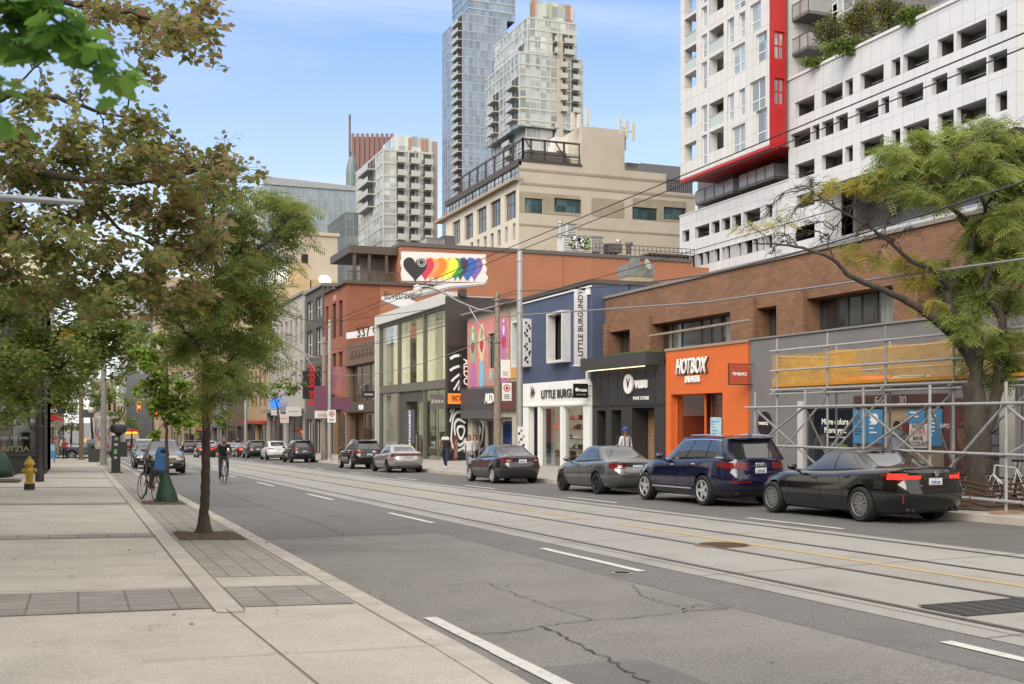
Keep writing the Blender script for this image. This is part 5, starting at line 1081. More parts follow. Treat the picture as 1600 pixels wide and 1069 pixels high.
# grey block with balconies
XG = 63.0;FG2 = FX(XG);gb = thing('grey_tower_block','dark grey tower block with projecting balconies between red tower and roof garden','building',(XG,90,20));gR,gL = onX(1338,60,XG).y,onX(1090,200,XG).y
mb = MB();mb.fbox(FG2,gR,gL,-18,0,12,60);local(mb.build('wall',tiles('grey_cladding',(.15,.145,.15),(.13,.125,.13),(.07,.07,.07),.9,3.0,.03,0,dirt=.1)),gb)
for i,(px,py) in enumerate(((1262,62),(1300,20),(1318,18),(1228,60),(1232,15),(1322,60),(1280,20),(1140,288),(1180,268),(1205,262),(1220,205 + 40))):
    p = onX(px,py,XG);w_ = .9 if i % 2 else 1.5
    local(window(gb,FG2,p.y - w_,p.y + w_,p.z - 1.3,p.z + 1.1,-.08,M_FR_WHITE,MATS['tower_panes'],2,2,fw=.09),gb)
for (pl,pr,pt,pb) in ((1213,1263,0,34),(1213,1262,52,88),(1154,1210,253,289),(1087,1146,279,312)):
    a = onX(pr,pb,XG - 2.6);b = onX(pl,pb,XG - 2.6);z = onX((pl + pr)/2,pb - 5,XG - 2.6).z;mb = MB();Fb = FX(XG)
    mb.fbox(Fb,a.y,b.y,.02,2.6,z - .28,z,0);mb.fbox(Fb,a.y,b.y,2.52,2.57,z,z + 1.15,1);mb.fbox(Fb,a.y,a.y + .05,.05,2.52,z,z + 1.15,1)
    mb.fbox(Fb,a.y - .02,b.y,2.5,2.6,z + 1.15,z + 1.22,2)
    for k in range(5): u = a.y + (b.y - a.y)*k/4;mb.fbox(Fb,u - .03,u + .03,2.57,2.62,z - .2,z + 1.15,2)
    local(mb.build('balcony',[mat('balcony_slab',(.13,.125,.125),.7),mat('balcony_glass',(.30,.30,.31),.15),M_FR_DARK]),gb)

# ================================================================ distant towers
def tower(name,label,d,pc,pl,pr,pt,m,slabm,fh=3.0,pb=None,bal=(),mull=3.0,z0=None,slab=.45,out=.12,group=None,parent=None,mullm=None):
    c = at(pc,655,d);X0,Y0 = c.x,c.y;ztop = at(pc,pt,d).z;zb = z0 if z0 is not None else -8
    Y1 = onX(pl,655,X0).y if pl < pc else Y0 + 20;X1 = onY(pr,655,Y0).x if pr > pc else X0 + 20
    o = parent or thing(name,label,'building',(X0,Y0,0),group=group)
    mb = MB();mb.box(X0,X1,Y0,Y1,zb,ztop - .3);local(mb.build('glazing',m),o)
    mb = MB();n = int((ztop - zb)/fh)
    for i in range(n + 1):
        z = ztop - i*fh
        if z < zb + 1: break
        mb.box(X0 - out,X1 + out,Y0 - out,Y1 + out,z - slab,z)
    local(mb.build('floor_slabs',slabm),o)
    mb = MB()
    if mull:
        for i in range(int((X1 - X0)/mull) + 1): x = X0 + i*mull;mb.box(x - .12,x + .12,Y0 - out - .06,Y0,zb,ztop)
        for i in range(int((Y1 - Y0)/mull) + 1): y = Y0 + i*mull;mb.box(X0 - out - .06,X0,y - .12,y + .12,zb,ztop)
        local(mb.build('mullions',mullm or slabm),o)
    for (face,t0,t1,zt_,zb_) in bal:
        mb = MB();za = at(pc,zt_,d).z;zc = at(pc,zb_,d).z;k = int((za - zc)/fh);
        zs0 = ztop - math.ceil((ztop - za)/fh)*fh
        for i in range(k):
            z = zs0 - i*fh
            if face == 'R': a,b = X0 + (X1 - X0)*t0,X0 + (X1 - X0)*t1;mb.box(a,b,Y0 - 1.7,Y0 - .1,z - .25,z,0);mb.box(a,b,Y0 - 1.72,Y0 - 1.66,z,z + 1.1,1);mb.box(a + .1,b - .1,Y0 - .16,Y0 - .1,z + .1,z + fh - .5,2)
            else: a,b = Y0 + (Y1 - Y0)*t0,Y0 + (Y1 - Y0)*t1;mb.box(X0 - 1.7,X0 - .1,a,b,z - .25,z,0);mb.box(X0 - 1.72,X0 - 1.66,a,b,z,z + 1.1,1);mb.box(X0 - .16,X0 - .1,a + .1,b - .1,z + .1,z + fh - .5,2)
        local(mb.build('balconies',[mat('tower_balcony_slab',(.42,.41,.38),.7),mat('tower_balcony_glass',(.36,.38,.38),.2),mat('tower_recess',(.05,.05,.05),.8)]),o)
    return o,X0,X1,Y0,Y1,ztop
G1 = winmat('tower_glass_blue',(.14,.20,.29),.08,.35,(1.5,3.0),.012);G2 = winmat('tower_glass_grey',(.24,.27,.26),.12,.5,(1.5,3.0),.02);G3 = winmat('tower_glass_pale',(.33,.36,.35),.15,.45,(1.5,3.0),.02)
S1 = mat('slab_pale',(.42,.44,.47),.6);S2 = mat('slab_white',(.42,.42,.41),.7);S3 = mat('slab_steel',(.30,.33,.37),.5)
t1,X0,X1,Y0,Y1,zt = tower('glass_tower','tallest blue glass tower with a column of curved balconies running up its corner',400,723,691,792,20,G1,S3,3.1,bal=(('L',.02,.34,30,420),),mull=2.2,slab=.35,out=.1)
mb = MB();mb.box(X0 + 3,X1 + 4,Y0 + 2,Y1 - 3,zt,zt + 16);mb.box(X0 + 9,X1 - 6,Y0 + 4,Y1 - 5,zt + 16,zt + 34)
for i in range(10): z = zt + 3*i + 3;mb.box(X0 + 2.8,X1 + 4.2,Y0 + 1.8,Y1 - 3,z - .3,z,1)
local(mb.build('crown',[G1,S2]),t1)
mb = MB();mb.box(X1,X1 + 9,Y0 + 3,Y1,-8,zt - 4)
for i in range(50):
    z = zt - 4 - i*3.1
    if z > 0: mb.box(X1 - .2,X1 + 9.4,Y0 + 2.4,Y1,z - .5,z,1)
local(mb.build('stair_wing',[G1,S2]),t1)
t2,X0,X1,Y0,Y1,zt = tower('stepped_tower','pale grey glass tower of shifted stacked blocks left of the antennas',300,824,772,901,26,G3,S2,3.0,bal=(('R',.50,.58,60,110),('R',.70,.92,60,110),('L',.1,.3,70,110)),z0=at(824,85,300).z)
tower('','',299,812,759,911,80,G2,S2,3.0,bal=(('R',.62,.72,90,190),('R',.80,.92,90,190),('L',.05,.25,120,200),('L',.6,.8,120,190)),z0=at(812,196,299).z,parent=t2)
tower('','',301,822,765,903,196,G2,S2,3.0,bal=(('R',.50,.60,196,300),('L',.3,.5,200,300)),parent=t2)
mb = MB();c = at(824,26,300);mb.box(X0 + 1,X1 - .5,Y0 + .5,Y0 + .7,zt,zt + 5,0)
for k,t in enumerate((.08,.42,.80)): a = X0 + (X1 - X0)*t;mb.box(a,a + .9,Y0 - .3,Y0 - .2,zt + .3,zt + 4.6,1 + k % 2)
mb.box((X0 + X1)/2 + 1.2,(X0 + X1)/2 + 3,Y0 - .5,Y0 + 1,at(824,300,300).z,zt - 5,3);local(mb.build('crown',[G3,mat('panel_rust',(.36,.15,.09),.6),mat('panel_green',(.30,.38,.24),.5),mat('core_beige',(.40,.36,.31),.8)]),t2)
t3,X0,X1,Y0,Y1,zt = tower('pale_tower','pale grey glass residential tower with rust coloured rooftop panels left of the tallest tower',260,599,556,676,232,G3,S2,3.0,bal=(('R',.25,.42,240,400),('R',.52,.70,240,400),('R',.80,.97,240,400),('L',.3,.7,245,330)),pb=None)
mb = MB();mb.box(X0 + 3,X1 + .4,Y0 + .6,Y0 + 12,zt,zt + 3.6)
for k,t in enumerate((.52,.86,.78)): a = X0 + (X1 - X0)*t;mb.box(a,a + .5,Y0 + .4,Y0 + .5,zt + .3,zt + 3.2,1)
local(mb.build('crown',[G3,mat('panel_rust',(0,0,0))]),t3)
mb = MB();mb.box(X1,X1 + 1.3,Y0 + .3,Y0 + 12,-8,zt + 2.8);mb.box(X0 + (X1 - X0)*.62,X0 + (X1 - X0)*.66,Y0 - .5,Y0,-8,zt);local(mb.build('side_strip',mat('core_taupe',(.27,.22,.20),.8)),t3)
mb = MB();mb.box(X0 - .7,X0 + 8,Y0 - .8,Y1,at(599,330,260).z,at(599,232,260).z);mb2 = mb;
# red brown ribbed tower and copper spire
rt_ = thing('ribbed_red_tower','dusky red ribbed office tower behind the pale tower','building',(at(580,655,450).x,at(580,655,450).y,0))
a = at(551,214,450);b = at(612,214,450);mb = MB();mb.add([(a.x,a.y,-8),(b.x,b.y,-8),(b.x + 10,b.y + 20,-8),(a.x + 10,a.y + 20,-8),(a.x,a.y,a.z),(b.x,b.y,a.z),(b.x + 10,b.y + 20,a.z),(a.x + 10,a.y + 20,a.z)],[(0,1,5,4),(1,2,6,5),(2,3,7,6),(3,0,4,7),(4,5,6,7)])
for i in range(9): p = a.lerp(b,i/8);mb.box(p.x - .5,p.x + .5,p.y - .9,p.y + .4,-8,a.z + 1.2,1)
local(mb.build('shaft',[mat('dusky_red_glass',(.20,.11,.11),.4,var=.2,vscale=.2),mat('dusky_red_rib',(.26,.15,.145),.6)]),rt_)
sp = thing('copper_spire','pointed green copper topped tower carrying a tall thin mast','spire',at(550,655,420));c = at(550,290,420);s_ = 420/F;mb = MB()
mb.lathe([(9.5*s_,-8),(9.5*s_,c.z),(9.5*s_,c.z + 20*s_),(8*s_,c.z + 32*s_),(5*s_,c.z + 42*s_),(2.4*s_,c.z + 50*s_),(.6*s_,c.z + 55*s_)],c=(c.x,c.y,0),n=16);local(mb.build('roof',mat('copper_grey_green',(.13,.17,.17),.5,var=.25,vscale=.6)),sp)
mb = MB();mb.tube([(c.x - 1,c.y - .5,c.z + 45*s_),(c.x - 1,c.y - .5,at(546,180,420).z)],.45,6);local(mb.build('mast',mat('mast_brown',(.16,.10,.08),.7)),sp)
gl,X0,X1,Y0,Y1,zt = tower('curved_glass_office','wide pale blue ribbed glass office building left of the spire',330,412,386,556,287,winmat('office_glass',(.16,.22,.27),.1,.25,(1.6,3.6),.01),S3,3.6,mull=1.6,slab=.2,out=.08)
mb = MB();n = 60
for i in range(n):
    x = X0 + (X1 - X0)*i/n;mb.box(x,x + .35,Y0 - .5,Y0 + 2,zt - .2,zt + 2.2 - 1.0*i/n)
mb.box(X0 - 3,X0,Y0 + 1,Y0 + 14,-8,zt - 3);local(mb.build('roof_fins',mat('fin_grey',(.36,.38,.40),.5)),gl)
tower('dark_glass_office','darker grey green glass block in front of the ribbed office building',250,540,512,560,331,winmat('dark_office_glass',(.07,.10,.11),.1,.6,(1.6,3.3),.03),mat('slab_dark',(.16,.18,.18),.6),3.4,mull=1.7,slab=.25)
tower('slim_grey_tower','slim grey tower rising behind the honey locust crown',300,372,360,400,318,G2,S3,3.2,mull=2)
bx = thing('beige_blank_tower','plain beige concrete tower with one dark slot above the silver dome','building',at(500,655,200));a = at(458,366,200);b = at(524,362,200)
mb = MB();mb.box(a.x,b.x + 1,a.y,a.y + 18,-5,a.z);mb.box(at(472,400,200).x,at(483,400,200).x,a.y - .03,a.y,at(472,445,200).z,at(472,396,200).z,1);mb.box(a.x - .3,b.x + 1.3,a.y - .3,a.y + 18,a.z,a.z + .6);local(mb.build('wall',[mat('beige_tower_wall',(.40,.35,.30),.85,var=.1,vscale=.2),M_DARK]),bx)
# yellow stone building with battlements and silver dome
ys = thing('yellow_stone_building','ornate yellow stone building with battlements behind the honey locust','building',(30,165,0));a = onX(398,450,24.5);b = onX(452,450,24.5);
mb = MB();zc = onX(470,446,27).z;mb.box(27,50,150,205,-4,zc)
for i in range(24): y = 150 + i*2.3;mb.box(26.9,27.9,y,y + 1.2,zc,zc + 1.4)
for i in range(10): x = 27 + i*2.3;mb.box(x,x + 1.2,149.9,150.9,zc,zc + 1.4)
for x,y in ((26.5,149.5),(38,149.5),(26.5,178)): mb.box(x,x + 2.4,y,y + 2.4,-4,zc + 3.5)
for i in range(18): mb.box(26.9,27,152 + i*3,153.4 + i*3,zc - 6,zc - 2.5,1)
local(mb.build('wall',[mat('yellow_stone',(.46,.35,.20),.85,var=.18,vscale=.6),M_WGLASS]),ys)
q = onX(446,440,30);mb = MB();mb.lathe([(3.0*math.cos(t),3.0*math.sin(t)) for t in np.linspace(-.3,1.55,14)],c=(q.x,q.y,q.z),n=32);o = mb.build('silver_dome',mat('silver_dome_metal',(.6,.6,.59),.3,.5),smooth=True);tag(o,'shining silver dome on the roofs behind the honey locust','dome')
q = onX(455,442,26);mb = MB();mb.lathe([(0,0),(.4,.08),(.75,.3)],c=onX(507,440,27),n=20,M=Matrix.Rotation(R(60),4,'X'));mb.tube([onX(507,440,27),onX(507,452,27)],.08,6);tag(mb.build('satellite_dish',M_WHT),'white satellite dish on the roofs left of the red brick building','satellite dish')

# ================================================================ camera side of the street
def plain_building(name,label,x1,y0,y1,h,m,rows,cols,dep=12,ground=None,gm=None):
    """front plane X = x1 facing the street (+X)"""
    Fr = frame(x1,0,(0,1,0),(1,0,0));o = thing(name,label,'building',(x1,y0,gz(y0)));hh = [];w_ = (y1 - y0)/cols;b0 = base(y1) - .3
    for z0,z1 in rows:
        for i in range(cols): a = y0 + (i + .5)*w_;hh.append((a - w_*.27,a + w_*.27,z0,z1))
    gh = [(y0 + .6 + i*(y1 - y0)/2,y0 + (y1 - y0)/2*(i + 1) - .6,gz(y1) + .7,gz(y0) + 3.2) for i in range(2)]
    mb = MB();wall(mb,Fr,y0,y1,b0,h,hh + gh,.3);mb.fbox(Fr,y0,y1,-dep,-.5,b0,h - .02);mb.quad(Fr(y0,0,b0),Fr(y0,-.5,b0),Fr(y0,-.5,h),Fr(y0,0,h));local(mb.build('wall',m),o)
    for hq in hh: local(window(o,Fr,*hq,.2,M_FR_WHITE,M_WGLASS,2,2),o)
    for hq in gh: local(window(o,Fr,*hq,.2,M_BLACK,M_WGLASS,3,name='display_window'),o)
    mb = MB();mb.fbox(Fr,y0,y1,-dep,.2,h,h + .3);local(mb.build('roof',M_COPE),o);return o
plain_building('cream_building','cream building across the road beside the camera',-10,-100,8,16,mat('cream_front',(.55,.50,.40),.8,var=.08),[(4.6,6.8),(8.2,10.6)],26)
plain_building('red_brick_shop','red brick building across the road with sash windows',-10,8.2,30,16,M_RBRICK,[(4.4,6.6),(7.8,9.8)],7)
plain_building('white_building','white rendered building across the road from the glass shop',-10,30.2,50,18,mat('white_render_front',(.60,.58,.52),.8,var=.06),[(4,6.2),(7.4,9.6),(10.8,12.6)],6)
plain_building('added_rear_block','pale unseen block added behind the dark shop for window reflections',-10,65,99,17,MATS['white_render_front'],[(4,6.2),(7.4,9.6),(10.8,13)],8)  # out of view, added so the upper windows mirror a pale wall
# dark shop with corner pilasters, its flank facing the camera
YA = 53.5;FA = FY(YA);xa = onY(71,650,YA).x;M_CHAR = mat('charcoal_shop',(.040,.044,.048),.5,var=.1)
da = thing('dark_shop','charcoal corner clothing shop with mannequins in its window at the left edge','building',(xa,YA,gz(YA)))
xw0 = onY(-60,650,YA).x;xw1 = onY(57,650,YA).x;z0 = onY(20,708,YA).z;z1 = onY(20,600,YA).z;zg_ = sideL(-1,YA) - .2
mb = MB();wall(mb,FA,xw0 - 6,xa,zg_,7.0,[(xw0,xw1,z0,z1)],.3);mb.box(xw0 - 6,xa,YA + 3.2,YA + 10,-2,6.9);mb.quad((xa,YA,zg_),(xa,YA + 10,zg_ - .6),(xa,YA + 10,7),(xa,YA,7));mb.box(xw0 - 6,xa,YA + .3,YA + 3.2,z1 + .2,6.9)
for a,b in ((xa - .35,xa + .06),(xw1 + .05,xw1 + .3)): mb.box(a,b,YA - .12,YA + .2,zg_,6.8)
for i in range(5): x = xw0 + i*(xw1 - xw0)/5;mb.box(x + .1,x + (xw1 - xw0)/5 - .1,YA - .03,YA,zg_ + .25,z0 - .25,0)
mb.box(xw0 - 3,xa,YA - .08,YA,z0 - .15,z0);local(mb.build('wall',M_CHAR),da)
local(window(da,FA,xw0,xw1,z0,z1,.1,M_CHAR,M_GLASS,3,name='display_window'),da)
mb = MB();mb.box(xw0,xw1,YA + 3.1,YA + 3.18,z0,z1);mb.box(xw0,xw1,YA + .3,YA + 3.1,z0 - .05,z0);local(mb.build('shop_interior',[mat('shop_dim',(.16,.16,.15),.9)]),da)
local(text('ARITZIA',.34,mat('gold_letters',(.40,.33,.15),.5),None,FA(onY(19,702,YA).x,-.06,onY(19,702,YA).z),RY,ext=.003,sx=1.1),da)
local(text('Made for you',.22,mat('pale_letters',(.5,.5,.5),.5),None,FA(onY(19,684,YA).x,-.06,onY(30,684,YA).z),RY,ext=.003,sx=1.1),da)
for px,m_,k in ((24,mat('cream_cloth',(.62,.58,.52),.8),0),(6,mat('taupe_cloth',(.30,.22,.17),.8),1),(50,mat('dark_cloth',(.02,.02,.025),.8),0),(39,mat('white_cloth',(.65,.64,.6),.8),2)):
    p = onY(px,700,YA + .9);zb_ = z0;mb = MB()
    if k == 2: mb.lathe([(.5,zb_ + .9),(.3,zb_ + 1.3),(.12,zb_ + 1.6),(.08,zb_ + 1.75)],c=(p.x,YA + 1,0),n=12)
    else: mb.lathe([(.08,zb_),(.10,zb_ + .5),(.22,zb_ + .8),(.28,zb_ + 1.0),(.19,zb_ + 1.35),(.24,zb_ + 1.65),(.12,zb_ + 1.78),(.06,zb_ + 1.83),(.10,zb_ + 1.95),(.09,zb_ + 2.1),(.02,zb_ + 2.16)],c=(p.x,YA + .9,0),n=12)
    tag(mb.build('mannequin',m_,smooth=True),['cream dressed mannequin in the dark shop window','mannequin in taupe coat at the left edge of the dark shop window','dark clothed mannequin by the window frame of the dark shop','white flared garment on a stand in the dark shop window'][[24,6,50,39].index(px)],'mannequin')
mb = MB();q = onY(98,645,YA + 36)
o = thing('awning','bright red awning far along the left pavement','awning',(0,90,0));a = at(79,655,95);mb.add([(a.x - 2.2,a.y,at(80,645,95).z),(a.x + .0,a.y,at(80,645,95).z - .1),(a.x + .0,a.y + 3,at(80,645,95).z - .1),(a.x - 2.2,a.y + 3,at(80,645,95).z),(a.x - 2.2,a.y,at(80,657,95).z),(a.x + 1.2,a.y,at(80,657,95).z),(a.x + 1.2,a.y + 3,at(80,657,95).z),(a.x - 2.2,a.y + 3,at(80,657,95).z)],[(0,1,2,3),(0,1,5,4),(1,2,6,5),(3,2,6,7)]);local(mb.build('canvas',mat('awning_red',(.55,.03,.025),.7)),o)
mb = MB();mb.box(a.x - 1.6,a.x + 1.2,a.y - .1,a.y,at(80,650,95).z + .2,at(80,642,95).z + .2);local(mb.build('sign_board',M_BLACK),o);local(text('BO',.5,M_WHT,None,(a.x + .2,a.y - .12,at(80,646,95).z + .2),RY),o)
# beyond the side street
plain_building('brick_corner_building','red brick corner building past the side street behind the left trees',-3.2,CS1 + 2,CS1 + 24,13.5,tiles('deep_red_brick',(.26,.07,.055),(.22,.06,.05),(.16,.07,.06),.3,.1),[(3.5,5.5),(7,9.5)],6)
plain_building('stone_bank_building','stone building farther up the left side',-3.2,CS1 + 25,CS1 + 60,21,mat('warm_stone',(.50,.45,.36),.85,var=.1),[(2.5,5),(6.5,9),(11,13.5),(15.5,18)],9)
plain_building('far_left_building','last brick building up the left side',-3.2,CS1 + 61,300,14,MATS['warm_stone'],[(0,2.5),(5,8)],20)
lb = thing('striped_brick_block','red brick block with white piers behind the left oak','building',(-30,130,0));a = at(-60,440,150);b = at(62,440,150)
mb = MB();mb.add([(a.x,a.y,-5),(b.x,b.y,-5),(b.x - 3,b.y + 9,-5),(a.x - 3,a.y + 9,-5),(a.x,a.y,a.z),(b.x,b.y,a.z),(b.x - 3,b.y + 9,a.z),(a.x - 3,a.y + 9,a.z)],[(0,1,5,4),(1,2,6,5),(2,3,7,6),(3,0,4,7),(4,5,6,7)])
for i in range(7):
    p = a.lerp(b,i/6);mb.box(p.x - .7,p.x + .7,p.y - .5,p.y + .3,-5,a.z - 1,1)
    if i < 6:
        q = a.lerp(b,(i + .5)/6)
        for k in range(5): mb.box(q.x - .6,q.x + .6,q.y - .1,q.y + .3,a.z - 3.6 - 3.4*k,a.z - 1.6 - 3.4*k,2)
local(mb.build('wall',[MATS['deep_red_brick'],M_WHITE,M_WGLASS]),lb)
tower('banded_tower','grey glass tower with dark red bands closing the street view',330,198,188,247,425,winmat('band_glass',(.26,.31,.36),.12,.5,(1.6,3.4),.02),mat('dark_red_band',(.16,.04,.05),.6),6.2,mull=3.2,slab=1.7,out=.5,mullm=S1)
tw2 = thing('tan_tower','plain tan brick tower behind the young trees','building',at(270,655,300));a = at(243,440,300);b = at(330,440,300);mb = MB();mb.box(a.x,b.x + 6,a.y - 12,a.y + 10,-8,a.z)
for k in range(12):
    for i in range(8): mb.box(a.x + 1.2 + i*2,a.x + 2.1 + i*2,a.y - 12.05,a.y - 12,a.z - 4 - k*3.2,a.z - 2.4 - k*3.2,1)
local(mb.build('wall',[mat('tan_brick_tower',(.36,.28,.20),.85,var=.1,vscale=.3),M_WGLASS]),tw2)
sg2 = thing('slate_gable_building','slate grey building with a curved gable in the middle distance','building',at(215,655,230));P = [at(px,py,230) for px,py in ((200,690),(238,690),(238,590),(232,588),(224,583),(216,586),(210,580),(206,573),(200,580))]
mb = MB();n = len(P);mb.add(P + [p + Vector((0,10,0)) for p in P],[tuple(range(n)),tuple(range(n,2*n))] + [(i,(i + 1) % n,n + (i + 1) % n,n + i) for i in range(n)]);local(mb.build('wall',mat('slate_render',(.10,.10,.12),.7)),sg2)
for i,(pl,pr,pt,c,lab) in enumerate(((178,200,628,(.42,.36,.28),'small tan shop block closing the street'),(200,222,622,(.05,.10,.38),'blue fronted shop far up the street'),(222,246,636,(.30,.10,.06),'rust fronted shop far up the street'),(142,178,592,(.30,.27,.25),'grey block closing the street behind the streetcar'))):
    d = 300 + i*8;a = at(pl,pt,d);b = at(pr,pt,d);mb = MB();mb.box(a.x,b.x + .5,a.y - 4,a.y + 10,-9,a.z,0)
    for k in range(5): x = a.x + (b.x - a.x)*(k + .3)/5;mb.box(x,x + (b.x - a.x)*.09,a.y - 4.06,a.y - 4,a.z - 3,a.z - 1.2,1)
    tag(mb.build('far_shop_block',[mat('far_paint_' + 'abcd'[i],c,.8),M_WGLASS]),lab,'building')
# ================================================================ vehicles
def interp(tab,x):
    if x <= tab[0][0]: return tab[0][1]
    for (a,b),(c,d) in zip(tab[:-1],tab[1:]):
        if x <= c: t = (x - a)/(c - a);t = t*t*(3 - 2*t)*.5 + t*.5;return b + (d - b)*t
    return tab[-1][1]
M_TYRE = mat('tyre_rubber',(.018,.018,.018),.85);M_UNDER = mat('underbody_black',(.012,.012,.012),.8);M_TRIM = mat('black_plastic',(.028,.028,.029),.6)
M_TAIL = mat('tail_lamp_red',(.17,.008,.010),.12,coat=.5);M_TAILON = mat('tail_lamp_lit',(.55,.02,.015),.2,emit=(1,.03,.02),es=.55);M_LAMPW = mat('lamp_clear',(.62,.64,.66),.1,coat=.5)
M_CARGL = mat('car_glass',(.022,.024,.026),.02,spec=1.0,coat=.6);M_CARGL.node_tree.nodes['Principled BSDF'].inputs['IOR'].default_value = 1.6;M_PLATE = mat('licence_plate',(.60,.62,.66),.5);M_PLATEI = mat('plate_ink',(.04,.09,.32),.5)
M_RIMS = mat('alloy_silver',(.50,.51,.52),.3,.3);M_RIMD = mat('alloy_dark',(.045,.045,.05),.35,.6);M_SEAM = mat('panel_gap',(.006,.006,.006),.9)
def wheel_mesh(r,w_,spokes,style):
    ty = MB();Mx = Matrix.Rotation(-R(90),4,'X');rr = r*.68
    ty.lathe([(rr,-w_*.42),(r*.90,-w_*.5),(r*.985,-w_*.40),(r,-w_*.2),(r,w_*.2),(r*.985,w_*.40),(r*.90,w_*.5),(rr,w_*.42)],n=36,M=Mx,caps=False)
    rm = MB();rm.lathe([(rr*.99,w_*.28),(rr*1.02,w_*.46),(rr*.93,w_*.46),(rr*.90,w_*.2),(rr*.4,w_*.02),(.01,w_*.02)],n=36,M=Mx,mi=1)
    rm.lathe([(rr*.90,w_*.40),(rr*.93,w_*.47),(rr*1.02,w_*.47),(rr*1.02,w_*.36)],n=36,M=Mx,caps=False)
    rm.lathe([(.01,w_*.42),(rr*.15,w_*.42),(rr*.19,w_*.30)],n=16,M=Mx)
    for i in range(spokes):
        a = 2*math.pi*i/spokes + .3
        for s_ in ((-.12,.12) if style == 'twin' else ((-.2,.2) if style == 'y' else (0,))):
            n = 5;P0,P1 = [],[]
            for k in range(n + 1):
                t = k/n;rad = rr*(.14 + .84*t);aa = a + (s_*t if style == 'y' else s_*(.6 + .5*(1 - t)) if style == 'twin' else .0)
                if style == 'swirl': aa = a + .35*t
                wd = rr*{'y': .075,'twin': .085,'five': .17,'swirl': .15}[style]*(1.15 - .3*t);zz = w_*(.36 + .06*math.sin(t*3.1))
                c = Vector((rad*math.cos(aa),rad*math.sin(aa),0));nn = Vector((-math.sin(aa),math.cos(aa),0))*wd
                P0.append((c - nn,c + nn,zz))
            for (a0,b0,z0),(a1,b1,z1) in zip(P0[:-1],P0[1:]):
                q = [(a0,z0),(b0,z0),(b1,z1),(a1,z1)];vs = [Mx @ Vector((p.x,p.y,z)) for p,z in q] + [Mx @ Vector((p.x,p.y,z - .03)) for p,z in q]
                rm.add(vs,[(0,1,2,3),(0,1,5,4),(1,2,6,5),(2,3,7,6),(3,0,4,7)])
    return ty,rm
def carve(o,cyls,name):
    """wheel arches cut out of the closed body shell"""
    c = MB()
    for x,z,r,y0,y1 in cyls:
        M2 = Matrix.Translation((x,0,z)) @ Matrix.Rotation(-R(90),4,'X');n0 = len(c.v)
        c.lathe([(r,y0),(r,y1)],n=40,M=M2,mi=1)
    co = c.build('cutter',[M_UNDER,M_UNDER]);m = o.modifiers.new('b','BOOLEAN');m.operation = 'DIFFERENCE';m.object = co;m.solver = 'EXACT'
    dg = bpy.context.evaluated_depsgraph_get();dg.update();me = bpy.data.meshes.new_from_object(o.evaluated_get(dg));o.modifiers.clear();o.data = me;bpy.data.objects.remove(co)
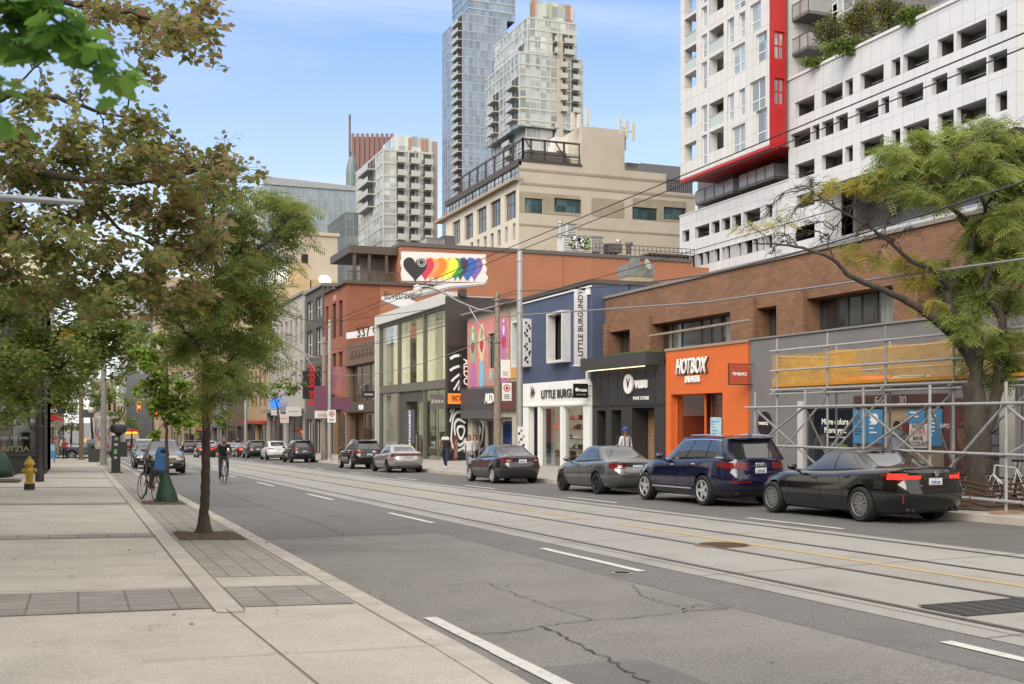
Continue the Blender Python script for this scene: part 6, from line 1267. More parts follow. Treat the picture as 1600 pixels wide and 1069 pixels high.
def car(name,label,cat,paint,L=4.8,W=1.85,H=1.45,wb=2.85,rear=-2.35,rw=-1.35,wr=.34,belt=None,gh=None,tail='sedan',rim=None,rstyle='five',spokes=5,lamps='sedan',clad=False,plate='ABCD 123',detail=2,lit=False,group=None,lower=None,trimchrome=False,zb=.19,tw=None,fview=False,glassm=None,hgt=None,rails=False,lampw=None):
    """x forward, y left, z up; origin on the ground under the rear axle"""
    o = thing(name,label,cat,group=group);B = W/2;xr = rear - rw*0;front = rear + L;xc = (rear + front)/2;Ah = L/2
    # x measured so that rear axle = 0: rear (negative) .. front
    vz = [0,.07,.18,.34,.5,.64,.76,.88,.95,1.0]
    woff = [.16,.07,.035,.012,.0,.008,.028,.05,.075,.13]
    foff = [.26,.10,.05,.02,.0,.02,.06,.12,.18,.30]
    roff = {'sedan': [.30,.12,.05,.01,.0,.05,.09,.07,.06,.10],'suv': [.28,.10,.04,.0,.0,.06,.09,.10,.11,.13]}[tail]
    if H > 1.55: woff[-1] = .10
    def belt_z(x): return interp(belt,x)
    def zbot(x): e = min((x - rear),(front - x));return zb + (.10*max(0,1 - e/.7) ** 2)
    NA = 128
    def outline(v):
        vv = v*(len(vz) - 1) if False else v
        wo,fo,ro = np.interp(v,vz,woff),np.interp(v,vz,foff),np.interp(v,vz,roff)
        b = B - wo;xa,xb = rear + ro,front - fo;xm = (xa + xb)/2;ha = (xb - xa)/2;P = []
        for i in range(1200):
            t = 2*math.pi*(i/1200) + math.pi;ct,st = math.cos(t),math.sin(t)
            ex = 2/5.2 if ct < 0 else 2/4.2;ey = ex
            P.append((xm + math.copysign(abs(ct) ** ex,ct)*ha,-math.copysign(abs(st) ** ey,st)*b))
        P = np.array(P + [P[0]]);s_ = np.concatenate([[0],np.cumsum(np.hypot(*np.diff(P,axis=0).T))]);return P,s_
    OUT = {v: outline(v) for v in vz}
    def ring(v,N=NA):
        P,s_ = OUT[v] if v in OUT else outline(v);q = np.linspace(0,s_[-1],N,endpoint=False);return np.stack([np.interp(q,s_,P[:,0]),np.interp(q,s_,P[:,1])],1)
    def surf(arc,z,off=0.0,side=1):
        """point of the body side at arc metres from the rear centre, left (+) or right (-)"""
        x = rear + .1;
        for _ in range(3):
            zb_,zt_ = zbot(x),belt_z(x);v = min(max((z - zb_)/(zt_ - zb_),0),1);P,s_ = outline(v);a = arc;x = float(np.interp(a,s_,P[:,0]));y = float(np.interp(a,s_,P[:,1]))
        x2,y2 = float(np.interp(a + .02,s_,P[:,0])),float(np.interp(a + .02,s_,P[:,1]));d = Vector((x2 - x,y2 - y,0));d = d.normalized() if d.length else Vector((0,1,0));n = Vector((-d.y,d.x,0));
        if n.dot(Vector((x - xc,y,0))) < 0: n = -n
        p = Vector((x,y,z)) + n*off;return Vector((p.x,p.y*side,p.z))
    mb = MB();rings = [ring(v) for v in vz]
    for v,rg in zip(vz,rings):
        for x,y in rg: zb_ = zbot(x);mb.v.append((x,y,zb_ + (belt_z(x) - zb_)*v))
    n = NA
    for i in range(len(vz) - 1):
        for j in range(n): mb.f.append([i*n + j,i*n + (j + 1) % n,(i + 1)*n + (j + 1) % n,(i + 1)*n + j]);mb.m.append(0)
    # top deck and floor: strips between left and right points
    def cap(level,crown,K=6):
        base_ = level*n;rows = []
        for j in range(0,n // 2 + 1):
            a,b = base_ + j,base_ + (n - j) % n
            if a == b: rows.append([a]*(K + 1));continue
            A_,B_ = Vector(mb.v[a]),Vector(mb.v[b]);r_ = [a];hw = abs(A_.y)
            for k in range(1,K): t = k/K;p = A_.lerp(B_,t);yy = (1 - 2*t);p.z += crown*(1 - yy ** 4)*min(1,hw/(B*.8)) ** 2;mb.v.append(tuple(p));r_.append(len(mb.v) - 1)
            r_.append(b);rows.append(r_)
        for r0,r1 in zip(rows[:-1],rows[1:]):
            for k in range(K):
                f = [r0[k],r0[k + 1],r1[k + 1],r1[k]];f2 = []
                for q in f:
                    if q not in f2: f2.append(q)
                if len(f2) >= 3: mb.f.append(f2);mb.m.append(0)
    cap(len(vz) - 1,.045);cap(0,0)
    bo = mb.build('body',[paint,M_UNDER],o,smooth=True);ar = wr + .055
    carve(bo,[(0,wr,ar,B - .30,B + .2),(0,wr,ar,-B - .2,-B + .30),(wb,wr,ar,B - .30,B + .2),(wb,wr,ar,-B - .2,-B + .30)],name)
    for p in bo.data.polygons: p.use_smooth = True
    try: bo.data.set_sharp_from_angle(angle=R(35))
    except Exception: pass
    # greenhouse
    rb,rt,ft,fb = gh['rb'],gh['rt'],gh['ft'],gh['fb'];wg,wt = B - gh.get('in0',.12),B - gh.get('in1',.30)
    bow = .16;NS,NF = 26,6
    def gring(v,off=0.0):
        xa = rb + (rt - rb)*(v ** gh.get('rc',1.0));xb = fb + (ft - fb)*v;wv = wg + (wt - wg)*(v ** 1.35);bw = bow*(1 - .4*v);pts = []
        def zz(x,y):
            zlo = belt_z(x) - .05 + .02;crown = 1 - .022*(abs((x - (rt + ft)/2)/((ft - rt)/2)) ** 2.4 if abs(x - (rt + ft)/2) > 0 else 0)*1.6
            zhi = H*crown - .035;return zlo + (zhi - zlo)*v
        # front edge centre to corner, side, rear edge: left half
        for i in range(NF): t = i/NF;y = wv*.93*t;pts.append((xb - bw*t ** 2.5,y))
        for i in range(NS): t = i/(NS - 1);x = xb - bw + (xa + bw*.8 - (xb - bw))*t;e = min(t,1 - t)*2;pts.append((x,wv*(1 - .055*(1 - min(1,e*3.5)) ** 2)))
        for i in range(1,NF + 1): t = 1 - i/NF;pts.append((xa + bw*.8*t ** 2.5,wv*.93*t))
        return [Vector((x,y,zz(x,y))) for x,y in pts]
    VV = [0,.12,.3,.5,.7,.86,.95,1.0];G = [gring(v) for v in VV];m_ = len(G[0])
    def topz(p): return p
    mb = MB();ful = []
    for g_ in G:
        row = []
        for p in g_: mb.v.append(tuple(p));row.append(len(mb.v) - 1)
        for p in reversed(g_[1:-1]): mb.v.append((p.x,-p.y,p.z));row.append(len(mb.v) - 1)
        ful.append(row)
    k = len(ful[0])
    for r0,r1 in zip(ful[:-1],ful[1:]):
        for j in range(k): mb.f.append([r0[j],r0[(j + 1) % k],r1[(j + 1) % k],r1[j]]);mb.m.append(0)
    rows = []
    for j in range(m_):
        a,b = ful[-1][j],ful[-1][(k - j) % k];A_,B_ = Vector(mb.v[a]),Vector(mb.v[b])
        if a == b: rows.append([a]*7);continue
        r_ = [a]
        for q in range(1,6): t = q/6;p = A_.lerp(B_,t);p.z += .035*(1 - (1 - 2*t) ** 2) ** .6*min(1,abs(A_.y)/.4);mb.v.append(tuple(p));r_.append(len(mb.v) - 1)
        r_.append(b);rows.append(r_)
    for r0,r1 in zip(rows[:-1],rows[1:]):
        for q in range(6):
            f2 = []
            for z in (r0[q],r0[q + 1],r1[q + 1],r1[q]):
                if z not in f2: f2.append(z)
            if len(f2) >= 3: mb.f.append(f2);mb.m.append(0)
    cab = mb.build('cabin',paint,o,smooth=True)
    try: cab.data.set_sharp_from_angle(angle=R(40))
    except Exception: pass
    def gpt(u,v,side=1,off=.006):
        """u along the half ring in index units"""
        i = min(int(u),m_ - 2);t = u - i;vi = 0
        while vi < len(VV) - 2 and VV[vi + 1] < v: vi += 1
        s_ = (v - VV[vi])/(VV[vi + 1] - VV[vi]);a = G[vi][i].lerp(G[vi][i + 1],t);b = G[vi + 1][i].lerp(G[vi + 1][i + 1],t);p = a.lerp(b,s_)
        du = G[vi][i + 1] - G[vi][i];dv = b - a;nn = du.cross(dv).normalized()
        cc = Vector(((rt + ft)/2,0,p.z - .2))
        if nn.dot(p - cc) < 0: nn = -nn
        p = p + nn*off;return Vector((p.x,p.y*side,p.z))
    gm = glassm or M_CARGL
    def gpatch(u0,u1,v0,v1,side,m=gm,nm='window',off=.007,nu=8,nv=5,both=False,cut0=0,cut1=0):
        mb = MB();
        for j in range(nv + 1):
            v = v0 + (v1 - v0)*j/nv
            a = u0 + cut0*(j/nv);b = u1 - cut1*(j/nv)
            for i in range(nu + 1): mb.v.append(tuple(gpt(a + (b - a)*i/nu,v,side,off)))
        for j in range(nv):
            for i in range(nu): q = j*(nu + 1) + i;mb.f.append([q,q + 1,q + nu + 2,q + nu + 1]);mb.m.append(0)
        return mb.build(nm,m,o,smooth=True)
    s0,s1 = NF,NF + NS - 1;span = s1 - s0
    # windscreen, rear glass: both halves in one mesh
    def wrap(u0,u1,v0,v1,nm,rev=False):
        mb = MB();nu,nv = 14,6
        for j in range(nv + 1):
            v = v0 + (v1 - v0)*j/nv
            for i in range(nu + 1):
                t = -1 + 2*i/nu;u = (u0 + (u1 - u0)*abs(t)) if not rev else (u0 - (u0 - u1)*abs(t));mb.v.append(tuple(gpt(min(u,m_ - 1.001),v,1 if t >= 0 else -1,.007)))
        for j in range(nv):
            for i in range(nu): q = j*(nu + 1) + i;mb.f.append([q,q + 1,q + nu + 2,q + nu + 1]);mb.m.append(0)
        return mb.build(nm,gm,o,smooth=True)
    wrap(0,NF - .2,.12,.93,'windscreen');wrap(m_ - 1.001,s1 + .9,.16 if tail == 'sedan' else .12,.90,'rear_window',True)
    for side in (1,-1):
        wins = gh['wins']
        for wi in wins: gpatch(s0 + span*wi[0],s0 + span*wi[1],gh.get('v0',.16),gh.get('v1',.88),side,nm='side_window',cut0=wi[2] if len(wi) > 2 else 0,cut1=wi[3] if len(wi) > 3 else 0)
        if detail > 1:
            gpatch(s0 + span*wins[0][0] - .3,s0 + span*wins[-1][1] + .3,gh.get('v0',.16) - .05,gh.get('v0',.16) - .005,side,M_CHROME if trimchrome else M_TRIM,'window_trim',.010,16,1)
            if trimchrome: gpatch(s0 + span*wins[0][0] + 1.5,s0 + span*wins[-1][1] - .8,gh.get('v1',.88) + .01,gh.get('v1',.88) + .05,side,M_CHROME,'window_trim',.010,16,1)
    # body patches
    def bpatch(a0,a1,z0,z1,side,m,nm,off=.006,nu=8,nv=3,slant=0,dz1=0):
        mb = MB()
        for j in range(nv + 1):
            for i in range(nu + 1): t = i/nu;zz0 = z0 + dz1*t;mb.v.append(tuple(surf(a0 + (a1 - a0)*t + slant*j/nv,zz0 + (z1 - zz0)*j/nv,off,side)))
        for j in range(nv):
            for i in range(nu): q = j*(nu + 1) + i;mb.f.append([q,q + 1,q + nu + 2,q + nu + 1]);mb.m.append(0)
        return mb.build(nm,m,o,smooth=True)
    P5,S5 = outline(.5)
    half = S5[-1]/2
    def arc_at(x):     # arc of the left side point with that x
        idx = np.where((S5 > .7) & (S5 < half - .6))[0];return float(np.interp(x,P5[idx,0],S5[idx]))
    zt = belt_z(rear + .2);B0 = B
    for side in (1,-1):
        for (a0,a1,z0,z1,k_) in lamps['rear']: bpatch(a0,a1,z0,z1,side,{'r': M_TAILON if lit else M_TAIL,'w': M_LAMPW,'d': M_TAIL,'k': M_TRIM}[k_],'tail_light',.012,12,3)
        if detail > 1 or fview:
            for (a0,a1,z0,z1,k_) in lamps['front']: bpatch(half - a1,half - a0,z0,z1,side,lampw or M_LAMPW,'headlight',.012,10,3)
        if lower: bpatch(0.001,arc_at(-ar - .05),zb + .02,lower,side,M_TRIM,'lower_bumper',.010,22,3);
        if lower and clad: bpatch(arc_at(ar + .03),arc_at(wb - ar - .03),zb + .03,zb + .16,side,M_TRIM,'sill_trim',.010,10,2)
        if fview or clad: bpatch(half - .95,half - .001,zb + .03,zb + .22,side,M_TRIM,'lower_bumper',.010,12,2)
        if detail > 1:
            for x in ((wb*.80,wb*.42,ar + .12) if detail > 1 else ()):
                mb = MB();pts = [surf(arc_at(x + (.10*max(0,(z - .6)) if x < wb*.3 else 0)),z,.001,side) for z in np.linspace(zb + .12,belt_z(x) - .03,8)];mb.tube(pts,.005,4);mb.build('door_gap',M_SEAM,o)
            for x in (wb*.47,wb*.10 + .05):
                z = belt_z(x) - .13;mb = MB();P = [surf(arc_at(x + t),z,.03*math.sin((t + .1)/.2*math.pi) + .008,side) for t in np.linspace(-.1,.1,6)];mb.tube(P,.016,6);mb.build('door_handle',M_CHROME if trimchrome else paint,o)
            # wing mirror
            x = fb - gh.get('mir',.62);p = surf(arc_at(x),belt_z(x) - .02,0,side);mb = MB();bm_ = bmesh.new();bmesh.ops.create_uvsphere(bm_,u_segments=14,v_segments=9,radius=1);q = Vector((p.x,side*(B + .09),belt_z(x) + .09));vs = [(q.x + v.co.x*.075 - (.03 if v.co.x < 0 else 0)*0,q.y + v.co.y*.115,q.z + v.co.z*.075) for v in bm_.verts];mb.add(vs,[[v.index for v in f.verts] for f in bm_.faces]);bm_.free()
            mb.tube([(p.x,p.y*1.0,p.z),(q.x,q.y,q.z - .05)],.025,6);mb.build('wing_mirror',paint,o,smooth=True)
    if detail > 0:
        zp = lamps.get('pz',.95);xp = lamps.get('px',rear + .02)
        x_s = surf(.001,zp,0).x;mb = MB();mb.box(x_s - .022,x_s - .006,-.155,.155,zp - .078,zp + .078);pl = mb.build('licence_plate',M_PLATE,o)
        if detail > 1:
            t = text(plate,.085,M_PLATEI,pl,(x_s - .026,0,zp - .01),(R(90),0,-R(90)),ext=.001,bold=.001,sx=.62);t.name = 'plate_number'
            mb = MB();mb.box(x_s - .015,x_s + .03,-.22,.22,zp + .10,zp + .118);mb.build('boot_trim',M_CHROME if lamps.get('chr') else paint,o)
            # boot shut lines and roof aerial
            for side in (1,-1):
                for a_,z_ in ((.66,0),):
                    mb = MB();mb.tube([surf(a_,z,.001,side) for z in np.linspace(zp - .22,belt_z(rear + .15) - .04,6)],.004,4);mb.build('boot_gap',M_SEAM,o)
            mb = MB();q = (rt + .12,0,H - .012);mb.add([(q[0] - .10,-.02,q[2] - .02),(q[0] + .10,0,q[2] - .01),(q[0] - .10,.02,q[2] - .02),(q[0] - .11,0,q[2] + .05)],[(0,1,3),(1,2,3),(2,0,3)]);mb.build('roof_aerial',paint,o)
        x_e = surf(.45,zb + .12,0).x
        for side in (1,-1):
            mb = MB();mb.lathe([(.0,0),(.038,0),(.045,.01),(.045,.10)],c=(x_e - .01,side*(B*.62),zb + .10),n=14,M=Matrix.Rotation(R(90),4,'Y'))
            if lamps.get('quad'): mb.lathe([(.0,0),(.038,0),(.045,.01),(.045,.10)],c=(x_e - .01,side*(B*.62 - .12),zb + .10),n=14,M=Matrix.Rotation(R(90),4,'Y'))
            mb.build('exhaust_pipe',M_RIMD,o)
        if tail == 'suv':
            mb = MB();P = [gpt(m_ - 1.001 - t,.97,1,.0) for t in (0,2,4,NF - .3)];Q = [Vector((p.x - .14,p.y,p.z + .0)) for p in P]
            vs = []
            for p,q in list(zip(P,Q))[::-1]: vs += [p,q]
            for p,q in list(zip(P,Q))[1:]: vs += [Vector((p.x,-p.y,p.z)),Vector((q.x,-q.y,q.z))]
            nn_ = len(vs) // 2;up_ = [v + Vector((0,0,.03)) for v in vs];mb.add(vs + up_,[(2*i,2*i + 1,2*i + 3,2*i + 2) for i in range(nn_ - 1)] + [(len(vs) + 2*i,len(vs) + 2*i + 1,len(vs) + 2*i + 3,len(vs) + 2*i + 2) for i in range(nn_ - 1)] + [(2*i + 1,2*i + 3,len(vs) + 2*i + 3,len(vs) + 2*i + 1) for i in range(nn_ - 1)]);mb.build('rear_spoiler',paint,o)
        if rails:
            for side in (1,-1): mb = MB();mb.tube([gpt(s0 + span*t,1.0,side,.03) + Vector((0,0,.02)) for t in np.linspace(.22,.93,10)],.018,6);mb.build('roof_rail',M_CHROME,o)
    if fview:
        xg = surf(half - .001,.66,0).x;mb = MB();mb.box(xg - .06,xg + .012,-.42,.42,.60,.78)
        for k_ in range(3): mb.box(xg + .012,xg + .02,-.40,.40,.62 + k_*.055,.64 + k_*.055,1)
        mb.build('grille',[M_TRIM,M_CHROME],o);mb = MB();mb.box(xg + .0,xg + .03,-.26,.26,.40,.53);mb.build('licence_plate',M_PLATE,o)
    ty,rm = wheel_mesh(wr,tw or .23,spokes,rstyle);proto = None
    for x in (0,wb):
        for side in (1,-1):
            if proto is None:
                t = ty.build('wheel',M_TYRE,o,smooth='auto');r_ = rm.build('rim',[rim or M_RIMS,M_UNDER],t,smooth='auto');proto = (t,r_)
            else:
                t = proto[0].copy();C.objects.link(t);r_ = proto[1].copy();C.objects.link(r_);r_.parent = t;t.parent = o
            t.location = (x,side*(B - .125),wr);t.rotation_euler = (0,random.uniform(0,2),0 if side > 0 else math.pi)
    if clad:
        for x in (0,wb):
            for side in (1,-1):
                mb = MB();P = []
                for i in range(15): a = math.pi*(-.04 + 1.08*i/14);px_,pz_ = x + (ar + .02)*math.cos(a),wr + (ar + .02)*math.sin(a);P.append(surf(arc_at(px_),max(pz_,zb + .05),.004,side))
                mb.tube(P,.03,6);mb.build('arch_trim',M_TRIM,o)
    return o
def paintm(name,c,m=.5,r=.2):
    x = mat(name,c,r,m,coat=1.0);x.node_tree.nodes['Principled BSDF'].inputs['Coat IOR'].default_value = 1.5;return x
P_BLACK = paintm('paint_black',(.005,.005,.006),.0,.12);P_NAVY = paintm('paint_navy',(.008,.010,.040),.2,.12);P_GREY = paintm('paint_grey',(.17,.175,.18),.7);P_DGREY = paintm('paint_dark_grey',(.050,.050,.055),.6)
P_SILV = paintm('paint_silver',(.42,.41,.40),.6);P_WHITE = paintm('paint_white',(.62,.63,.65),.0,.35);P_SLATE = paintm('paint_slate',(.12,.15,.18),.5);P_RED = paintm('paint_dark_red',(.12,.012,.015),.3);P_DNAVY = paintm('paint_blue_black',(.012,.014,.024),.3)
SED_B = lambda r,L: [(r,.98),(r + .25,1.03),(r + .95,1.02),(r + 2.2,.97),(r + L - 1.35,.93),(r + L - .5,.80),(r + L,.62)]
L_SED = {'rear': [(.38,.96,.76,.92,'r')],'front': [(.55,1.15,.58,.74,'w')],'pz': .86}
def place(o,X,px_rear,heading=1,dy=0,y=None):
    """o's rear axle where its left rear wheel shows at px (facing away), X of the car's centre line"""
    Y = (roadY(px_rear,X - .85) + dy) if y is None else y
    o.location = (X,Y,gz(Y) + .004);o.rotation_euler = (0,math.atan(SL)*heading,R(90)*heading);return o
GH_SED = dict(rb=-.88,rt=-.02,ft=1.45,fb=2.42,in0=.14,in1=.36,rc=.85,wins=[(.10,.47,.8,0),(.49,.80,0,0),(.815,.95,0,1.6)],v0=.15,v1=.86)
lm5 = {'rear': [(.34,.62,.865,.93,'r'),(.62,1.0,.85,.965,'r'),(1.0,1.14,.91,.95,'d')],'front': [(.55,1.1,.60,.76,'w')],'pz': .80,'quad': True}
c1 = car('parked_sedan','gleaming black sedan with lit red tail lights and dark glass nearest on the right','car',P_BLACK,L=4.97,W=1.90,H=1.44,wb=2.98,rear=-1.12,wr=.345,belt=[(-1.12,1.0),(-.9,1.06),(0,1.03),(1.2,.97),(2.6,.95),(3.3,.84),(3.85,.66)],gh=dict(GH_SED,rb=-.80,rt=.35,ft=1.50,fb=2.52),rim=mat('alloy_gunmetal',(.24,.24,.25),.3,.4),rstyle='y',spokes=10,lamps=lm5,plate='CXPN 501',lit=True,tw=.27,trimchrome=False,zb=.17)
# lit lamps keep a dark upper trunk edge; diffuser and roundel
mb = MB();mb.lathe([(0,0),(.04,0),(.042,-.01)],c=(-1.085,0,.955),n=20,M=Matrix.Rotation(R(90),4,'Y'));mb.lathe([(.042,-.012),(.05,-.012),(.05,0)],c=(-1.085,0,.955),n=20,mi=1,M=Matrix.Rotation(R(90),4,'Y'));mb.build('badge',[mat('badge_blue',(.05,.25,.6),.3),M_CHROME],c1)
for s_ in (1,-1): mb = MB();mb.box(-1.10,-1.085,s_*.80 - .012,s_*.80 + .012,.40,.58);mb.build('reflector',M_TAIL,c1)
CX = 14.3 + .98
place(c1,CX,1349)
lq7 = {'rear': [(.34,.95,.93,1.07,'d'),(.95,1.15,.96,1.07,'d'),(.30,.85,.58,.62,'d')],'front': [(.5,1.1,.72,.88,'w')],'pz': .87,'chr': True}
GH_SUV = dict(rb=-1.02,rt=-.70,ft=1.55,fb=2.40,in0=.14,in1=.34,rc=1.0,wins=[(.08,.38,.8,0),(.40,.70,0,0),(.72,.95,0,.7)],v0=.13,v1=.84)
c2 = car('parked_suv','large dark blue suv with silver roof rails and bright alloy wheels','suv',P_NAVY,L=5.05,W=1.97,H=1.74,wb=2.99,rear=-1.15,wr=.375,tail='suv',belt=[(-1.15,1.14),(-.6,1.17),(1.5,1.12),(2.5,1.10),(3.4,.98),(3.9,.76)],gh=GH_SUV,rim=M_RIMS,rstyle='five',spokes=5,lamps=lq7,plate='CRPE 482',rails=True,trimchrome=True,zb=.22,lower=.40,tw=.27)
place(c2,CX - .02,1104)
for k in range(4):
    mb = MB();P = [(-1.09,(-1.5 + k)*.062 + .04*math.cos(t),1.02 + .04*math.sin(t)) for t in np.linspace(0,6.283,18)];mb.tube(P,.007,5,caps=False);mb.build('badge_ring',M_CHROME,c2)
for s_ in (1,-1):
    mb = MB();mb.box(.5,2.5,s_*.985 - .01,s_*.985 + .01,.40,.435);mb.build('side_strip',M_CHROME,c2)
lvw = {'rear': [(.40,.92,.78,.92,'d'),(.50,.62,.80,.88,'w')],'front': [(.5,1.05,.60,.78,'w')],'pz': .80}
c3_ = car('parked_sedan','mid grey sedan with black wheels between the blue suv and the dark sedan','car',P_GREY,L=4.56,W=1.78,H=1.46,wb=2.58,rear=-1.10,wr=.325,belt=[(-1.10,.98),(-.9,1.02),(0,1.0),(1.2,.95),(2.4,.93),(3.0,.82),(3.46,.64)],gh=dict(GH_SED,rb=-.72,rt=.20,ft=1.42,fb=2.35),rim=M_RIMD,rstyle='five',spokes=5,lamps=lvw,plate='BWAR 077',zb=.19)
place(c3_,CX,932)
lco = {'rear': [(.38,.80,.80,.95,'d'),(.46,.62,.82,.88,'w'),(.80,1.0,.84,.93,'d')],'front': [(.5,1.1,.62,.80,'w')],'pz': .83,'chr': True}
c4 = car('parked_sedan','dark grey compact sedan with chrome boot strip in front of the mural building','car',P_DGREY,L=4.54,W=1.76,H=1.46,wb=2.60,rear=-1.05,wr=.315,belt=[(-1.05,.98),(-.85,1.03),(0,1.0),(1.2,.95),(2.4,.93),(3.0,.82),(3.49,.64)],gh=dict(GH_SED,rb=-.78,rt=.15,ft=1.40,fb=2.38),rim=M_RIMS,rstyle='swirl',spokes=7,lamps=lco,plate='BSCK 66',zb=.18)
place(c4,CX,769)
lel = {'rear': [(.02,1.0,.87,.93,'d'),(.75,1.05,.80,.93,'d')],'front': [(.5,1.1,.60,.72,'w')],'pz': .68}
c5 = car('parked_sedan','pale silver sedan with a thin full width tail light by the glass building','car',P_SILV,L=4.68,W=1.82,H=1.42,wb=2.72,rear=-1.06,wr=.32,belt=[(-1.06,1.0),(-.85,1.04),(0,1.0),(1.2,.94),(2.5,.90),(3.1,.80),(3.62,.62)],gh=dict(GH_SED,rb=-.82,rt=.25,ft=1.42,fb=2.45),rim=M_RIMD,rstyle='twin',spokes=5,lamps=lel,plate='CWTV 915',zb=.18,lower=.34)
place(c5,CX,605)
lsv = {'rear': [(.40,.98,.90,1.04,'d')],'front': [(.5,1.1,.72,.88,'w')],'pz': .80}
BS = [(-1.0,1.08),(-.5,1.10),(1.5,1.05),(2.4,1.04),(3.1,.95),(3.7,.74)]
def suv(label,paint,rim=M_RIMD,chrome=False,L=4.75,W=1.86,H=1.66,detail=2,**k):
    return car('parked_suv',label,'suv',paint,L=L,W=W,H=H,wb=2.75,rear=-1.0,wr=.36,tail='suv',belt=BS,gh=dict(GH_SUV,rb=-.86,rt=-.50,ft=1.45,fb=2.30),rim=rim,rstyle='five',spokes=5,lamps=lsv,clad=True,lower=.45,zb=.24,trimchrome=chrome,detail=detail,**k)
c6 = suv('black suv with roof rails parked in front of the brown fronted shop',P_BLACK,M_RIMS,True,rails=True,plate='CDNM 34');place(c6,CX,548.5)
c7 = suv('blue black suv last before the pair of rusty and steel poles',P_DNAVY,plate='CYPD 208');place(c7,CX,454)
c8_ = car('parked_hatchback','white rounded electric hatchback with black lower bumper','car',P_WHITE,L=4.75,W=1.90,H=1.60,wb=2.85,rear=-.95,wr=.35,tail='suv',belt=[(-.95,1.08),(-.6,1.12),(1.2,1.02),(2.4,.96),(3.2,.86),(3.8,.66)],gh=dict(GH_SUV,rb=-.80,rt=.2,ft=1.40,fb=2.60,wins=[(.08,.46,.8,0),(.48,.85,0,1.2)]),rim=M_RIMD,rstyle='five',spokes=5,lamps={'rear': [(.45,1.0,.92,.99,'d')],'front': [(.5,1.1,.7,.8,'w')],'pz': .86},lower=.42,zb=.20,detail=1);place(c8_,CX,417)
c9 = suv('dark grey suv behind the white electric car',P_DGREY,M_RIMS,detail=1);place(c9,CX,386)
# farther cars seen between the tree trunks
def cp(src,label,X,Y,heading=1,grp='cars farther down the road'):
    o = dup(src,(X,Y,gz(Y) + .004),label,grp,(0,math.atan(SL)*heading,R(90)*heading));return o
c10 = car('moving_sedan','dark sedan seen between the two young tree trunks with red tail lights','car',P_DGREY,L=4.8,W=1.82,H=1.44,wb=2.75,rear=-1.05,wr=.33,belt=[(-1.05,1.0),(-.85,1.04),(0,1.0),(1.2,.95),(2.5,.92),(3.1,.82),(3.75,.64)],gh=dict(GH_SED,rb=-.82,rt=.2,ft=1.42,fb=2.45),lamps={'rear': [(.36,.95,.80,.92,'r')],'front': [(.5,1.1,.6,.74,'w')],'pz': .84},detail=1,lit=True,zb=.18,group='cars farther down the road');place(c10,11.6,300,y=112)
c11 = car('moving_sedan','dark red car far off beside the cyclist helmet','car',P_RED,L=4.6,W=1.8,H=1.44,wb=2.7,rear=-1.0,wr=.32,belt=[(-1.05,1.0),(-.85,1.04),(0,1.0),(1.2,.95),(2.5,.92),(3.1,.82),(3.75,.64)],gh=dict(GH_SED,rb=-.82,rt=.2,ft=1.42,fb=2.45),lamps={'rear': [(.36,.95,.80,.92,'r')],'front': [(.5,1.1,.6,.74,'w')],'pz': .84},detail=1,lit=True,zb=.18,group='cars farther down the road');place(c11,CX,0,y=111)
cp(c6,'dark suv beyond the dark sedan and a little to its left',12.0,134);cp(c5,'silver car in the far right lane just past the dark red one',CX,121);cp(c10,'dark sedan far off behind the dark red car',CX,131);cp(c8_,'white car far away at the right kerb',CX,142);cp(c7,'blue black suv at the farthest end of the right kerb',CX,156);cp(c3_,'grey sedan in the far middle of the road',11.8,165)
# camera side, facing us
P_CRV = paintm('paint_graphite',(.085,.085,.08),.6)
cf = car('parked_suv','graphite grey suv facing the camera beside the bicycle','suv',P_CRV,L=4.55,W=1.84,H=1.68,wb=2.62,rear=-.95,wr=.345,tail='suv',belt=[(-1.0,1.08),(-.5,1.10),(1.5,1.07),(2.3,1.06),(2.9,.98),(3.5,.78)],gh=dict(GH_SUV,rb=-.86,rt=-.50,ft=1.25,fb=2.25),rim=M_RIMS,spokes=7,lamps={'rear': lsv['rear'],'front': [(.40,1.05,.68,.90,'w')],'pz': .8},clad=True,lower=.42,zb=.24,fview=True,detail=2,lampw=mat('lamp_warm_clear',(.50,.46,.38),.12,coat=.5))
Yf = 56.2;cf.location = (4.0,Yf + 3.45,gz(Yf) + .004);cf.rotation_euler = (0,-math.atan(SL),-R(90))
cg = car('parked_sedan','black sedan facing the camera half hidden behind the graphite suv','car',P_BLACK,L=4.7,W=1.84,H=1.45,wb=2.75,rear=-1.0,wr=.33,belt=[(-1.05,1.0),(-.85,1.04),(0,1.0),(1.2,.95),(2.5,.92),(3.1,.82),(3.75,.64)],gh=dict(GH_SED,rb=-.82,rt=.2,ft=1.42,fb=2.45),lamps={'rear': lco['rear'],'front': [(.5,1.1,.60,.76,'w')],'pz': .84},detail=1,fview=True,zb=.18);cg.location = (4.0,73.0,gz(70));cg.rotation_euler = (0,-math.atan(SL),-R(90))
cs = car('parked_suv','silver suv facing the camera behind the parking machine','suv',P_SILV,L=4.8,W=1.9,H=1.78,wb=2.8,rear=-1.0,wr=.36,tail='suv',belt=BS,gh=dict(GH_SUV,rb=-.86,rt=-.50,ft=1.45,fb=2.30),rim=M_RIMS,lamps={'rear': lsv['rear'],'front': [(.45,1.1,.72,.9,'w')],'pz': .8},clad=True,lower=.42,zb=.24,detail=1,fview=True);cs.location = (4.7,90,gz(87));cs.rotation_euler = (0,-math.atan(SL),-R(90))
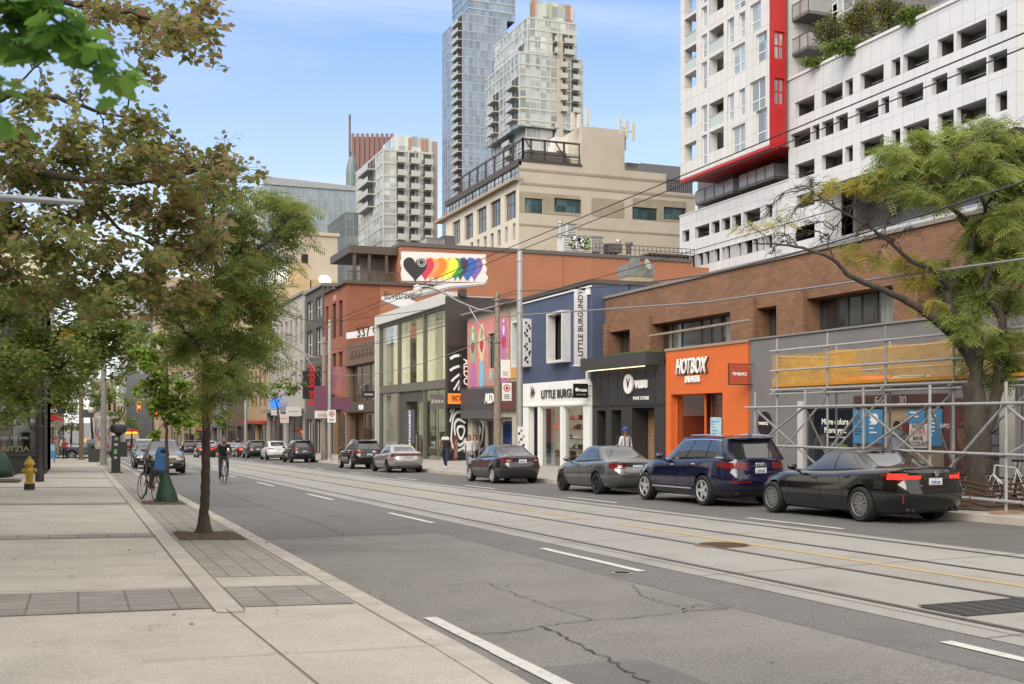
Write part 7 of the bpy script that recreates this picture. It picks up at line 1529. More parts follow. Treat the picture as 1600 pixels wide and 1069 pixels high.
# ---- pickup crossing the side street
def pickup():
    o = thing('pickup_truck','slate grey pickup truck crossing the side street behind the poster column','pickup truck');B = .98;r_ = .42;mb = MB()
    wb,rear,front = 3.65,-1.25,4.65;n = 44;sec = []
    def top(x): return interp([(-1.25,1.22),(1.05,1.22),(1.06,1.22),(3.1,1.25),(4.3,1.18),(4.65,.95)],x)
    xs = np.concatenate([np.linspace(rear,rear + .15,4),np.linspace(rear + .3,front - .3,n),np.linspace(front - .15,front,4)])
    for x in xs:
        e = min(x - rear,front - x);k = 1 if e > .15 else .90 + .10*(max(e,0)/.15) ** .5;t = top(x);z0 = .48;b = B*k
        sec.append([(b*.9,z0),(b,z0 + .08),(b,.80),(b*.985,t - .10),(b*.95,t)])
    for x,s_ in zip(xs,sec):
        for y,z in s_: mb.v.append((x,y,z))
        for y,z in reversed(s_): mb.v.append((x,-y,z))
    k = 10
    for i in range(len(xs) - 1):
        for j in range(k): mb.f.append([i*k + j,i*k + (j + 1) % k,(i + 1)*k + (j + 1) % k,(i + 1)*k + j]);mb.m.append(0)
    mb.f.append(list(range(k)));mb.f.append(list(range((len(xs) - 1)*k,len(xs)*k))[::-1]);mb.m += [0,0]
    mb.box(-1.15,1.0,-B + .10,B - .10,.9,1.10,1)
    b_ = mb.build('body',[P_SLATE,M_UNDER],o);carve(b_,[(0,r_,.50,B - .35,B + .2),(0,r_,.5,-B - .2,-B + .35),(wb,r_,.5,B - .35,B + .2),(wb,r_,.5,-B - .2,-B + .35)],'p')
    mb = MB();P = [(1.08,.93,1.2),(3.25,.93,1.22),(2.55,.78,1.86),(1.28,.78,1.86)]
    mb.add([(x,y*s_,z) for s_ in (1,-1) for x,y,z in P] ,[(0,1,2,3),(4,5,6,7),(0,1,5,4),(1,2,6,5),(2,3,7,6),(3,0,4,7)]);mb.build('cabin',P_SLATE,o)
    for s_ in (1,-1):
        for a,b in ((.05,.47),(.52,.92)):
            def g(u,v): lo = Vector(P[0]).lerp(Vector(P[1]),u);hi = Vector(P[3]).lerp(Vector(P[2]),u);p = lo.lerp(hi,v);return (p.x,(p.y + .008)*s_,p.z)
            mb = MB();mb.quad(g(a,.15),g(b,.15),g(b,.88),g(a,.88));mb.build('side_window',M_CARGL,o)
    mb = MB();mb.quad((3.22,.80,1.27),(3.22,-.80,1.27),(2.62,-.68,1.82),(2.62,.68,1.82));mb.build('windscreen',M_CARGL,o)
    mb = MB();mb.box(-1.38,-1.22,-B*.95,B*.95,.50,.68);mb.build('bumper',M_CHROME,o)
    for s_ in (1,-1): mb = MB();mb.box(-1.27,-1.12,s_*B - .06,s_*B + .012,.82,1.18);mb.build('tail_light',M_TAIL,o)
    ty,rm = wheel_mesh(r_,.28,6,'twin');t0 = None
    for x in (0,wb):
        for s_ in (1,-1):
            if t0 is None: t = t0 = ty.build('wheel',M_TYRE,o,smooth='auto');q = r0_ = rm.build('rim',[M_RIMS,M_UNDER],t)
            else: t = t0.copy();C.objects.link(t);q = r0_.copy();C.objects.link(q);q.parent = t;t.parent = o
            t.location = (x,s_*(B - .14),r_);t.rotation_euler = (0,0,0 if s_ > 0 else math.pi)
    return o
pk = pickup();q = onY(112,715,108);pk.location = (q.x,108,gz(108) + .01);pk.rotation_euler = (0,0,0)
# right side of the truck must face the camera: it drives towards +X
# ---- streetcar far away and a little taxi sign
st = thing('streetcar','red and white streetcar approaching in the far distance','streetcar',(8.3,196,gz(196)));mb = MB();Hs = 3.5
mb.add([(-1.25,0,.4),(1.25,0,.4),(1.25,0,1.5),(1.1,.5,Hs - .2),(-1.1,.5,Hs - .2),(-1.25,0,1.5)] + [(x,26,z) for x,z in ((-1.25,.4),(1.25,.4),(1.25,1.5),(1.1,Hs - .2),(-1.1,Hs - .2),(-1.25,1.5))],[(0,1,2,5),(2,3,4,5),(0,5,11,6),(5,4,10,11),(1,2,8,7),(2,3,9,8),(3,4,10,9),(6,7,8,11),(8,9,10,11)]);mb.build('body',mat('streetcar_white',(.5,.5,.5),.4),st)
mb = MB();mb.box(-1.27,1.27,.3,26,Hs - .45,Hs);mb.box(-1.27,1.27,-.06,.0,.35,.9);mb.build('red_band',mat('streetcar_red',(.5,.02,.02),.4),st)
mb = MB();mb.quad((-1.05,-.02,1.45),(1.05,-.02,1.45),(.95,.40,2.9),(-.95,.40,2.9));mb.box(-.9,.9,.1,.5,2.85,3.15,1);mb.build('windscreen',[M_CARGL,mat('destination_sign',(.8,.25,.02),.5,emit=(1,.3,.02),es=1)],st)
# ================================================================ street furniture, people
def gp(px,py,zf):
    """the pavement point seen at a pixel"""
    d = 30.0
    for _ in range(40): p = at(px,py,d);e = p.z - zf(p.x,p.y);d += e*d/max(.2,EYE - p.z + .3)*.8
    return Vector((p.x,p.y,zf(p.x,p.y)))
M_RUST = mat('rusty_pole',(.16,.095,.06),.85,.1,col2=(.34,.31,.27),vscale=5,stretch=(6,6,1.2));M_WOOD = mat('wooden_pole',(.21,.155,.11),.9,var=.25,vscale=4,stretch=(5,5,.6));M_POLE = mat('steel_pole',(.40,.41,.42),.4,.55,var=.12,vscale=3)
def post(name,label,x,y,h,r,m,top=None,zf=sideR,cat='pole'):
    o = thing(name,label,cat,(x,y,zf(x,y)));mb = MB();mb.tube([(0,0,-.05),(0,0,h*.5),(0,0,h)],[r*1.15,r,top or r*.85],14);mb.lathe([(r*1.9,0),(r*1.9,.04),(r*1.3,.06),(r*1.2,.16)],n=14)
    for z in (h*.3,h*.72,h*.95): mb.lathe([(r*1.2,z),(r*1.2,z + .06)],n=12)
    mb.build('shaft',m,o,smooth='auto');return o
def yP(px,X): return roadY(px,X)
XP = 17.0
sp_ = post('steel_pole','tall plain steel pole in front of the blue building',XP,yP(812,XP),9.3,.13,M_POLE,.11)
mb = MB();mb.box(-.15,.15,-.16,-.12,.9,2.0,0);[mb.box(-.14 + .1*(i % 3),-.04 + .1*(i % 3),-.165,-.16,.95 + .12*i,1.05 + .12*i,1 + i % 2) for i in range(8)];mb.build('pasted_flyers',[M_WHITE,M_BLACK,mat('flyer_grey',(.3,.3,.3),.8)],sp_)
def lamp_arm(o,zb,reach,rise):
    mb = MB();P = [(0,0,zb),(-reach*.25,0,zb + rise*.10),(-reach*.5,0,zb + rise*.42),(-reach*.7,0,zb + rise*.8),(-reach*.88,0,zb + rise),(-reach,0,zb + rise*.98)];mb.tube(P,.045,8);mb.tube([(0,0,zb - 1.9),(-reach*.36,0,zb + rise*.2)],.02,6);mb.build('arm',M_POLE,o,smooth=True)
    mb = MB();mb.lathe([(.05,.28),(.17,.22),(.20,.0),(.19,-.02)],c=(-reach,0,zb + rise - .22),n=18);mb.build('lamp_hood',mat('lamp_white',(.6,.6,.58),.5),o,smooth='auto');mb = MB();mb.lathe([(.19,0),(.2,-.09),(.13,-.2),(.02,-.24)],c=(-reach,0,zb + rise - .24),n=18);mb.build('lamp_globe',mat('lamp_globe',(.5,.5,.5),.1,coat=.5),o,smooth=True)
rp_ = post('street_lamp','rusty street lamp pole with a long curved arm beside the mural building',XP,yP(777,XP),7.9,.15,M_RUST,.10);lamp_arm(rp_,7.0,3.6,1.0)
def signplate(o,x,z,w_,h_,kind):
    mb = MB();mb.box(x - w_/2,x + w_/2,-.22,-.2,z - h_/2,z + h_/2)
    for k in range(3): mb.box(x - w_*.3,x + w_*.3,-.225,-.22,z - h_*.38 + k*.07,z - h_*.38 + k*.07 + .03,1)
    mb.build('sign',[M_WHITE,M_BLACK if kind else mat('faint_red',(0,0,0))],o)
    if kind: mb = MB();mb.lathe([(w_*.26,0),(w_*.36,0),(w_*.36,.01),(w_*.26,.01)],c=(x,-.215,z + h_*.2),n=22,M=Matrix.Rotation(R(90),4,'X'),caps=False);mb.lathe([(0,.01),(w_*.16,.01),(w_*.16,.02)],c=(x,-.215,z + h_*.2),n=12,M=Matrix.Rotation(R(90),4,'X'));mb.build('ring',mat('sign_ring_red',(.45,.03,.03),.5),o)
signplate(rp_,.30,4.55,.44,.78,False);signplate(rp_,.36,3.55,.44,.78,True)
sp2 = post('steel_pole','steel pole with parking signs and pink banners in front of the red brick building',XP,yP(515,XP),10.2,.14,M_POLE,.11);signplate(sp2,.1,3.2,.6,.9,True)
mb = MB();mb.box(-.1,.95,-.02,.02,4.8,6.8);mb.box(-1.1,-.1,-.02,.02,3.6,5.4,1);mb.box(.1,1.5,-.02,.02,3.7,4.6,1);mb.build('street_banner',[mat('banner_sunset',(.20,.07,.13),.8,col2=(.38,.17,.12),vscale=1.2),mat('banner_plum',(.15,.055,.10),.8)],sp2)
rp2 = post('street_lamp','rusty wooden lamp pole with its arm over the white and black suvs',XP,yP(508,XP) + .3,9.1,.2,M_RUST,.15);lamp_arm(rp2,7.5,4.0,1.4);signplate(rp2,-.2,3.6,1.1,1.0,False)
for k,(px,h) in enumerate(((384,9),(345,9),(318,8.5),(296,9),(281,8.5))):
    o = post('street_lamp',['lamp pole beyond the flat topped tree','lamp pole behind the cyclist','lamp pole between the tan and reddish far shops','faint lamp pole far along the right kerb','farthest lamp pole on the right'][k],XP,yP(px,XP),h,.17,M_POLE);lamp_arm(o,7.2,3.2,1.2)
# left side poles
def lpole(px,y,label,h,r,m,**k): p = onY(px,650,y);return post('pole',label,p.x,y,h,r,m,zf=sideL,**k)
dp = gp(62,752,sideL);o = post('street_lamp','dark fluted lamp post behind the yellow hydrant',dp.x,dp.y,6.5,.085,mat('dark_brown_post',(.035,.030,.028),.5),.07,zf=sideL)
mb = MB();mb.lathe([(.15,0),(.15,.35),(.11,.45),(.10,1.9),(.13,1.95),(.09,2.0)],n=12);mb.build('base_shroud',mat('dark_brown_post',(0,0,0)),o,smooth='auto');mb = MB();mb.tube([(0,0,3.28),(1.0,0,3.28)],.02,6);mb.box(.12,.92,-.01,.01,3.3,4.1,1);mb.build('street_banner',[M_BLACK,mat('banner_purple',(.30,.17,.30),.8,var=.1)],o)
lpole(127,93,'leaning wooden utility pole beyond the poster column',8,.17,M_WOOD,cat='pole');q = lpole(162,72,'weathered grey pole by the poster column carrying a globe lamp',9,.16,mat('grey_wood',(.24,.22,.20),.9,var=.3,vscale=5,stretch=(5,5,.6)))
mb = MB();mb.tube([(0,0,3.75),(-.5,0,3.8),(-.8,0,3.65)],.03,6);mb.box(-1.25,-.55,-.03,.03,2.9,3.4);mb.build('arm',M_METD,q);mb = MB();mb.lathe([(.02,.2),(.17,.12),(.2,0),(.14,-.14),(.03,-.2)],c=(-.72,-.1,3.35),n=16);mb.build('lamp_globe',mat('lamp_globe_cream',(.6,.56,.45),.3),q,smooth=True)
# traffic signals over the road, far arms
def tsig(px,py,d,label,lit):
    p = at(px,py,d);o = thing('traffic_light',label,'traffic light',p);mb = MB();mb.box(-.20,.20,-.12,.12,-.55,.55);mb.build('housing',mat('signal_yellow',(.60,.36,.03),.5),o)
    for k in range(3):
        mb = MB();mb.lathe([(0,0),(.12,0),(.13,.12),(.11,.12)],c=(0,-.12,.34 - k*.34),n=12,M=Matrix.Rotation(R(90),4,'X'));mb.build('lens',mat('lens_lit_red',(.8,.05,.02),.4,emit=(1,.08,.02),es=3) if k == lit else mat('lens_dark',(.04,.03,.02),.4),o)
    mb = MB();mb.tube([(0,0,.55),(0,0,.8),(-2.6 if px < 190 else 3.2,0,.95)],.05,6);mb.build('mast_arm',M_POLE,o)
tsig(217,636,118,'yellow traffic light hanging over the middle of the road',1);tsig(179,636,135,'right one of the two small yellow traffic lights by the grey pole',3);tsig(171,635,138,'left one of the two small yellow traffic lights by the grey pole',3);tsig(245,650,150,'farther traffic light showing a red lamp',0)
# arm poking in at the upper left, near
o = thing('street_lamp','grey tapering steel lamp arm reaching in from the left edge','street lamp',at(-400,290,9));a = at(-400,283,9);b = at(131,317,9);mb = MB();mb.tube([a,a.lerp(b,.5),b],[.055,.04,.022],14);local(mb.build('tube',mat('arm_grey',(.30,.33,.36),.35,.5)),o)
mb = MB();mb.tube([(a.x,a.y,gz(a.y)),(a.x,a.y,a.z + .3)],.09,14);local(mb.build('shaft',M_POLE),o)
# hydrant
hp = gp(46,765,sideL);o = thing('fire_hydrant','yellow fire hydrant with a black foot on the left pavement','fire hydrant',hp);M_HYD = mat('hydrant_yellow',(.52,.36,.04),.5,var=.12,vscale=8)
mb = MB();mb.lathe([(.15,0),(.15,.16),(.12,.17)],n=18);mb.build('foot',M_BLACK,o,smooth='auto')
mb = MB();mb.lathe([(.14,.17),(.14,.22),(.105,.23),(.105,.40),(.12,.42),(.12,.62),(.105,.64),(.105,.72),(.155,.73),(.155,.77),(.13,.80),(.10,.87),(.05,.91),(.045,.92),(.045,.97),(.01,.975)],n=20);mb.build('barrel',M_HYD,o,smooth='auto')
for a_,r_ in ((0,.055),(180,.055),(-90,.08)):
    mb = MB();Mx = Matrix.Rotation(R(a_),4,'Z') @ Matrix.Rotation(R(90),4,'Y');mb.lathe([(r_,.08),(r_,.15),(r_*1.15,.15),(r_*1.15,.18),(r_*.5,.20),(r_*.3,.22)],c=(0,0,.56),n=12,M=Mx);mb.build('outlet_cap',M_HYD,o,smooth='auto')
# parking machine
pp = gp(181,739,sideL);o = thing('parking_machine','tall black parking pay machine with a flat solar head at the kerb','parking machine',pp)
mb = MB();mb.box(-.28,.28,-.2,.2,0,.05);mb.box(-.2,.2,-.14,.14,.05,1.5);mb.prism([(-.2,-.14),(.2,-.14),(.15,.14),(-.15,.14)],1.5,1.75);mb.box(.2,.5,-.1,.12,.75,1.45);mb.build('cabinet',mat('machine_black',(.03,.032,.032),.5),o)
mb = MB();mb.lathe([(.10,1.75),(.2,1.86),(.34,1.9),(.36,2.0),(.36,2.18),(.30,2.26),(.02,2.30)],c=(.12,0,0),n=20);mb.build('head',mat('machine_black',(0,0,0)),o,smooth='auto')
for x,z,w_,h_,c in ((0,1.33,.15,.1,(.5,.5,.48)),(-.02,1.0,.13,.22,(.12,.45,.15)),(-.02,.72,.12,.1,(.45,.5,.6)),(.02,1.6,.16,.14,(.2,.35,.3))):
    mb = MB();mb.box(x - w_/2,x + w_/2,-.146,-.138,z - h_/2,z + h_/2);mb.build('panel',mat('machine_panel_%d' % int(z*100),c,.4),o)
# litter bin, poster column, sign post, newspaper box
q = gp(148,722,sideL);o = thing('litter_bin','grey moulded litter bin beside the poster column','litter bin',q);mb = MB();mb.lathe([(.40,0),(.42,.1),(.46,.75),(.50,.95),(.50,1.1),(.44,1.3),(.2,1.42),(.02,1.44)],n=16);mb.build('bin_shell',mat('bin_grey',(.085,.09,.095),.6),o,smooth='auto');mb = MB();mb.box(-.25,.25,-.52,-.42,.98,1.12);mb.build('slot',M_DARK,o)
q = gp(154,723,sideL);o = thing('poster_column','concrete based column plastered with flyers next to the litter bin','poster column',(q.x + .25,q.y - .4,q.z));mb = MB();mb.lathe([(.42,0),(.42,.06),(.2,.08),(.19,.9)],n=16);mb.build('base',mat('pale_concrete',(.38,.37,.35),.9),o,smooth='auto');mb = MB();mb.lathe([(.50,.95),(.50,3.05),(.4,3.15)],n=24);mb.build('drum',mat('column_paper',(.40,.38,.40),.8,var=.3,vscale=6),o,smooth='auto')
mb = MB();
for i in range(46):
    a_ = random.uniform(-2.9,-.2);z = random.uniform(1.1,2.8);w_,h_ = random.uniform(.12,.22),random.uniform(.2,.4);f = [(math.cos(a_ + s*w_/.5/2)*(.505 + i*.0003),math.sin(a_ + s*w_/.5/2)*(.505 + i*.0003)) for s in (-1,0,1)]
    for (p0,p1) in ((f[0],f[1]),(f[1],f[2])): mb.quad((p0[0],p0[1],z - h_/2),(p1[0],p1[1],z - h_/2),(p1[0],p1[1],z + h_/2),(p0[0],p0[1],z + h_/2),i % 6)
mb.build('flyers',[mat('flyer_%s' % 'abcdef'[i],c,.8) for i,c in enumerate(((.45,.42,.38),(.35,.12,.08),(.2,.35,.45),(.5,.4,.08),(.12,.08,.14),(.5,.5,.55)))],o)
q = gp(160,726,sideL);o = thing('kerb_post','thin dark post by the poster column','post',q);mb = MB();mb.tube([(0,0,0),(0,0,1.25)],.035,8);mb.lathe([(.1,0),(.1,.02)],n=10);mb.lathe([(.055,1.25),(.02,1.31)],n=10);mb.build('shaft',M_METD,o)
q = gp(80,722,sideL);o = thing('newspaper_box','sky blue newspaper box by the corner of the dark shop','newspaper box',(q.x,q.y,q.z));mb = MB();mb.box(-.25,.27,-.22,.2,.25,1.25);mb.box(-.2,.22,-.24,-.22,.75,1.15,1);mb.box(-.22,-.16,-.15,-.1,0,.25,2);mb.box(.17,.23,-.15,-.1,0,.25,2);mb.build('cabinet',[mat('box_blue',(.08,.30,.55),.5),mat('box_pale',(.4,.55,.65),.4),M_BLACK],o)
q = at(130,690,78);
o = thing('taxi_sign_car','yellow car with an orange roof sign on the side street','car',at(130,712,122));mb = MB();mb.prism([(-2.2,.3),(2.2,.3),(2.25,.8),(1.5,.95),(1.0,1.4),(-.9,1.42),(-1.6,1.0),(-2.2,.95)],-.85,.85,M=Matrix.Rotation(R(90),4,'X'));mb.build('body',mat('pale_cab',(.5,.5,.48),.3),o);mb = MB();mb.box(-.45,.45,-.15,.15,1.5,1.85);mb.build('roof_sign',mat('cab_sign',(.7,.3,.02),.5,emit=(1,.4,.02),es=.4),o)
# soft green watering bag round tree two
o = MB();n = 26
for i in range(9):
    t = i/8;r_ = .27*(1 - .60*t)*(1 + .05*math.sin(t*6));sx = .10*t
    for k in range(n): a_ = 2*math.pi*k/n;f_ = 1 + .07*math.sin(a_*5 + t*4)*t + .05*math.sin(a_*3);o.v.append((T2[0] - sx*.6 + r_*f_*math.cos(a_),T2[1] + r_*.8*f_*math.sin(a_),sideL(*T2) + .02 + .70*t))
for i in range(8):
    for k in range(n): o.f.append([i*n + k,i*n + (k + 1) % n,(i + 1)*n + (k + 1) % n,(i + 1)*n + k]);o.m.append(0)
tag(o.build('watering_bag',mat('bag_green',(.010,.045,.022),.45,var=.15,vscale=6),smooth=True),'dark green watering bag wrapped round the foot of the young tree','watering bag')
q = gp(2,745,sideL);o = MB();o.lathe([(.45,0),(.42,.3),(.28,.7),(.12,.95)],c=q,n=16);tag(o.build('watering_bag',mat('bag_green',(0,0,0)),smooth=True),'green watering bag cut off by the left edge of the picture','watering bag')

# ---------------------------------------------------------------- scaffold
def srow(X,pxs): return [(X,yP(px,X)) for px in pxs]
sc = thing('scaffold','steel tube scaffold with a boarded deck and orange netting over the shop pavement','scaffold',(16.9,20,gz(20)))
def stube(name,P,r=.032,m=M_STEEL): mb = MB();mb.tube(P,r,8);return local(mb.build(name,m,smooth='auto'),sc)
XA,XB2 = 16.85,18.55;front = [yP(px,XA) for px in (1180,1258,1349,1453,1572,1722)];back = [yP(px,XB2) for px in (1214,1293,1384,1490,1612,1760)];XC = 20.6
def zA(px,py,X): return onX(px,py,X).z
zr1,zr2,zr3 = zA(1349,634,XA),zA(1349,702,XA),zA(1560,782,XA)
for i,y in enumerate(front):
    stube('standard',[(XA,y,sideR(XA,y)),(XA,y,zr1 + .42)]);mb = MB();mb.box(XA - .3,XA + .3,y - .14,y + .14,sideR(XA,y),sideR(XA,y) + .05);local(mb.build('base_board',mat('scaffold_board',(.30,.22,.14),.8)),sc)
    if i < 5: stube('raker',[(XA,y,zr1 - .05),(XB2,y + (.9 if i % 2 else -1.2),sideR(XB2,y) + .3)],.028);stube('brace',[(XA + .04,front[i + 1] + .05,zr1),(XA + .04,y,zr3 + .1 if i % 2 else zr2)],.028)
y0,y1 = front[-1] - .3,front[0] + .4
for z in (zr1,zr2): stube('ledger',[(XA - .05,y0,z),(XA - .05,y1,z)])
stube('ledger',[(XA - .05,y0,zr3),(XA - .05,yP(1440,XA),zr3)]);stube('ledger',[(XB2,y0,zA(1500,770,XB2)),(XB2,y1 - 1,zA(1500,770,XB2))])
zd = zA(1384,600,XB2);zt1 = zA(1384,532,XB2);zt2 = zA(1384,568,XB2)
for y in back:
    stube('standard',[(XB2,y,sideR(XB2,y)),(XB2,y,zt1 + .35)]);stube('standard',[(XC,y,sideR(XC,y)),(XC,y,zt1 + .2)]);stube('transom',[(XB2 - .15,y,zd - .1),(XC + .3,y,zd - .1)]);stube('transom',[(XB2,y,zd + .9),(XC,y,zd + .9)]) if y in (back[0],back[-1]) else None
yb0,yb1 = back[-1] - .3,back[0] + .25
for X_ in (XB2,XC):
    for z in (zd - .04,zt2,zt1): stube('ledger',[(X_ - .05,yb0,z),(X_ - .05,yb1,z)])
stube('ledger',[(XB2 - .06,yb0,zd - .16),(XB2 - .06,yb1,zd - .16)])
for i in range(0,5): stube('brace',[(XB2 + .05,back[i],zr2 - .3),(XB2 + .05,back[i + 1],zd - .2)],.026)
mb = MB()
for k in range(8): x = XB2 + .05 + k*.25;mb.box(x,x + .235,yb0,yb1,zd,zd + .045)
local(mb.build('deck_boards',mat('scaffold_board',(0,0,0))),sc)
mb = MB();mb.box(XB2 + .02,XB2 + .06,yb0,yb1,zd + .045,zd + .12);local(mb.build('toe_board',mat('toe_board_orange',(.55,.25,.03),.6)),sc)
M_NET = bpy.data.materials.new('orange_netting');M_NET.use_nodes = True;n_ = M_NET.node_tree;n_.nodes.clear();o_ = n_.nodes.new('ShaderNodeOutputMaterial');a_ = n_.nodes.new('ShaderNodeBsdfTransparent');b_ = n_.nodes.new('ShaderNodeBsdfDiffuse');b_.inputs[0].default_value = (.95,.56,.06,1);c_ = n_.nodes.new('ShaderNodeBsdfTranslucent');c_.inputs[0].default_value = (.95,.55,.06,1);d_ = n_.nodes.new('ShaderNodeMixShader');e_ = n_.nodes.new('ShaderNodeMixShader');n_.links.new(b_.outputs[0],d_.inputs[1]);n_.links.new(c_.outputs[0],d_.inputs[2]);e_.inputs[0].default_value = .44
n_.links.new(a_.outputs[0],e_.inputs[1]);n_.links.new(d_.outputs[0],e_.inputs[2]);n_.links.new(e_.outputs[0],o_.inputs[0])
def net(X_,ya,yb,za,zb,amp,nm='netting'):
    mb = MB();ny,nz_ = int((yb - ya)/.12),14
    for i in range(ny + 1):
        for k in range(nz_ + 1):
            y = ya + (yb - ya)*i/ny;z = za + (zb - za)*k/nz_;q = mnoise.noise(Vector((y*1.3,z*1.5,X_))) + .6*mnoise.noise(Vector((y*4,z*5,X_ + 3)))
            mb.v.append((X_ + amp*q,y,z + (.05*q if 0 < k < nz_ else (.025*math.sin(y*2.9) if k else -.03*abs(q)))))
    for i in range(ny):
        for k in range(nz_): q = i*(nz_ + 1) + k;mb.f.append([q,q + nz_ + 1,q + nz_ + 2,q + 1]);mb.m.append(0)
    return local(mb.build(nm,M_NET,smooth=False),sc)
net(XC - .1,yb0,yb1,zd + .05,zt1 + .05,.05);net(XB2 + .12,back[2] + 1.2,yb1,zd - .05,zt1 - .12,.12)
mb = MB();mb.v = [];FE = FY(yb1)
for i in range(15):
    for k in range(9): q = mnoise.noise(Vector((i*.7,k*.8,2)));mb.v.append((XB2 + (XC - XB2)*i/14,yb1 - .02 + .1*q,zd + (zt1 - zd - .1)*k/8))
for i in range(14):
    for k in range(8): q = i*9 + k;mb.f.append([q,q + 9,q + 10,q + 1]);mb.m.append(0)
local(mb.build('netting',M_NET),sc)
for i,(py_,l,lab,c) in enumerate(((back[2] + .5,2.2,'orange wrapped roll lying on the scaffold deck',(.75,.22,.03)),(back[3] + 1.6,1.6,'bundle of pale timber lying on the scaffold deck',(.5,.42,.27)))):
    mb = MB();
    for k in range(5): mb.tube([(XB2 + .5 + .1*k,py_,zd + .12 + .05*(k % 2)),(XB2 + .55 + .1*k,py_ + l*.5,zd + .15 + .05*(k % 2)),(XB2 + .5 + .1*k,py_ + l,zd + .13)],.07 if i == 0 else .04,6)
    tag(mb.build('material_roll' if i == 0 else 'timber_bundle',mat('roll_' + 'ab'[i],c,.6)),lab,'roll' if i == 0 else 'timber')
# ---------------------------------------------------------------- wires
M_WIRE = mat('wire_dark',(.03,.03,.032),.6);M_WIRL = mat('wire_grey',(.20,.20,.21),.6)
def wire(P,r,m,label,sag=0):
    mb = MB();Q = []
    for a,b in zip(P[:-1],P[1:]):
        a,b = Vector(a),Vector(b)
        for i in range(12): t = i/12;p = a.lerp(b,t);p.z -= sag*4*t*(1 - t);Q.append(p)
    Q.append(Vector(P[-1]));mb.tube(Q,r,5);tag(mb.build('overhead_wire',m),label,'wire')
for X_,k,lab in ((8.3,.3966,'near streetcar contact wire high above the near track'),(11.35,.2835,'far streetcar contact wire above the far track'),(7.6,.412,'feeder wire just above the near contact wire')):
    z = EYE + k*X_/CA;wire([(X_,3,z)] + [(X_,y,z + gz(y)*0.35) for y in (30,60,100,150,200)],.008,M_WIRE,lab,.0)
pt = Vector((XP,yP(777,XP),0));za = onX(785,493,XP).z;wire([(XP,pt.y,za),onX(1097,473,XP),onX(1600,405,XP),onX(1900,330,XP)],.028,M_WIRL,'thick twisted cable running along the shop fronts from the rusty lamp pole',.0)
wire([(XP,yP(812,XP),onX(812,465,XP).z),(XP,yP(515,XP),onX(515,545,XP).z)],.02,M_WIRE,'cable between the steel pole and the pole by the red brick building',.5)
wire([(XP,yP(812,XP),onX(812,452,XP).z),(XP,yP(515,XP),onX(515,520,XP).z)],.015,M_WIRE,'thinner cable above it between the same two steel poles',.4)
wire([(XP,yP(812,XP),6.9),(8.3,40,5.2),(-1.5,40,6.6)],.012,M_WIRE,'span wire crossing the road from the steel pole',.1)
wire([(XP,yP(812,XP),7.0),onX(1100,430,14),onX(1700,250,10)],.016,M_WIRE,'cable slanting up to the right from the steel pole',.1)
wire([(XP,yP(515,XP),6.9),(8.3,76,5.0),(-1.6,74,5.5)],.015,M_WIRL,'span wire crossing the road from the second steel pole',.25);wire([(XP,yP(508,XP),6.0),(2,84,4.6)],.015,M_WIRL,'lower span wire crossing the road beyond the second steel pole',.4)
wire([(XP,yP(777,XP),5.4),(XP,yP(515,XP),5.0)],.02,M_WIRL,'low cable between the rusty lamp pole and the second steel pole',.7)
wire([onX(1172,500,22.0),onX(1015,525,21.0)],.05,M_RUST,'rusty bar with small floodlights above the orange shop',0)
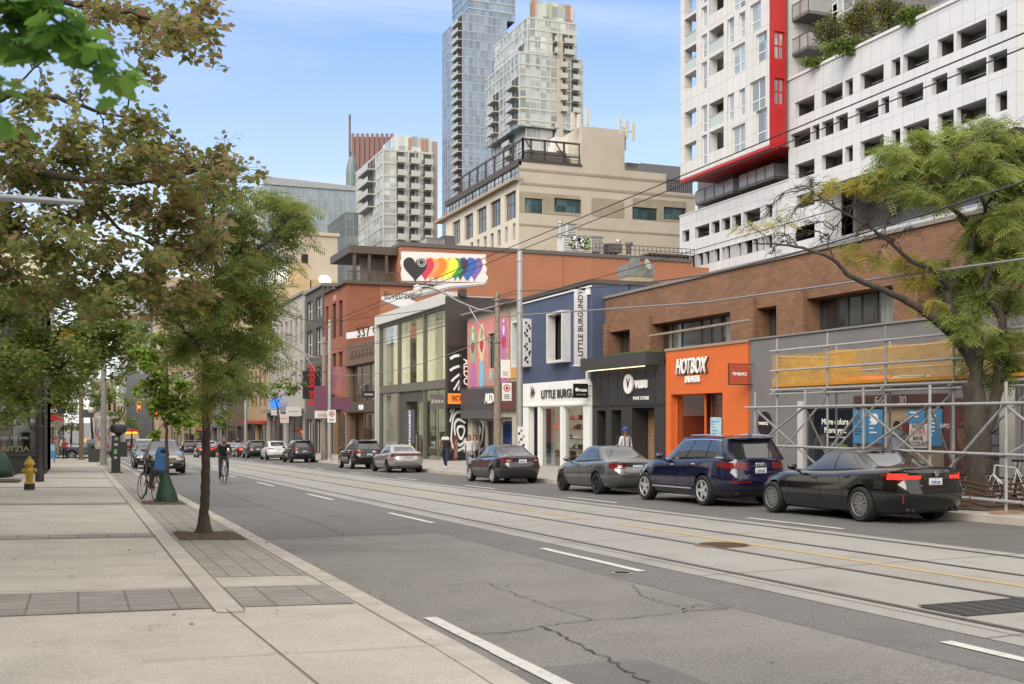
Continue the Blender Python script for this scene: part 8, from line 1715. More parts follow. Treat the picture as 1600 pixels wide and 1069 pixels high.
# ---------------------------------------------------------------- people
M_SKIN = mat('skin_light',(.42,.24,.17),.6);M_SKIND = mat('skin_brown',(.16,.08,.05),.6);M_HAIRB = mat('hair_dark',(.015,.012,.010),.7);M_HAIRL = mat('hair_brown',(.14,.07,.04),.7)
def person(label,loc,rz,top,bot,shoe=None,skin=None,hair=None,h=1.75,pose=None,group=None,hat=None,sleeve=True,longhair=False,hood=False,parent_kind=None):
    p = dict(lean=0,lh=(25,5),rh=(-20,15),la=(-20,15),ra=(20,15),sit=0);p.update(pose or {});s = h/1.75;skin = skin or M_SKIN
    o = thing('person',label,'person',loc,rz,group);V,E,Rr,K = [],[],[],[]
    def add(pt,r,par,k): V.append(Vector(pt)*s);Rr.append(r*s);K.append(k);(E.append((par,len(V) - 1)) if par is not None else None);return len(V) - 1
    def tors(x,z): a = R(p['lean']);return (x + math.sin(a)*(z - .95),0,.95 + math.cos(a)*(z - .95))
    zs = p['sit'];off = Vector((0,0,zs))
    def T(x,y,z): q = tors(x,z);return (q[0],y,q[2] + zs)
    pel = add(T(0,0,.96),(.15),None,'b');w_ = add(T(0,0,1.12),.135,pel,'t');ch = add(T(0,0,1.30),.155,w_,'t');nk = add(T(0,0,1.47),.06,ch,'s');hb = add(T(.015,0,1.56),.075,nk,'s');hd = add(T(.02,0,1.65),.093,hb,'s');add(T(.01,0,1.72),.07,hd,'s')
    hands = []
    for sg,arm,leg in ((1,p['la'],p['lh']),(-1,p['ra'],p['rh'])):
        sh = add(T(0,.18*sg,1.42),.065,ch,'t');q = V[sh]/s;a = R(arm[0]);out = arm[2] if len(arm) > 2 else .06
        el = q + Vector((math.sin(a)*.29,out*sg,-math.cos(a)*.29));e_ = add(el,.045,sh,'t' if sleeve else 's');b = R(arm[0] + arm[1]);inn = arm[3] if len(arm) > 3 else 0
        wr_ = el + Vector((math.sin(b)*.25,inn*sg,-math.cos(b)*.25));w2 = add(wr_,.030,e_,'s');hands.append((wr_,(wr_ - el).normalized(),sg))
        hp_ = add(T(0,.095*sg,.90),.10,pel,'b');q = V[hp_]/s;a = R(leg[0]);kn = q + Vector((math.sin(a)*.43,(leg[2] if len(leg) > 2 else 0)*sg,-math.cos(a)*.43));k_ = add(kn,.066,hp_,'b');b = R(leg[0] - leg[1]);an = kn + Vector((math.sin(b)*.42,0,-math.cos(b)*.42));a2 = add(an,.042,k_,'b')
        f_ = R(leg[3]) if len(leg) > 3 else 0;add(an + Vector((.17*math.cos(f_),0,-.05 + .17*math.sin(f_))),.035,a2,'f')
    me = bpy.data.meshes.new('body');me.from_pydata([tuple(v) for v in V],E,[]);bo = bpy.data.objects.new('body',me);C.objects.link(bo);m = bo.modifiers.new('s','SKIN');m.use_smooth_shade = True
    for i,r in enumerate(Rr): me.skin_vertices[0].data[i].radius = (r*(.74 if K[i] in 't' and i < 3 else 1),r)
    me.skin_vertices[0].data[0].use_root = True;m2 = bo.modifiers.new('d','SUBSURF');m2.levels = m2.render_levels = 2
    dg = bpy.context.evaluated_depsgraph_get();dg.update();nm = bpy.data.meshes.new_from_object(bo.evaluated_get(dg));bo.modifiers.clear();bo.data = nm;nm.materials.clear()
    shoe = shoe or M_BLACK;MM = [skin,top,bot,shoe]
    for x in MM: nm.materials.append(x)
    ix = {'s': 0,'t': 1,'b': 2,'f': 3};segs = [(V[a],V[b],K[b] if K[b] != 'f' else 'f') for a,b in E]
    for f in nm.polygons:
        c = Vector(f.center);best = None
        for a,b,k in segs:
            ab = b - a;t = max(0,min(1,(c - a).dot(ab)/ab.length_squared));d = (c - a - ab*t).length
            kk = k
            if k == 's' and c.z < (1.46 + zs)*s and t < .75: kk = 't' if sleeve else 's'
            if k == 't' and c.z < (.99 + zs)*s and abs(c.y) < .15: kk = 't'
            if best is None or d < best[0] - .002: best = (d,kk)
        f.material_index = ix[best[1]]
    bmh = bmesh.new();bmh.from_mesh(nm)
    for wr_,d,sg in hands:
        mbh = MB();c = wr_ + d*.05;side = Vector((0,0,1)).cross(d);side = side.normalized() if side.length > .1 else Vector((1,0,0));side = d.cross(Vector((0,sg,0))).normalized() if d.cross(Vector((0,sg,0))).length > .1 else side
        mbh.tube([wr_ - d*.02,wr_ + d*.03,wr_ + d*.085],[.024,.036,.034],8)
        for i,l in enumerate((.065,.075,.07,.055)): b0 = wr_ + d*.08 + side*(.027 - .018*i);mbh.tube([b0,b0 + d*l*.55,b0 + d*l*.85 + Vector((0,-sg*.025,0))],[.009,.008,.006],6)
        b0 = wr_ + d*.03 + side*.033;mbh.tube([b0,b0 + d*.03 + side*.02,b0 + d*.06 + side*.022],[.010,.009,.007],6)
        vs = [bmh.verts.new(Vector(v)*s) for v in mbh.v]
        for f in mbh.f: ff = bmh.faces.new([vs[i] for i in f]);ff.smooth = True
    bmh.to_mesh(nm);bmh.free();bo.parent = o
    hc = V[hd];mb = MB();n = 16
    for i in range(7):
        t = i/6*1.75
        for k in range(n): a = 2*math.pi*k/n;fr = math.cos(a);tt = t*(.62 if fr > .5 else (1.25 if longhair else 1));r = .108*s;mb.v.append((hc.x - .008 + r*math.sin(min(tt,1.6))*math.cos(a),hc.y + r*.92*math.sin(min(tt,1.6))*math.sin(a),hc.z + .012 + r*1.12*math.cos(tt) - (.12*max(0,tt - 1.6) if longhair else 0)*1.8))
    for i in range(6):
        for k in range(n): mb.f.append([i*n + k,i*n + (k + 1) % n,(i + 1)*n + (k + 1) % n,(i + 1)*n + k]);mb.m.append(0)
    mb.build('cap' if hat else 'hair',hat or hair or M_HAIRB,o,smooth=True)
    if hat and hat is not M_HELM: mb = MB();mb.prism([(hc.x + .05,-.07),(hc.x + .17,-.055),(hc.x + .19,0),(hc.x + .17,.055),(hc.x + .05,.07)],hc.z + .035,hc.z + .05);mb.build('cap_peak',hat,o)
    mb = MB()
    for sy in (.032,-.032): mb.lathe([(0,0),(.012,.002),(.010,.008)],c=(hc.x + .088*s,sy,hc.z + .005),n=8,M=Matrix.Rotation(R(90),4,'Y'))
    mb.build('eyes',M_BLACK,o);mb = MB();mb.tube([(hc.x + .085,0,hc.z),(hc.x + .112,0,hc.z - .035),(hc.x + .088,0,hc.z - .042)],[.008,.014,.008],6);mb.build('nose',skin,o)
    return o
M_HELM = mat('helmet_grey',(.07,.075,.08),.4)
MC = lambda n_,c: mat('cloth_' + n_,c,.85,var=.1,vscale=5)
NV,BK,WT,GY,KH = MC('navy',(.02,.025,.05)),MC('black',(.014,.014,.016)),MC('white',(.55,.55,.56)),MC('grey',(.22,.24,.28)),MC('khaki',(.36,.29,.2))
def walk(px,py,**k): return gp(px,py,sideR) if k.get('r',1) else gp(px,py,sideL)
q = gp(696,733,sideR);pm = person('man in a white topped black shirt and dark trousers walking past the glass shop',q,R(-120),BK,NV,WT,M_SKIND,h=1.85,sleeve=False)
mb = MB();mb.lathe([(.175,1.36),(.17,1.42),(.13,1.5),(.07,1.54)],n=18,M=Matrix.Diagonal((.75,1.32,1.06,1)));mb.build('shirt_yoke',WT,pm,smooth=True);mb = MB();mb.box(-.34,-.15,-.16,.18,1.0,1.5);mb.build('backpack',BK,pm)
q = gp(733,735,sideR);person('woman in a white top and grey jacket walking towards the camera',q,R(-110),WT,GY,WT,M_SKIN,M_HAIRL,1.68,dict(la=(-15,30),ra=(-10,60)),longhair=True)
q2 = q + Vector((.75,1.3,-.02));person('dark haired woman half hidden behind the one in the grey jacket',q2,R(-110),GY,BK,None,M_SKIN,M_HAIRB,1.68,dict(lh=(-20,10),rh=(20,5)),longhair=True)
q = onX(977,700,18.4);q.z = sideR(q.x,q.y);pm = person('man in a blue cap and pale sweatshirt with backpack straps by the black shop',q,R(-75),WT,NV,None,M_SKIND,h=1.86,hat=MC('cap_blue',(.03,.08,.42)),pose=dict(la=(5,10),ra=(-5,10)))
for s_ in (1,-1): mb = MB();mb.tube([(-.12,s_*.12,1.0),(-.02,s_*.125,1.60),(.10,s_*.12,1.50),(.125,s_*.125,1.28),(.05,s_*.15,1.1),(-.1,s_*.14,1.0)],.018,6);mb.build('strap',BK,pm)
mb = MB();mb.box(-.34,-.14,-.16,.16,1.0,1.56);mb.build('backpack',BK,pm)
q = onX(1402,700,20.0);q.z = sideR(q.x,q.y);pm = person('person in a pale grey hooded top seen from behind at the hoarding',q,R(55),MC('hoodie',(.30,.32,.38)),NV,None,M_SKIN,M_HAIRL,1.83,dict(lh=(5,2),rh=(-5,2),la=(10,40),ra=(10,40),lean=6));mb = MB();mb.lathe([(.13,1.42),(.16,1.47),(.14,1.54),(.09,1.60)],n=16,M=Matrix.Diagonal((1,1.1,1.03,1)));mb.build('hood',MC('hoodie',(0,0,0)),pm,smooth=True)
q = onX(372,690,18);q.z = sideR(q.x,q.y);fp = person('man in black shirt and khaki trousers standing on the far right pavement',q,R(-100),BK,KH,None,M_SKIN,pose=dict(la=(10,80),ra=(5,80),lh=(3,1),rh=(-3,1)))
crowd = [('person','pedestrian in red far along the left pavement',(79,700),MC('red',(.4,.04,.05))),('person','pedestrian in tan farther along beside the one in red',(88,701),KH),('person','pedestrian in black at the left of the far crowd',(75,697),BK),('person','pedestrian in white right of the far crowd',(96,699),WT)]
for i,(_,lab,(px,py),c) in enumerate(crowd):
    q = at(px,py,88 + i*5);q.z = sideL(q.x,q.y);person(lab,q,R(-90 + 30*i),c,(NV,KH,BK,GY)[i],pose=dict(lh=(10,5),rh=(-15,10)),group='people far along the left pavement')
for i,(px,y,lab) in enumerate(((101,96,'grey dressed walker behind the others on the far left pavement'),(222,150,'walker in the middle distance near the blue fronted shop'),(84,98,'walker far behind the one in tan'))):
    q = onY(px,690,y);q.z = gz(y) + .15;dup([p for p in C.objects if p.get('label') == crowd[i][1]][0],q,lab,'people far along the left pavement')
# ---------------------------------------------------------------- bicycles
def bicycle(label,frame_m,flat=False,child=False):
    o = thing('bicycle',label,'bicycle');wbk = 1.03;r = .34
    Mx = Matrix.Rotation(-R(90),4,'X')
    for x in (0,wbk):
        mb = MB();P = [(x + (r - .015)*math.cos(t),0,r + (r - .015)*math.sin(t)) for t in np.linspace(0,2*math.pi,33)];mb.tube(P,.018,6,caps=False);w_ = mb.build('wheel',M_TYRE,o,smooth=True)
        mb = MB();P = [(x + (r - .045)*math.cos(t),0,r + (r - .045)*math.sin(t)) for t in np.linspace(0,2*math.pi,33)];mb.tube(P,.011,5,caps=False);mb.tube([(x,-.05,r),(x,.05,r)],.02,8)
        for k in range(20): a = 2*math.pi*k/20;mb.tube([(x,.02*(-1) ** k,r),(x + (r - .045)*math.cos(a + .3),0,r + (r - .045)*math.sin(a + .3))],.0022,3)
        q = mb.build('rim',M_RIMS,w_)
    mb = MB();bb_,st_,hdt,hdb = (.43,0,.29),(.30,0,.82),(.88,0,.86),(.92,0,.66)
    for a,b,rr in ((bb_,st_,.017),(st_,hdt,.016),(bb_,hdb,.02),(hdt,hdb,.02)): mb.tube([a,b],rr,8)
    for y in (.06,-.06): mb.tube([(0,y,r),(.41,y*.5,.29)],.011,6);mb.tube([(0,y,r),(.30,y*.3,.80)],.010,6);mb.tube([(hdb[0],y*.5,hdb[2]),(.95,y,.60),(wbk,y,r)],.012,6)
    mb.build('frame',frame_m,o,smooth='auto')
    mb = MB();mb.tube([st_,(.27,0,.95)],.014,8);mb.prism([(.14,-.07),(.20,-.075),(.32,-.03),(.42,-.018),(.42,.018),(.32,.03),(.20,.075),(.14,.07)],.95,1.0);mb.build('saddle',M_BLACK,o)
    mb = MB();mb.tube([hdt,(.87,0,1.0)],.014,8);mb.tube([(.80 if not flat else .86,.30,1.03),(.88,.2,1.03),(.90,0,1.01),(.88,-.2,1.03),(.80 if not flat else .86,-.30,1.03)],.013,8);mb.build('handlebar',M_BLACK,o,smooth='auto')
    mb = MB();mb.lathe([(.09,-.005),(.09,.005)],c=(.43,-.06,.29),n=20,M=Mx)
    for s_ in (1,-1): mb.tube([(.43,.07*s_,.29),(.43 + .16*s_*.3,.08*s_,.29 - .16*s_)],.011,6);mb.box(.43 + .05*s_ - .05,.43 + .05*s_ + .05,min(.09*s_,.17*s_),max(.09*s_,.17*s_),.29 - .16*s_ - .012,.29 - .16*s_ + .012)
    mb.build('crank',M_METD,o)
    if child:
        mb = MB();mb.box(-.30,.15,-.07,.07,.70,.715);mb.tube([(-.25,.06,.7),(0,.06,.36)],.006,4);mb.tube([(-.25,-.06,.7),(0,-.06,.36)],.006,4);mb.build('rear_rack',M_METD,o)
        s_ = MB();n = 9
        for i in range(n):
            t = i/(n - 1);z = .74 + .62*t;hw = .19*(1 - .12*t) if t < .8 else .167*(1 - (t - .8)*1.6)
            for k in range(9): u = -1 + k/4;s_.v.append((-.32 + .10*(u*u) - .05*t,hw*u,z))
        for i in range(n - 1):
            for k in range(8):
                if i in (6,) and 2 <= k <= 5: continue
                q = i*9 + k;s_.f.append([q,q + 1,q + 10,q + 9]);s_.m.append(0 if 1 <= k <= 6 else 0)
        sh = s_.build('child_seat',mat('seat_blue',(.05,.16,.38),.5),o,smooth=True);m = sh.modifiers.new('t','SOLIDIFY');m.thickness = .02
        mb = MB();mb.box(-.30,.0,-.17,.17,.72,.78);mb.box(-.28,-.24,-.10,.10,1.16,1.28);mb.build('seat_shell',M_TRIM,sh)
        for y in (.18,-.18): mb = MB();mb.box(-.15,-.02,y - .03,y + .03,.38,.74);mb.box(-.13,.06,y - .05,y + .05,.33,.40,1);mb.build('foot_rest',[M_TRIM,mat('strap_maroon',(.2,.03,.06),.7)],sh)
        mb = MB();mb.lathe([(0,0),(.03,0),(.03,.03)],c=(-.33,.10,.64),n=10,M=Matrix.Rotation(R(-90),4,'Y'));mb.build('rear_light',M_TAIL,o)
    return o
bk = bicycle('parked bicycle with a blue child seat leaning by the young tree',M_BLACK,child=True);q = gp(243,783,sideL);bk.location = q;bk.rotation_euler = (R(4),0,R(90 + 16))
cy = bicycle('pale framed bicycle ridden towards the camera',mat('frame_pale',(.55,.55,.55),.3),True);Yc = 43.5;Xc = onY(352,740,Yc).x;cy.location = (Xc,Yc + 1.0,gz(Yc + .5) + .02);cy.rotation_euler = (0,-math.atan(SL),R(-90))
person('cyclist in dark jacket and grey helmet riding towards the camera',(Xc,Yc + 1.0 - .27,gz(Yc) + .03),R(-90),BK,MC('dark_trousers',(.03,.028,.028)),mat('brown_shoe',(.10,.045,.03),.6),M_SKIN,h=1.78,hat=M_HELM,pose=dict(sit=.06,lean=24,lh=(62,62,.03),rh=(28,32,.03),la=(42,22,.08,.02),ra=(42,22,.08,.02)))
b3 = dup(cy,(17.9,yP(1607,17.9),sideR(17.9,18) + .02),'bicycle behind the scaffold at the right edge of the picture',rot=(0,0,R(90)))
# ================================================================ trees
M_BARK = mat('bark_brown',(.070,.050,.040),.95,var=.35,vscale=9,bump=1,bscale=26,stretch=(1,1,.35));M_BARKG = mat('bark_grey',(.060,.050,.042),.95,var=.35,vscale=7,bump=1,bscale=22,stretch=(1,1,.3));M_TWIG = mat('twig_bark',(.045,.034,.028),.95)
def leafmat(name,c,tr=.5,rough=.55):
    if name in MATS: return MATS[name]
    m = bpy.data.materials.new(name);m.use_nodes = True;n = m.node_tree;n.nodes.clear();o = n.nodes.new('ShaderNodeOutputMaterial');a = n.nodes.new('ShaderNodeBsdfPrincipled');b = n.nodes.new('ShaderNodeBsdfTranslucent');x = n.nodes.new('ShaderNodeMixShader')
    a.inputs['Roughness'].default_value = rough;a.inputs['Specular IOR Level'].default_value = .3
    g = n.nodes.new('ShaderNodeNewGeometry');nz = n.nodes.new('ShaderNodeTexNoise');nz.inputs['Scale'].default_value = 1.6;n.links.new(g.outputs['Position'],nz.inputs['Vector']);r = n.nodes.new('ShaderNodeMapRange');r.inputs['To Min'].default_value = .55;r.inputs['To Max'].default_value = 1.45;n.links.new(nz.outputs['Fac'],r.inputs['Value']);v = n.nodes.new('ShaderNodeVectorMath');v.operation = 'SCALE';v.inputs[0].default_value = c;n.links.new(r.outputs['Result'],v.inputs['Scale'])
    n.links.new(v.outputs[0],a.inputs['Base Color']);n.links.new(v.outputs[0],b.inputs['Color']);x.inputs[0].default_value = tr;n.links.new(a.outputs[0],x.inputs[1]);n.links.new(b.outputs[0],x.inputs[2]);n.links.new(x.outputs[0],o.inputs['Surface']);MATS[name] = m;return m
OAKS = [(0,0),(.10,.16),(.26,.14),(.22,.30),(.42,.36),(.28,.48),(.44,.66),(.22,.68),(.14,.92),(0,1.0)]
OAK = OAKS + [(-x,y) for x,y in OAKS[-2:0:-1]]
DIA = [(0,0),(.28,.35),(.22,.75),(0,1),(-.22,.75),(-.28,.35)]
def leaves(name,clumps,shape,size,mats,parent,frond=False,droop=.3,flat=.5,fr=(6,.2),hollow=.35,subs=None,jit=.3):
    """clumps: (centre, rx, ry_z, depth radius, count, weights)"""
    VS,FS,MI = [],[],[];base_ = 0
    for ci,(c,rx,rz_,rd_,n,wts) in enumerate(clumps):
        d = RNG.normal(size=(n,3));d /= np.linalg.norm(d,axis=1)[:,None];rr = RNG.random(n) ** (1/2.2)*(1 - hollow*0) ;q = d*rr[:,None]
        # sub clumping makes gaps
        k = max(5,n // (28 if frond else 40));sub = RNG.normal(size=(k,3));sub /= np.linalg.norm(sub,axis=1)[:,None];sub *= (RNG.random(k) ** .5)[:,None];pick = RNG.integers(0,k,n);q = sub[pick]*(.9 if frond else .78) + q*(.30 if frond else .42)
        lat = np.stack([q[:,0]*rx*CA,-q[:,0]*rx*SA,q[:,2]*rz_],1) + np.stack([q[:,1]*rd_*SA,q[:,1]*rd_*CA,q[:,1]*0],1);P = lat + np.array(c)
        if subs: S_ = np.array(subs[ci]);P = S_[RNG.integers(0,len(S_),n)] + RNG.normal(size=(n,3))*jit*np.array([1,1,.7])*(rx + rz_)*.5
        up = RNG.normal(size=(n,3))*flat + np.array([0,0,1.0]);up /= np.linalg.norm(up,axis=1)[:,None];a = RNG.random(n)*6.283;dr = np.stack([np.cos(a),np.sin(a),-droop*(1 + RNG.random(n))],1);dr -= up*(dr*up).sum(1)[:,None]*.75;dr /= np.linalg.norm(dr,axis=1)[:,None];sd = np.cross(up,dr);sd /= np.linalg.norm(sd,axis=1)[:,None]
        sz = size*(.65 + .7*RNG.random(n));mi = RNG.choice(len(mats),n,p=np.array(wts)/sum(wts))
        if not frond:
            S = np.array(shape);m = len(S);bend = -.18*S[:,1] ** 2 + .15*np.abs(S[:,0]);pts = P[:,None,:] + sz[:,None,None]*(S[None,:,0:1]*sd[:,None,:] + S[None,:,1:2]*dr[:,None,:] + bend[None,:,None]*up[:,None,:])
            VS.append(pts.reshape(-1,3));FS.append((np.arange(n*m).reshape(n,m) + base_));MI.append(mi);base_ += n*m
        else:
            K,lw = fr;pp = []
            for j in range(K):
                t = (j + .6)/K;cc = P + sz[:,None]*(dr*t + np.array([0,0,-1.0])*(.3*t*t))
                for s_ in (1,-1):
                    ld = dr*.45 + sd*s_*.9 + np.array([0,0,-.25]);L = (sz*lw*(1.15 - .5*abs(t - .45)))[:,None];wd = dr*(sz*.055)[:,None]
                    pp.append(np.stack([cc,cc + ld*L*.5 + wd,cc + ld*L,cc + ld*L*.5 - wd],1))
            Q = np.stack(pp,1);VS.append(Q.reshape(-1,3));m = Q.shape[1];FS.append((np.arange(n*m*4).reshape(n*m,4) + base_));MI.append(np.repeat(mi,m));base_ += n*m*4
    V = np.concatenate(VS);Fx = np.concatenate(FS);M_ = np.concatenate(MI);me = bpy.data.meshes.new(name);nf,m = Fx.shape
    me.vertices.add(len(V));me.vertices.foreach_set('co',V.astype(np.float32).ravel());me.loops.add(nf*m);me.loops.foreach_set('vertex_index',Fx.astype(np.int32).ravel());me.polygons.add(nf);me.polygons.foreach_set('loop_start',np.arange(0,nf*m,m,dtype=np.int32));me.polygons.foreach_set('material_index',M_.astype(np.int32))
    for x in mats: me.materials.append(x)
    me.update(calc_edges=True);me.validate();o = bpy.data.objects.new(name,me);C.objects.link(o)
    return local(o,parent)
def curvy(P,n=6,w_=.04):
    P = [Vector(p) for p in P];Q = []
    for i in range(len(P) - 1):
        a,b = P[i],P[i + 1];p0 = P[i - 1] if i else a;p3 = P[i + 2] if i + 2 < len(P) else b
        for k in range(n):
            t = k/n;q = .5*((2*a) + (b - p0)*t + (2*p0 - 5*a + 4*b - p3)*t*t + (3*a - p0 - 3*b + p3)*t ** 3);Q.append(q + Vector([random.uniform(-w_,w_) for _ in range(3)])*(1 if k else .3))
    Q.append(P[-1]);return Q
def limb(mb,P,r0,r1,n=8,w_=.02,sm=6):
    Q = curvy(P,sm,w_);L = len(Q);mb.tube(Q,[r0 + (r1 - r0)*(i/(L - 1)) ** .8 for i in range(L)],n);return Q
def twigs(mb,Qs,clumps,r=.02,sub=5,wig=.06,reach=1.0):
    OUT_ = []
    pts = [q for Q in Qs for q in Q[len(Q) // 4:]]
    for c,rx,rz_,rd_,n,w_ in clumps:
        c = Vector(c);a = min(pts,key=lambda p: (p - c).length + (0.3 if p.z > c.z + .3 else 0));mid = a.lerp(c,.5) + Vector((0,0,.12*(a - c).length))
        Q = limb(mb,[a,mid,c],r,r*.45,5,wig,4);S_ = [tuple(q) for q in Q[-3:]]
        for _ in range(sub):
            e = c + Vector((random.uniform(-1,1)*rx,random.uniform(-1,1)*rd_,random.uniform(-1,1)*rz_))*.9*reach;s_ = Q[random.randrange(len(Q) // 2,len(Q))];q2 = limb(mb,[s_,s_.lerp(e,.5) + Vector([random.uniform(-.08,.08) for _ in range(3)])*2*rx,e],r*.42,r*.16,4,wig*.6,3);S_ += [tuple(q) for q in q2[2:]] + [tuple(e)]
            for _ in range(3): s2 = q2[random.randrange(1,len(q2))];e2 = s2 + (e - s_)*.25 + Vector([random.uniform(-.45,.45)*rx for _ in range(3)]);mb.tube([s2,e2],[r*.18,r*.09],3);S_ += [tuple(e2),tuple(s2.lerp(e2,.5))]
        OUT_.append(S_)
    return OUT_
def cl(px,py,rpx,rpy,n,d,w_=(1,1),dd=0,depth=None):
    c = at(px,py,d + dd);s_ = (d + dd)/F;return (tuple(c),rpx*s_,rpy*s_,(depth or rpx*s_),n,w_)
def tree(name,label,base_pt,limbs,clumps,shape,size,mats,bark,d,frond=False,trunk=None,fr=(6,.2),group=None,twr=.018,sub=4,droop=.3,extra=(),flat=.5,wig=.05,jit=.22):
    o = thing(name,label,'tree',base_pt,group=group);mb = MB();Qs = []
    for P,r0,r1,n in limbs: Qs.append(limb(mb,P,r0,r1,n,.012 if n > 8 else .03))
    local(mb.build('trunk',bark,smooth=True),o);mb = MB();SB = twigs(mb,Qs,list(clumps) + list(extra),twr,sub,wig);local(mb.build('twigs',M_TWIG,fixn=False),o)
    leaves('crown',clumps,shape,size,mats,o,frond,droop,flat,fr,subs=SB,jit=jit);return o
LOC = [leafmat('locust_green',(0.310,0.370,0.110)),leafmat('locust_dark',(0.210,0.290,0.080)),leafmat('locust_yellow',(0.400,0.390,0.110)),leafmat('locust_bright_yellow',(.50,.38,.03))]
# ---- nearest street tree (honey locust)
d1 = T1[0]*SA + T1[1]*CA;b1 = Vector((T1[0],T1[1],sideL(*T1) + .03));pb = lambda px,py,dd=0: at(px,py,d1 + dd)
pxb = 800 + F*(T1[0]*CA - T1[1]*SA)/d1;sh = pxb - 328
def q1(px,py,dd=0): return pb(px + sh,py,dd)
mb = MB();L1 = [([b1 + Vector((0,0,-.05)),b1 + Vector((0,0,.22)),q1(330,760),q1(331,700),q1(331,640),q1(331,590),q1(333,545)],.086,.052,14),([q1(334,550),q1(345,500,.1),q1(352,440,.2),q1(340,390,.1),q1(343,340),q1(338,290)],.06,.02,8),([q1(350,455,.2),q1(375,425,0),q1(410,395,-.3),q1(450,350,-.4),q1(480,335,-.5)],.04,.012,8),
     ([q1(334,570),q1(310,530,-.2),q1(285,505,-.3),q1(255,480,-.5)],.045,.015,8),([q1(340,520),q1(375,500,.3),q1(405,470,.5),q1(440,440,.6)],.04,.012,8),([q1(335,600),q1(360,570,-.3),q1(385,545,-.5)],.03,.01,8),([q1(352,440,.2),q1(380,400,.5),q1(395,360,.8),q1(400,320,1)],.035,.01,8)]
S1_ = [(305,330,30,22),(335,290,28,22),(375,335,32,24),(425,312,34,18),(470,325,28,15),(490,355,18,12),(455,370,34,16),(440,405,26,14),(395,385,34,22),(345,370,36,24),(305,395,32,24),(365,430,40,24),(415,455,32,22),(385,480,44,28),(340,470,36,28),(300,455,28,22),(270,485,24,20),(425,500,26,26),(375,530,44,30),(330,525,34,28),(410,550,26,26),(360,580,30,26),(385,600,22,24),(345,620,18,26),(300,540,26,26),(460,340,20,12),(405,420,30,18),(355,300,20,16)]
C1 = [cl(px + sh,py,rx*1.22,ry*1.12,int(rx*ry*.25) + 18,d1,(5,3,1.6,.15),random.uniform(-.8,.8)) for px,py,rx,ry in S1_]
tree('honey_locust','young honey locust with a feathery green crown nearest on the left pavement',b1,L1,C1,None,.23,LOC,M_BARK,d1,True,fr=(6,.27),twr=.008,sub=7,droop=.15,flat=.9,jit=.2)
mb = MB();mb.lathe([(.19,0),(.135,.05),(.10,.16),(.086,.3)],n=14);o = mb.build('root_flare',M_BARK,smooth=True);o.parent = [x for x in C.objects if x.name == 'honey_locust'][0]
# ---- young tree with the watering bag
d2 = T2[0]*SA + T2[1]*CA;b2 = Vector((T2[0],T2[1],sideL(*T2)));LM = [leafmat('maple_bright',(0.320,0.450,0.070),.4),leafmat('maple_green',(0.180,0.290,0.055),.4),leafmat('maple_yellowish',(.30,.30,.04),.4)]
S2_ = [(262,530,22,16),(240,555,26,18),(275,560,24,18),(255,585,34,18),(230,600,22,14),(288,600,24,16),(262,620,38,18),(240,640,26,14),(285,640,26,14),(262,655,30,12),(300,625,16,12),(242,678,10,10),(293,662,14,8),(225,570,14,12),(282,535,14,12)]
L2 = [([b2,at(262,730,d2),at(260,690,d2),at(261,640,d2),at(262,590,d2),at(260,540,d2)],.055,.015,9),([at(261,655,d2),at(280,620,d2),at(292,600,d2)],.022,.008,6),([at(261,650,d2),at(243,620,d2),at(232,590,d2)],.022,.008,6),([at(261,660,d2),at(250,668,d2),at(242,680,d2)],.012,.006,5)]
tree('young_tree','slender young tree with bright green leaves beside the parked bicycle',b2,L2,[cl(a,b,c,e,int(c*e*.50) + 14,d2,(3,2,.6)) for a,b,c,e in S2_],DIA,.14,LM,M_BARK,d2,twr=.010,sub=3,wig=.02)
# ---- big oak over the left pavement
dO = 15.0;OKM = [leafmat('oak_olive',(0.330,0.330,0.110)),leafmat('oak_green',(0.180,0.230,0.070)),leafmat('oak_russet',(0.350,0.230,0.130)),leafmat('oak_tan',(0.420,0.320,0.190)),leafmat('oak_yellow',(.42,.30,.03))]
wt_u,wt_m,wt_g = (4.5,2,2.0,1.3,.05),(5.5,4,1.1,.9,.08),(4,5,.4,.4,.12)
SO = [(165,15,45,22,wt_u),(220,25,45,24,wt_u),(265,45,42,26,wt_u),(310,30,34,22,wt_u),(325,60,26,22,wt_u),(230,80,34,16,wt_u),(290,78,30,14,wt_u),(125,128,26,7,wt_m),(70,130,16,8,wt_m),(40,165,30,16,wt_g),(20,210,36,22,wt_m),(100,205,40,20,wt_m),(170,215,44,24,wt_m),(215,205,36,20,wt_m),(235,235,40,26,wt_m),(60,250,50,30,wt_m),(130,255,52,34,wt_m),(200,270,50,34,wt_m),(260,265,42,28,wt_u),(300,250,34,22,wt_u),(345,248,34,18,wt_u),(370,270,24,20,wt_u),(330,285,28,18,wt_u),(290,300,34,24,wt_u),(20,290,50,34,wt_m),(80,310,56,38,wt_m),(150,325,54,38,wt_m),(215,335,50,38,wt_u),(265,345,40,34,wt_u),(310,345,26,18,wt_u),(335,375,24,18,wt_u),(20,365,54,38,wt_m),(90,385,56,38,wt_g),(160,400,52,36,wt_m),(225,405,48,34,wt_m),(280,400,40,30,wt_u),(325,410,26,20,wt_u),(30,435,54,34,wt_g),(110,450,54,32,wt_m),(185,460,48,30,wt_g),(245,465,42,26,wt_m),(295,450,34,22,wt_u)]
CO = [cl(a,b,c*1.12,e*1.15,int(c*e*.29) + 14,dO,w_,random.uniform(-1.5,1.5),1.1) for a,b,c,e,w_ in SO]
qo = lambda px,py,dd=0: at(px,py,dO + dd);tb = at(-330,700,dO);tb.z = sideL(tb.x,tb.y)
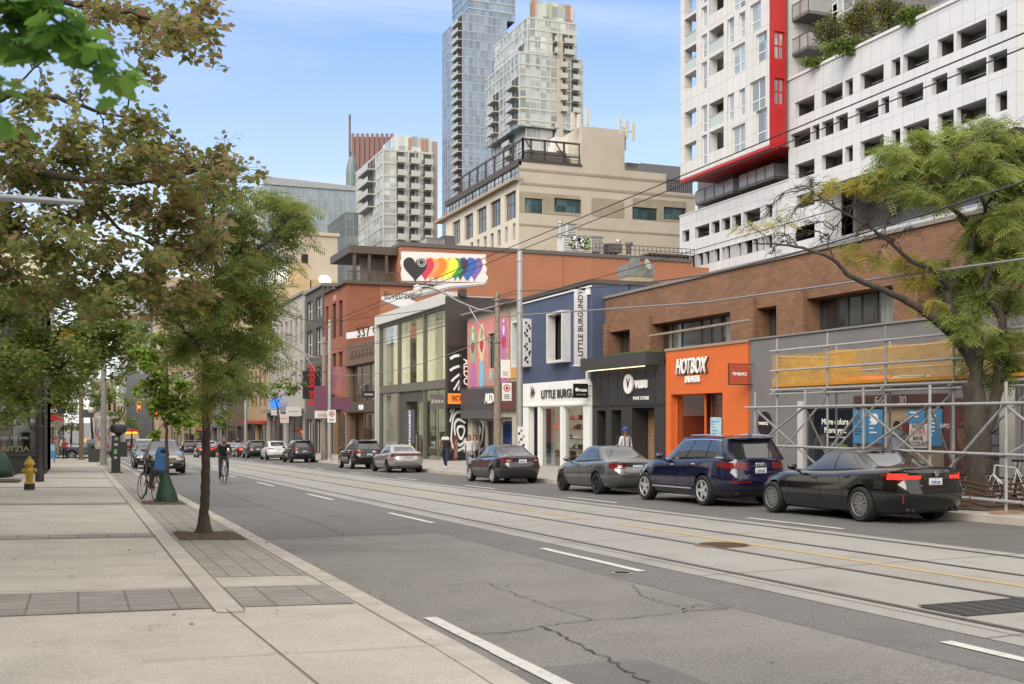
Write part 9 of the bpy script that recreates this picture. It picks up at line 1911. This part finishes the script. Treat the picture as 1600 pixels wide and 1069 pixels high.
LO = [([tb,at(-320,560,dO),at(-300,400,dO),at(-260,250,dO),at(-200,100,dO)],.28,.16,14),([at(-290,360,dO),at(-120,300,dO),at(20,265,dO),at(120,280,dO),at(220,285,dO),at(330,262,dO)],.11,.012,9),([at(-270,280,dO),at(-100,180,dO),at(40,150,dO),at(130,165,dO),at(200,190,dO)],.08,.012,8),([at(-240,180,dO),at(-60,60,dO),at(80,5,dO),at(180,15,dO),at(260,35,dO),at(330,50,dO)],.08,.010,8),([at(-300,420,dO),at(-100,400,dO),at(50,390,dO),at(130,430,dO),at(165,440,dO)],.07,.012,8),([at(120,280,dO),at(180,350,dO),at(250,390,dO),at(300,430,dO)],.03,.010,6),([at(0,160,dO),at(60,100,dO),at(100,60,dO)],.02,.006,6)]
tree('oak_tree','large oak turning russet and green spreading over the whole upper left',tb,LO,CO,OAK,.098,OKM,M_BARKG,dO,twr=.012,sub=7,jit=.2)
# ---- greener crown below and behind it
dG = 30.0;SG = [(60,470,60,34),(140,470,50,30),(60,540,60,34),(130,540,60,30),(-10,590,40,40),(90,600,50,16),(15,560,50,30),(70,575,44,26),(120,560,44,26),(170,555,36,24),(30,500,50,34),(95,515,50,30),(150,510,46,28),(195,540,30,22),(215,565,20,14),(20,610,30,24),(45,635,22,14),(185,590,16,12),(185,505,34,24),(10,450,40,30),(110,590,34,14),(15,650,26,14)]
LG = [leafmat('linden_green',(0.250,0.330,0.080)),leafmat('linden_dark',(0.150,0.220,0.060)),leafmat('linden_olive',(0.310,0.310,0.090)),leafmat('linden_gold',(.42,.30,.03))]
tb = at(-60,740,dG);tb.z = sideL(tb.x,tb.y);g_ = lambda px,py: at(px,py,dG)
tree('linden_tree','dense green tree below the oak hanging over the dark shop',tb,[([tb,g_(-58,640),g_(-50,560),g_(-30,480)],.2,.12,12),([g_(-52,580),g_(20,540),g_(100,530),g_(180,550)],.08,.015,8),([g_(-45,540),g_(40,480),g_(130,490)],.07,.015,8)],[cl(a,b,c*1.05,e,int(c*e*.85) + 20,dG,(4,3.4,2.4,.12),random.uniform(-1.5,1.5),1.6) for a,b,c,e in SG] + [cl(107,522,14,9,40,dG - 1.8,(0,0,0,1))],DIA,.12,LG,M_BARKG,dG,twr=.016,sub=5,jit=.28)
# ---- bright near leaves at the upper left, out of focus
dN = 4.6;NM = [leafmat('near_leaf_bright',(0.200,0.360,0.070),.45),leafmat('near_leaf_green',(0.110,0.240,0.050),.45)]
SN = [(20,10,40,24),(70,15,40,22),(30,50,44,26),(85,55,40,26),(130,60,26,26),(60,85,44,14),(165,95,26,18),(195,110,18,12),(0,130,12,20),(5,180,14,24),(100,20,28,16),(180,130,12,10)]
tb = at(-520,1500,dN);tb.z = sideL(tb.x,tb.y);n_ = lambda px,py: at(px,py,dN)
tree('near_tree','bright green leaves hanging close to the camera in the top left corner',tb,[([tb,n_(-520,800),n_(-480,200),n_(-420,-300)],.09,.05,12),([n_(-470,150),n_(-250,-60),n_(-80,-40),n_(40,20),n_(120,60)],.02,.004,7),([n_(-250,-60),n_(-120,80),n_(0,160)],.01,.003,6),([n_(60,30),n_(130,85),n_(195,115)],.005,.002,5)],[cl(a,b,c,e,int(c*e*.020) + 4,dN,(2,2),0,.25) for a,b,c,e in SN],OAK,.105,NM,M_BARKG,dN,twr=.003,sub=2,wig=.006,droop=.5)
# ---- tree on the right pavement
XR_ = 18.0;yR2 = roadY(1532,XR_);dR = XR_*SA + yR2*CA;cr = lambda x,y,dd=0: at(1100 + x/2.274,150 + y/2.274,dR + dd);bR = Vector((XR_,yR2,sideR(XR_,yR2)))
LR = [([bR,at(1531,740,dR),at(1528,680,dR),at(1524,640,dR),at(1520,600,dR)],.30,.21,16),([at(1523,640,dR),cr(960,960),cr(900,870),cr(850,820,-.2),cr(740,740,-.4),cr(640,690,-.6),cr(520,640,-.8),cr(450,575,-1),cr(300,530,-1.2),cr(175,525,-1.4)],.15,.012,10),([cr(905,875),cr(880,780,.2),cr(870,690,.3),cr(935,600,.2),cr(960,500,0),cr(1000,400,-.2),cr(960,330,-.4),cr(880,230,-.5)],.12,.015,10),([cr(870,690,.3),cr(820,620,0),cr(740,590,-.3),cr(650,510,-.6),cr(560,450,-.8),cr(470,400,-1),cr(370,330,-1.1)],.07,.010,9),([cr(940,440,0),cr(850,390,.2),cr(760,380,.3),cr(690,330,.3),cr(600,350,.2)],.06,.010,8),
     ([at(1521,610,dR),cr(975,900,.2),cr(970,780,.3),cr(990,650,.5),cr(970,520,.7),cr(900,430,1)],.15,.04,12),([at(1532,690,dR),at(1552,640,dR),cr(1050,960,0),cr(1060,800,-.2),cr(1000,680,-.2),cr(1060,560,-.3),cr(1130,520,-.4)],.15,.04,12),([cr(1050,800),cr(1110,700),cr(1200,600)],.06,.02,8),([cr(1000,390),cr(1060,320),cr(1120,250)],.04,.012,7),([cr(520,640,-.8),cr(480,600,-.9),cr(440,530,-.9),cr(470,470,-.9)],.03,.008,6)]
g4,y4,b4 = (5,4,1.2,.06),(.8,.2,3,3),(1,.3,4,1.5)
SR = [(640,250,50,42,g4),(700,200,60,34,g4),(780,170,60,34,g4),(860,150,60,34,g4),(940,130,55,30,g4),(1010,120,40,28,g4),(720,270,60,34,g4),(800,240,60,36,g4),(880,220,60,34,g4),(960,210,60,36,g4),(1040,240,60,44,g4),(1110,200,40,40,g4),(560,300,40,26,b4),(620,320,50,22,b4),(760,340,60,28,g4),(850,320,56,30,g4),(940,320,50,30,g4),(1080,330,60,44,g4),(1130,420,50,50,g4),(1050,430,50,40,g4),(1110,520,50,50,g4),(1020,530,44,40,g4),(1090,620,60,44,g4),(1130,150,50,40,g4),(1060,180,50,36,g4),(990,260,50,30,g4),(1120,300,50,50,g4),(1000,460,50,40,g4),(940,540,40,40,g4),(1120,600,50,50,g4),(1030,640,50,40,g4),(940,620,50,44,g4),(860,650,44,36,g4),(1000,720,60,44,g4),(1090,720,60,40,g4),(950,820,50,44,g4),(1060,860,60,50,g4),(1110,950,50,44,g4),(980,930,44,40,g4),(890,750,36,30,g4),(1040,1000,44,30,g4),
      (145,465,26,14,y4),(270,440,24,18,b4),(520,550,40,22,b4),(600,580,44,24,b4),(680,600,40,34,y4),(760,600,50,24,b4),(730,660,40,26,y4),(780,655,24,10,y4),(850,370,44,24,b4),(770,740,40,16,y4),(430,330,40,24,b4),(500,320,34,20,b4),(650,180,30,20,g4)]
def clR(x,y,rx,ry,w_,k=.135): return cl(1100 + x/2.274,150 + y/2.274,rx/2.1,ry/1.9,int(rx*ry*k*(1 if w_ is g4 else .42)) + 8,dR,w_,random.uniform(-1,1),.6)
BARE = [clR(x,y,46,36,g4) for x,y in ((330,330),(380,300),(420,380),(300,430),(360,450),(460,470),(250,500),(200,440),(520,390),(600,430),(680,430),(620,500),(540,500),(740,470),(330,500),(230,560),(1100,100),(1020,130),(700,380),(420,520))]
tree('honey_locust','spreading honey locust with half bare limbs and yellowing leaves rising through the scaffold',bR,LR,[clR(*s_) for s_ in SR],None,.24,LOC,M_BARKG,dR,True,flat=.9,fr=(6,.27),twr=.014,sub=7,extra=BARE + BARE,jit=.22,droop=.2,wig=.06)
# soil and woven guard at its foot
mb = MB();n = 18
for i in range(n + 1):
    for k in range(7): a = 2*math.pi*i/n;mb.v.append((XR_ + .95*math.cos(a)*(1 + .04*math.sin(k*3)),yR2 + 1.5*math.sin(a),bR.z + .02 + .62*k/6 + .05*math.sin(i*2.1)))
for i in range(n):
    for k in range(7):
        if k < 6: mb.tube([mb.v[i*7 + k],mb.v[(i + 1)*7 + k]],.022,4);mb.tube([mb.v[i*7 + k],mb.v[i*7 + k + 1]],.026,4)
tag(mb.build('tree_guard',mat('wicker_brown',(.07,.035,.025),.8)),'low dark brown lattice guard round the foot of the right hand tree','tree guard')
mb = MB();mb.lathe([(.02,.10),(.7,.09),(1.2,.05),(1.7,.012)],c=(XR_,yR2,bR.z),n=26,M=Matrix.Diagonal((.7,1.2,1,1)));o = struct(mb.build('soil_bed',M_MULCH),'stuff')
# ---- smaller and farther trees
def bush(name,label,px,pyb,X,d,blobs,trunk_px,mats,w_,size=.2,k=.6,group=None,zf=None,h=None,frond=False):
    b = at(px,pyb,d);b.z = (zf or (lambda x,y: gz(y) + .15))(b.x,b.y);lim = [([b] + [at(x,y,d) for x,y in trunk_px],.12*d/60,.03,8)]
    return tree(name,label,b,lim,[cl(a,c,r1*1.1,r2*1.1,int(r1*r2*k*1.5) + 10,d,w_,0) for a,c,r1,r2 in blobs],DIA,size,mats,M_BARKG,d,group=group,twr=.02,sub=2)
bush('flat_topped_tree','flat topped dark green street tree in front of the pale stone building',436,715,17,95,[(410,605,18,9),(432,600,22,9),(455,603,18,8),(470,607,10,7),(420,615,20,6),(402,612,12,6),(458,615,12,5)],[(436,670),(434,640),(428,620)],LG,(2,4,.6,0),.28,.5)
bush('street_tree','small green tree behind the cyclist',352,712,17,118,[(350,655,16,10),(362,645,14,10),(340,660,12,8),(356,668,12,6)],[(352,690),(352,665)],LG,(3,2,2,0),.3,.5);bush('street_tree','dim green tree left of the cyclist beyond the far cars',322,708,17,140,[(318,640,14,16),(328,655,12,12),(308,655,12,10)],[(321,685),(320,660)],LG,(2,4,1,0),.35,.5)
bush('street_tree','pale green tree beyond the grey pole above the streetcar',205,705,5,160,[(200,655,16,10),(212,662,10,8),(206,668,12,6)],[(206,690),(206,670)],LM,(1,2,1),.35,.5);bush('street_tree','golden green tree beyond the side street behind the poster column',112,712,0,125,[(112,655,20,18),(100,668,14,10),(124,670,12,10),(112,640,14,10)],[(111,690),(112,660)],[LG[2],LM[0],LG[3]],(3,2,.6),.3,.6)
bush('street_tree','tall yellow green tree behind the leaning wooden pole',146,712,0,135,[(140,615,26,22),(160,600,26,20),(120,620,22,20),(175,625,16,16),(100,612,22,18),(150,640,20,14),(85,630,18,18)],[(145,690),(142,650),(142,620)],[LG[2],LM[0],LM[1]],(2,3,2),.32,.6);bush('street_tree','dark green tree between the young tree and the honey locust trunk',298,705,17,170,[(296,640,14,14),(288,655,12,12),(306,655,10,12)],[(297,680),(297,655)],LG,(2,4,1,0),.4,.5)
bush('street_tree','wide yellow green tree crown filling the far left of the street',60,712,-6,128,[(60,625,30,24),(85,645,24,18),(40,650,24,20),(100,630,22,20),(70,600,30,20)],[(62,690),(62,650)],[LG[2],LM[0],LM[1]],(2,2,2),.32,.6);bush('street_tree','green tree right of the grey pole far up the street',186,706,3,175,[(186,640,18,18),(176,655,12,14),(198,625,14,14),(184,612,14,12)],[(186,690),(186,660)],[LG[0],LM[1],LG[2]],(2,2,2),.38,.6)
bush('street_tree','leafy green tree by the dark shop window',30,730,0,47,[(20,640,26,14),(5,620,22,20),(40,628,18,12),(-20,640,20,20)],[(-30,690),(-20,650)],[LG[0],LM[1]],(1,2),.13,.22)
# roof garden of the white block
for i,(px,py,rx,ry,lab,w_) in enumerate(((1300,52,30,34,'wispy tall grassy bush at the left of the roof garden',(1,1,3)),(1345,32,34,38,'tall wispy brownish bush above the roof garden',(1,1,3)),(1392,18,34,32,'tall reedy bush in the middle of the roof garden',(1,1,3)),(1430,24,34,18,'dark leafy shrub at the right of the roof garden',(1,3,0)),(1335,72,60,16,'trailing green hedge along the white roof edge',(2,3,.4)),(1282,96,30,12,'trailing green plant spilling over the white roof corner',(2,3,.4)))):
    d = dX(px,XW_ + (1.0 if i < 3 else .1));c = at(px,py,d);zb_ = zTop + .1;o = thing('roof_shrub',lab,'shrub',(c.x,c.y,zb_));mb = MB()
    for _ in range(26 if i < 3 else 8): x = c.x + random.uniform(-.6,.6);y = c.y + random.uniform(-1,1)*rx*d/F*.8;mb.tube([(x,y,zb_),(x + random.uniform(-.2,.2),y + random.uniform(-.3,.3),c.z + random.uniform(0,1)*ry*d/F)],.02,4)
    local(mb.build('stems',M_TWIG),o);s_ = d/F;leaves('crown',[((c.x,c.y,c.z),rx*s_,ry*s_,.6,int(rx*ry*(3.2 if i > 2 else 2.2)),w_)],DIA,.22,[LG[0],LG[1],leafmat('reed_brown',(.20,.16,.07))],o,droop=.2 if i < 3 else .5)
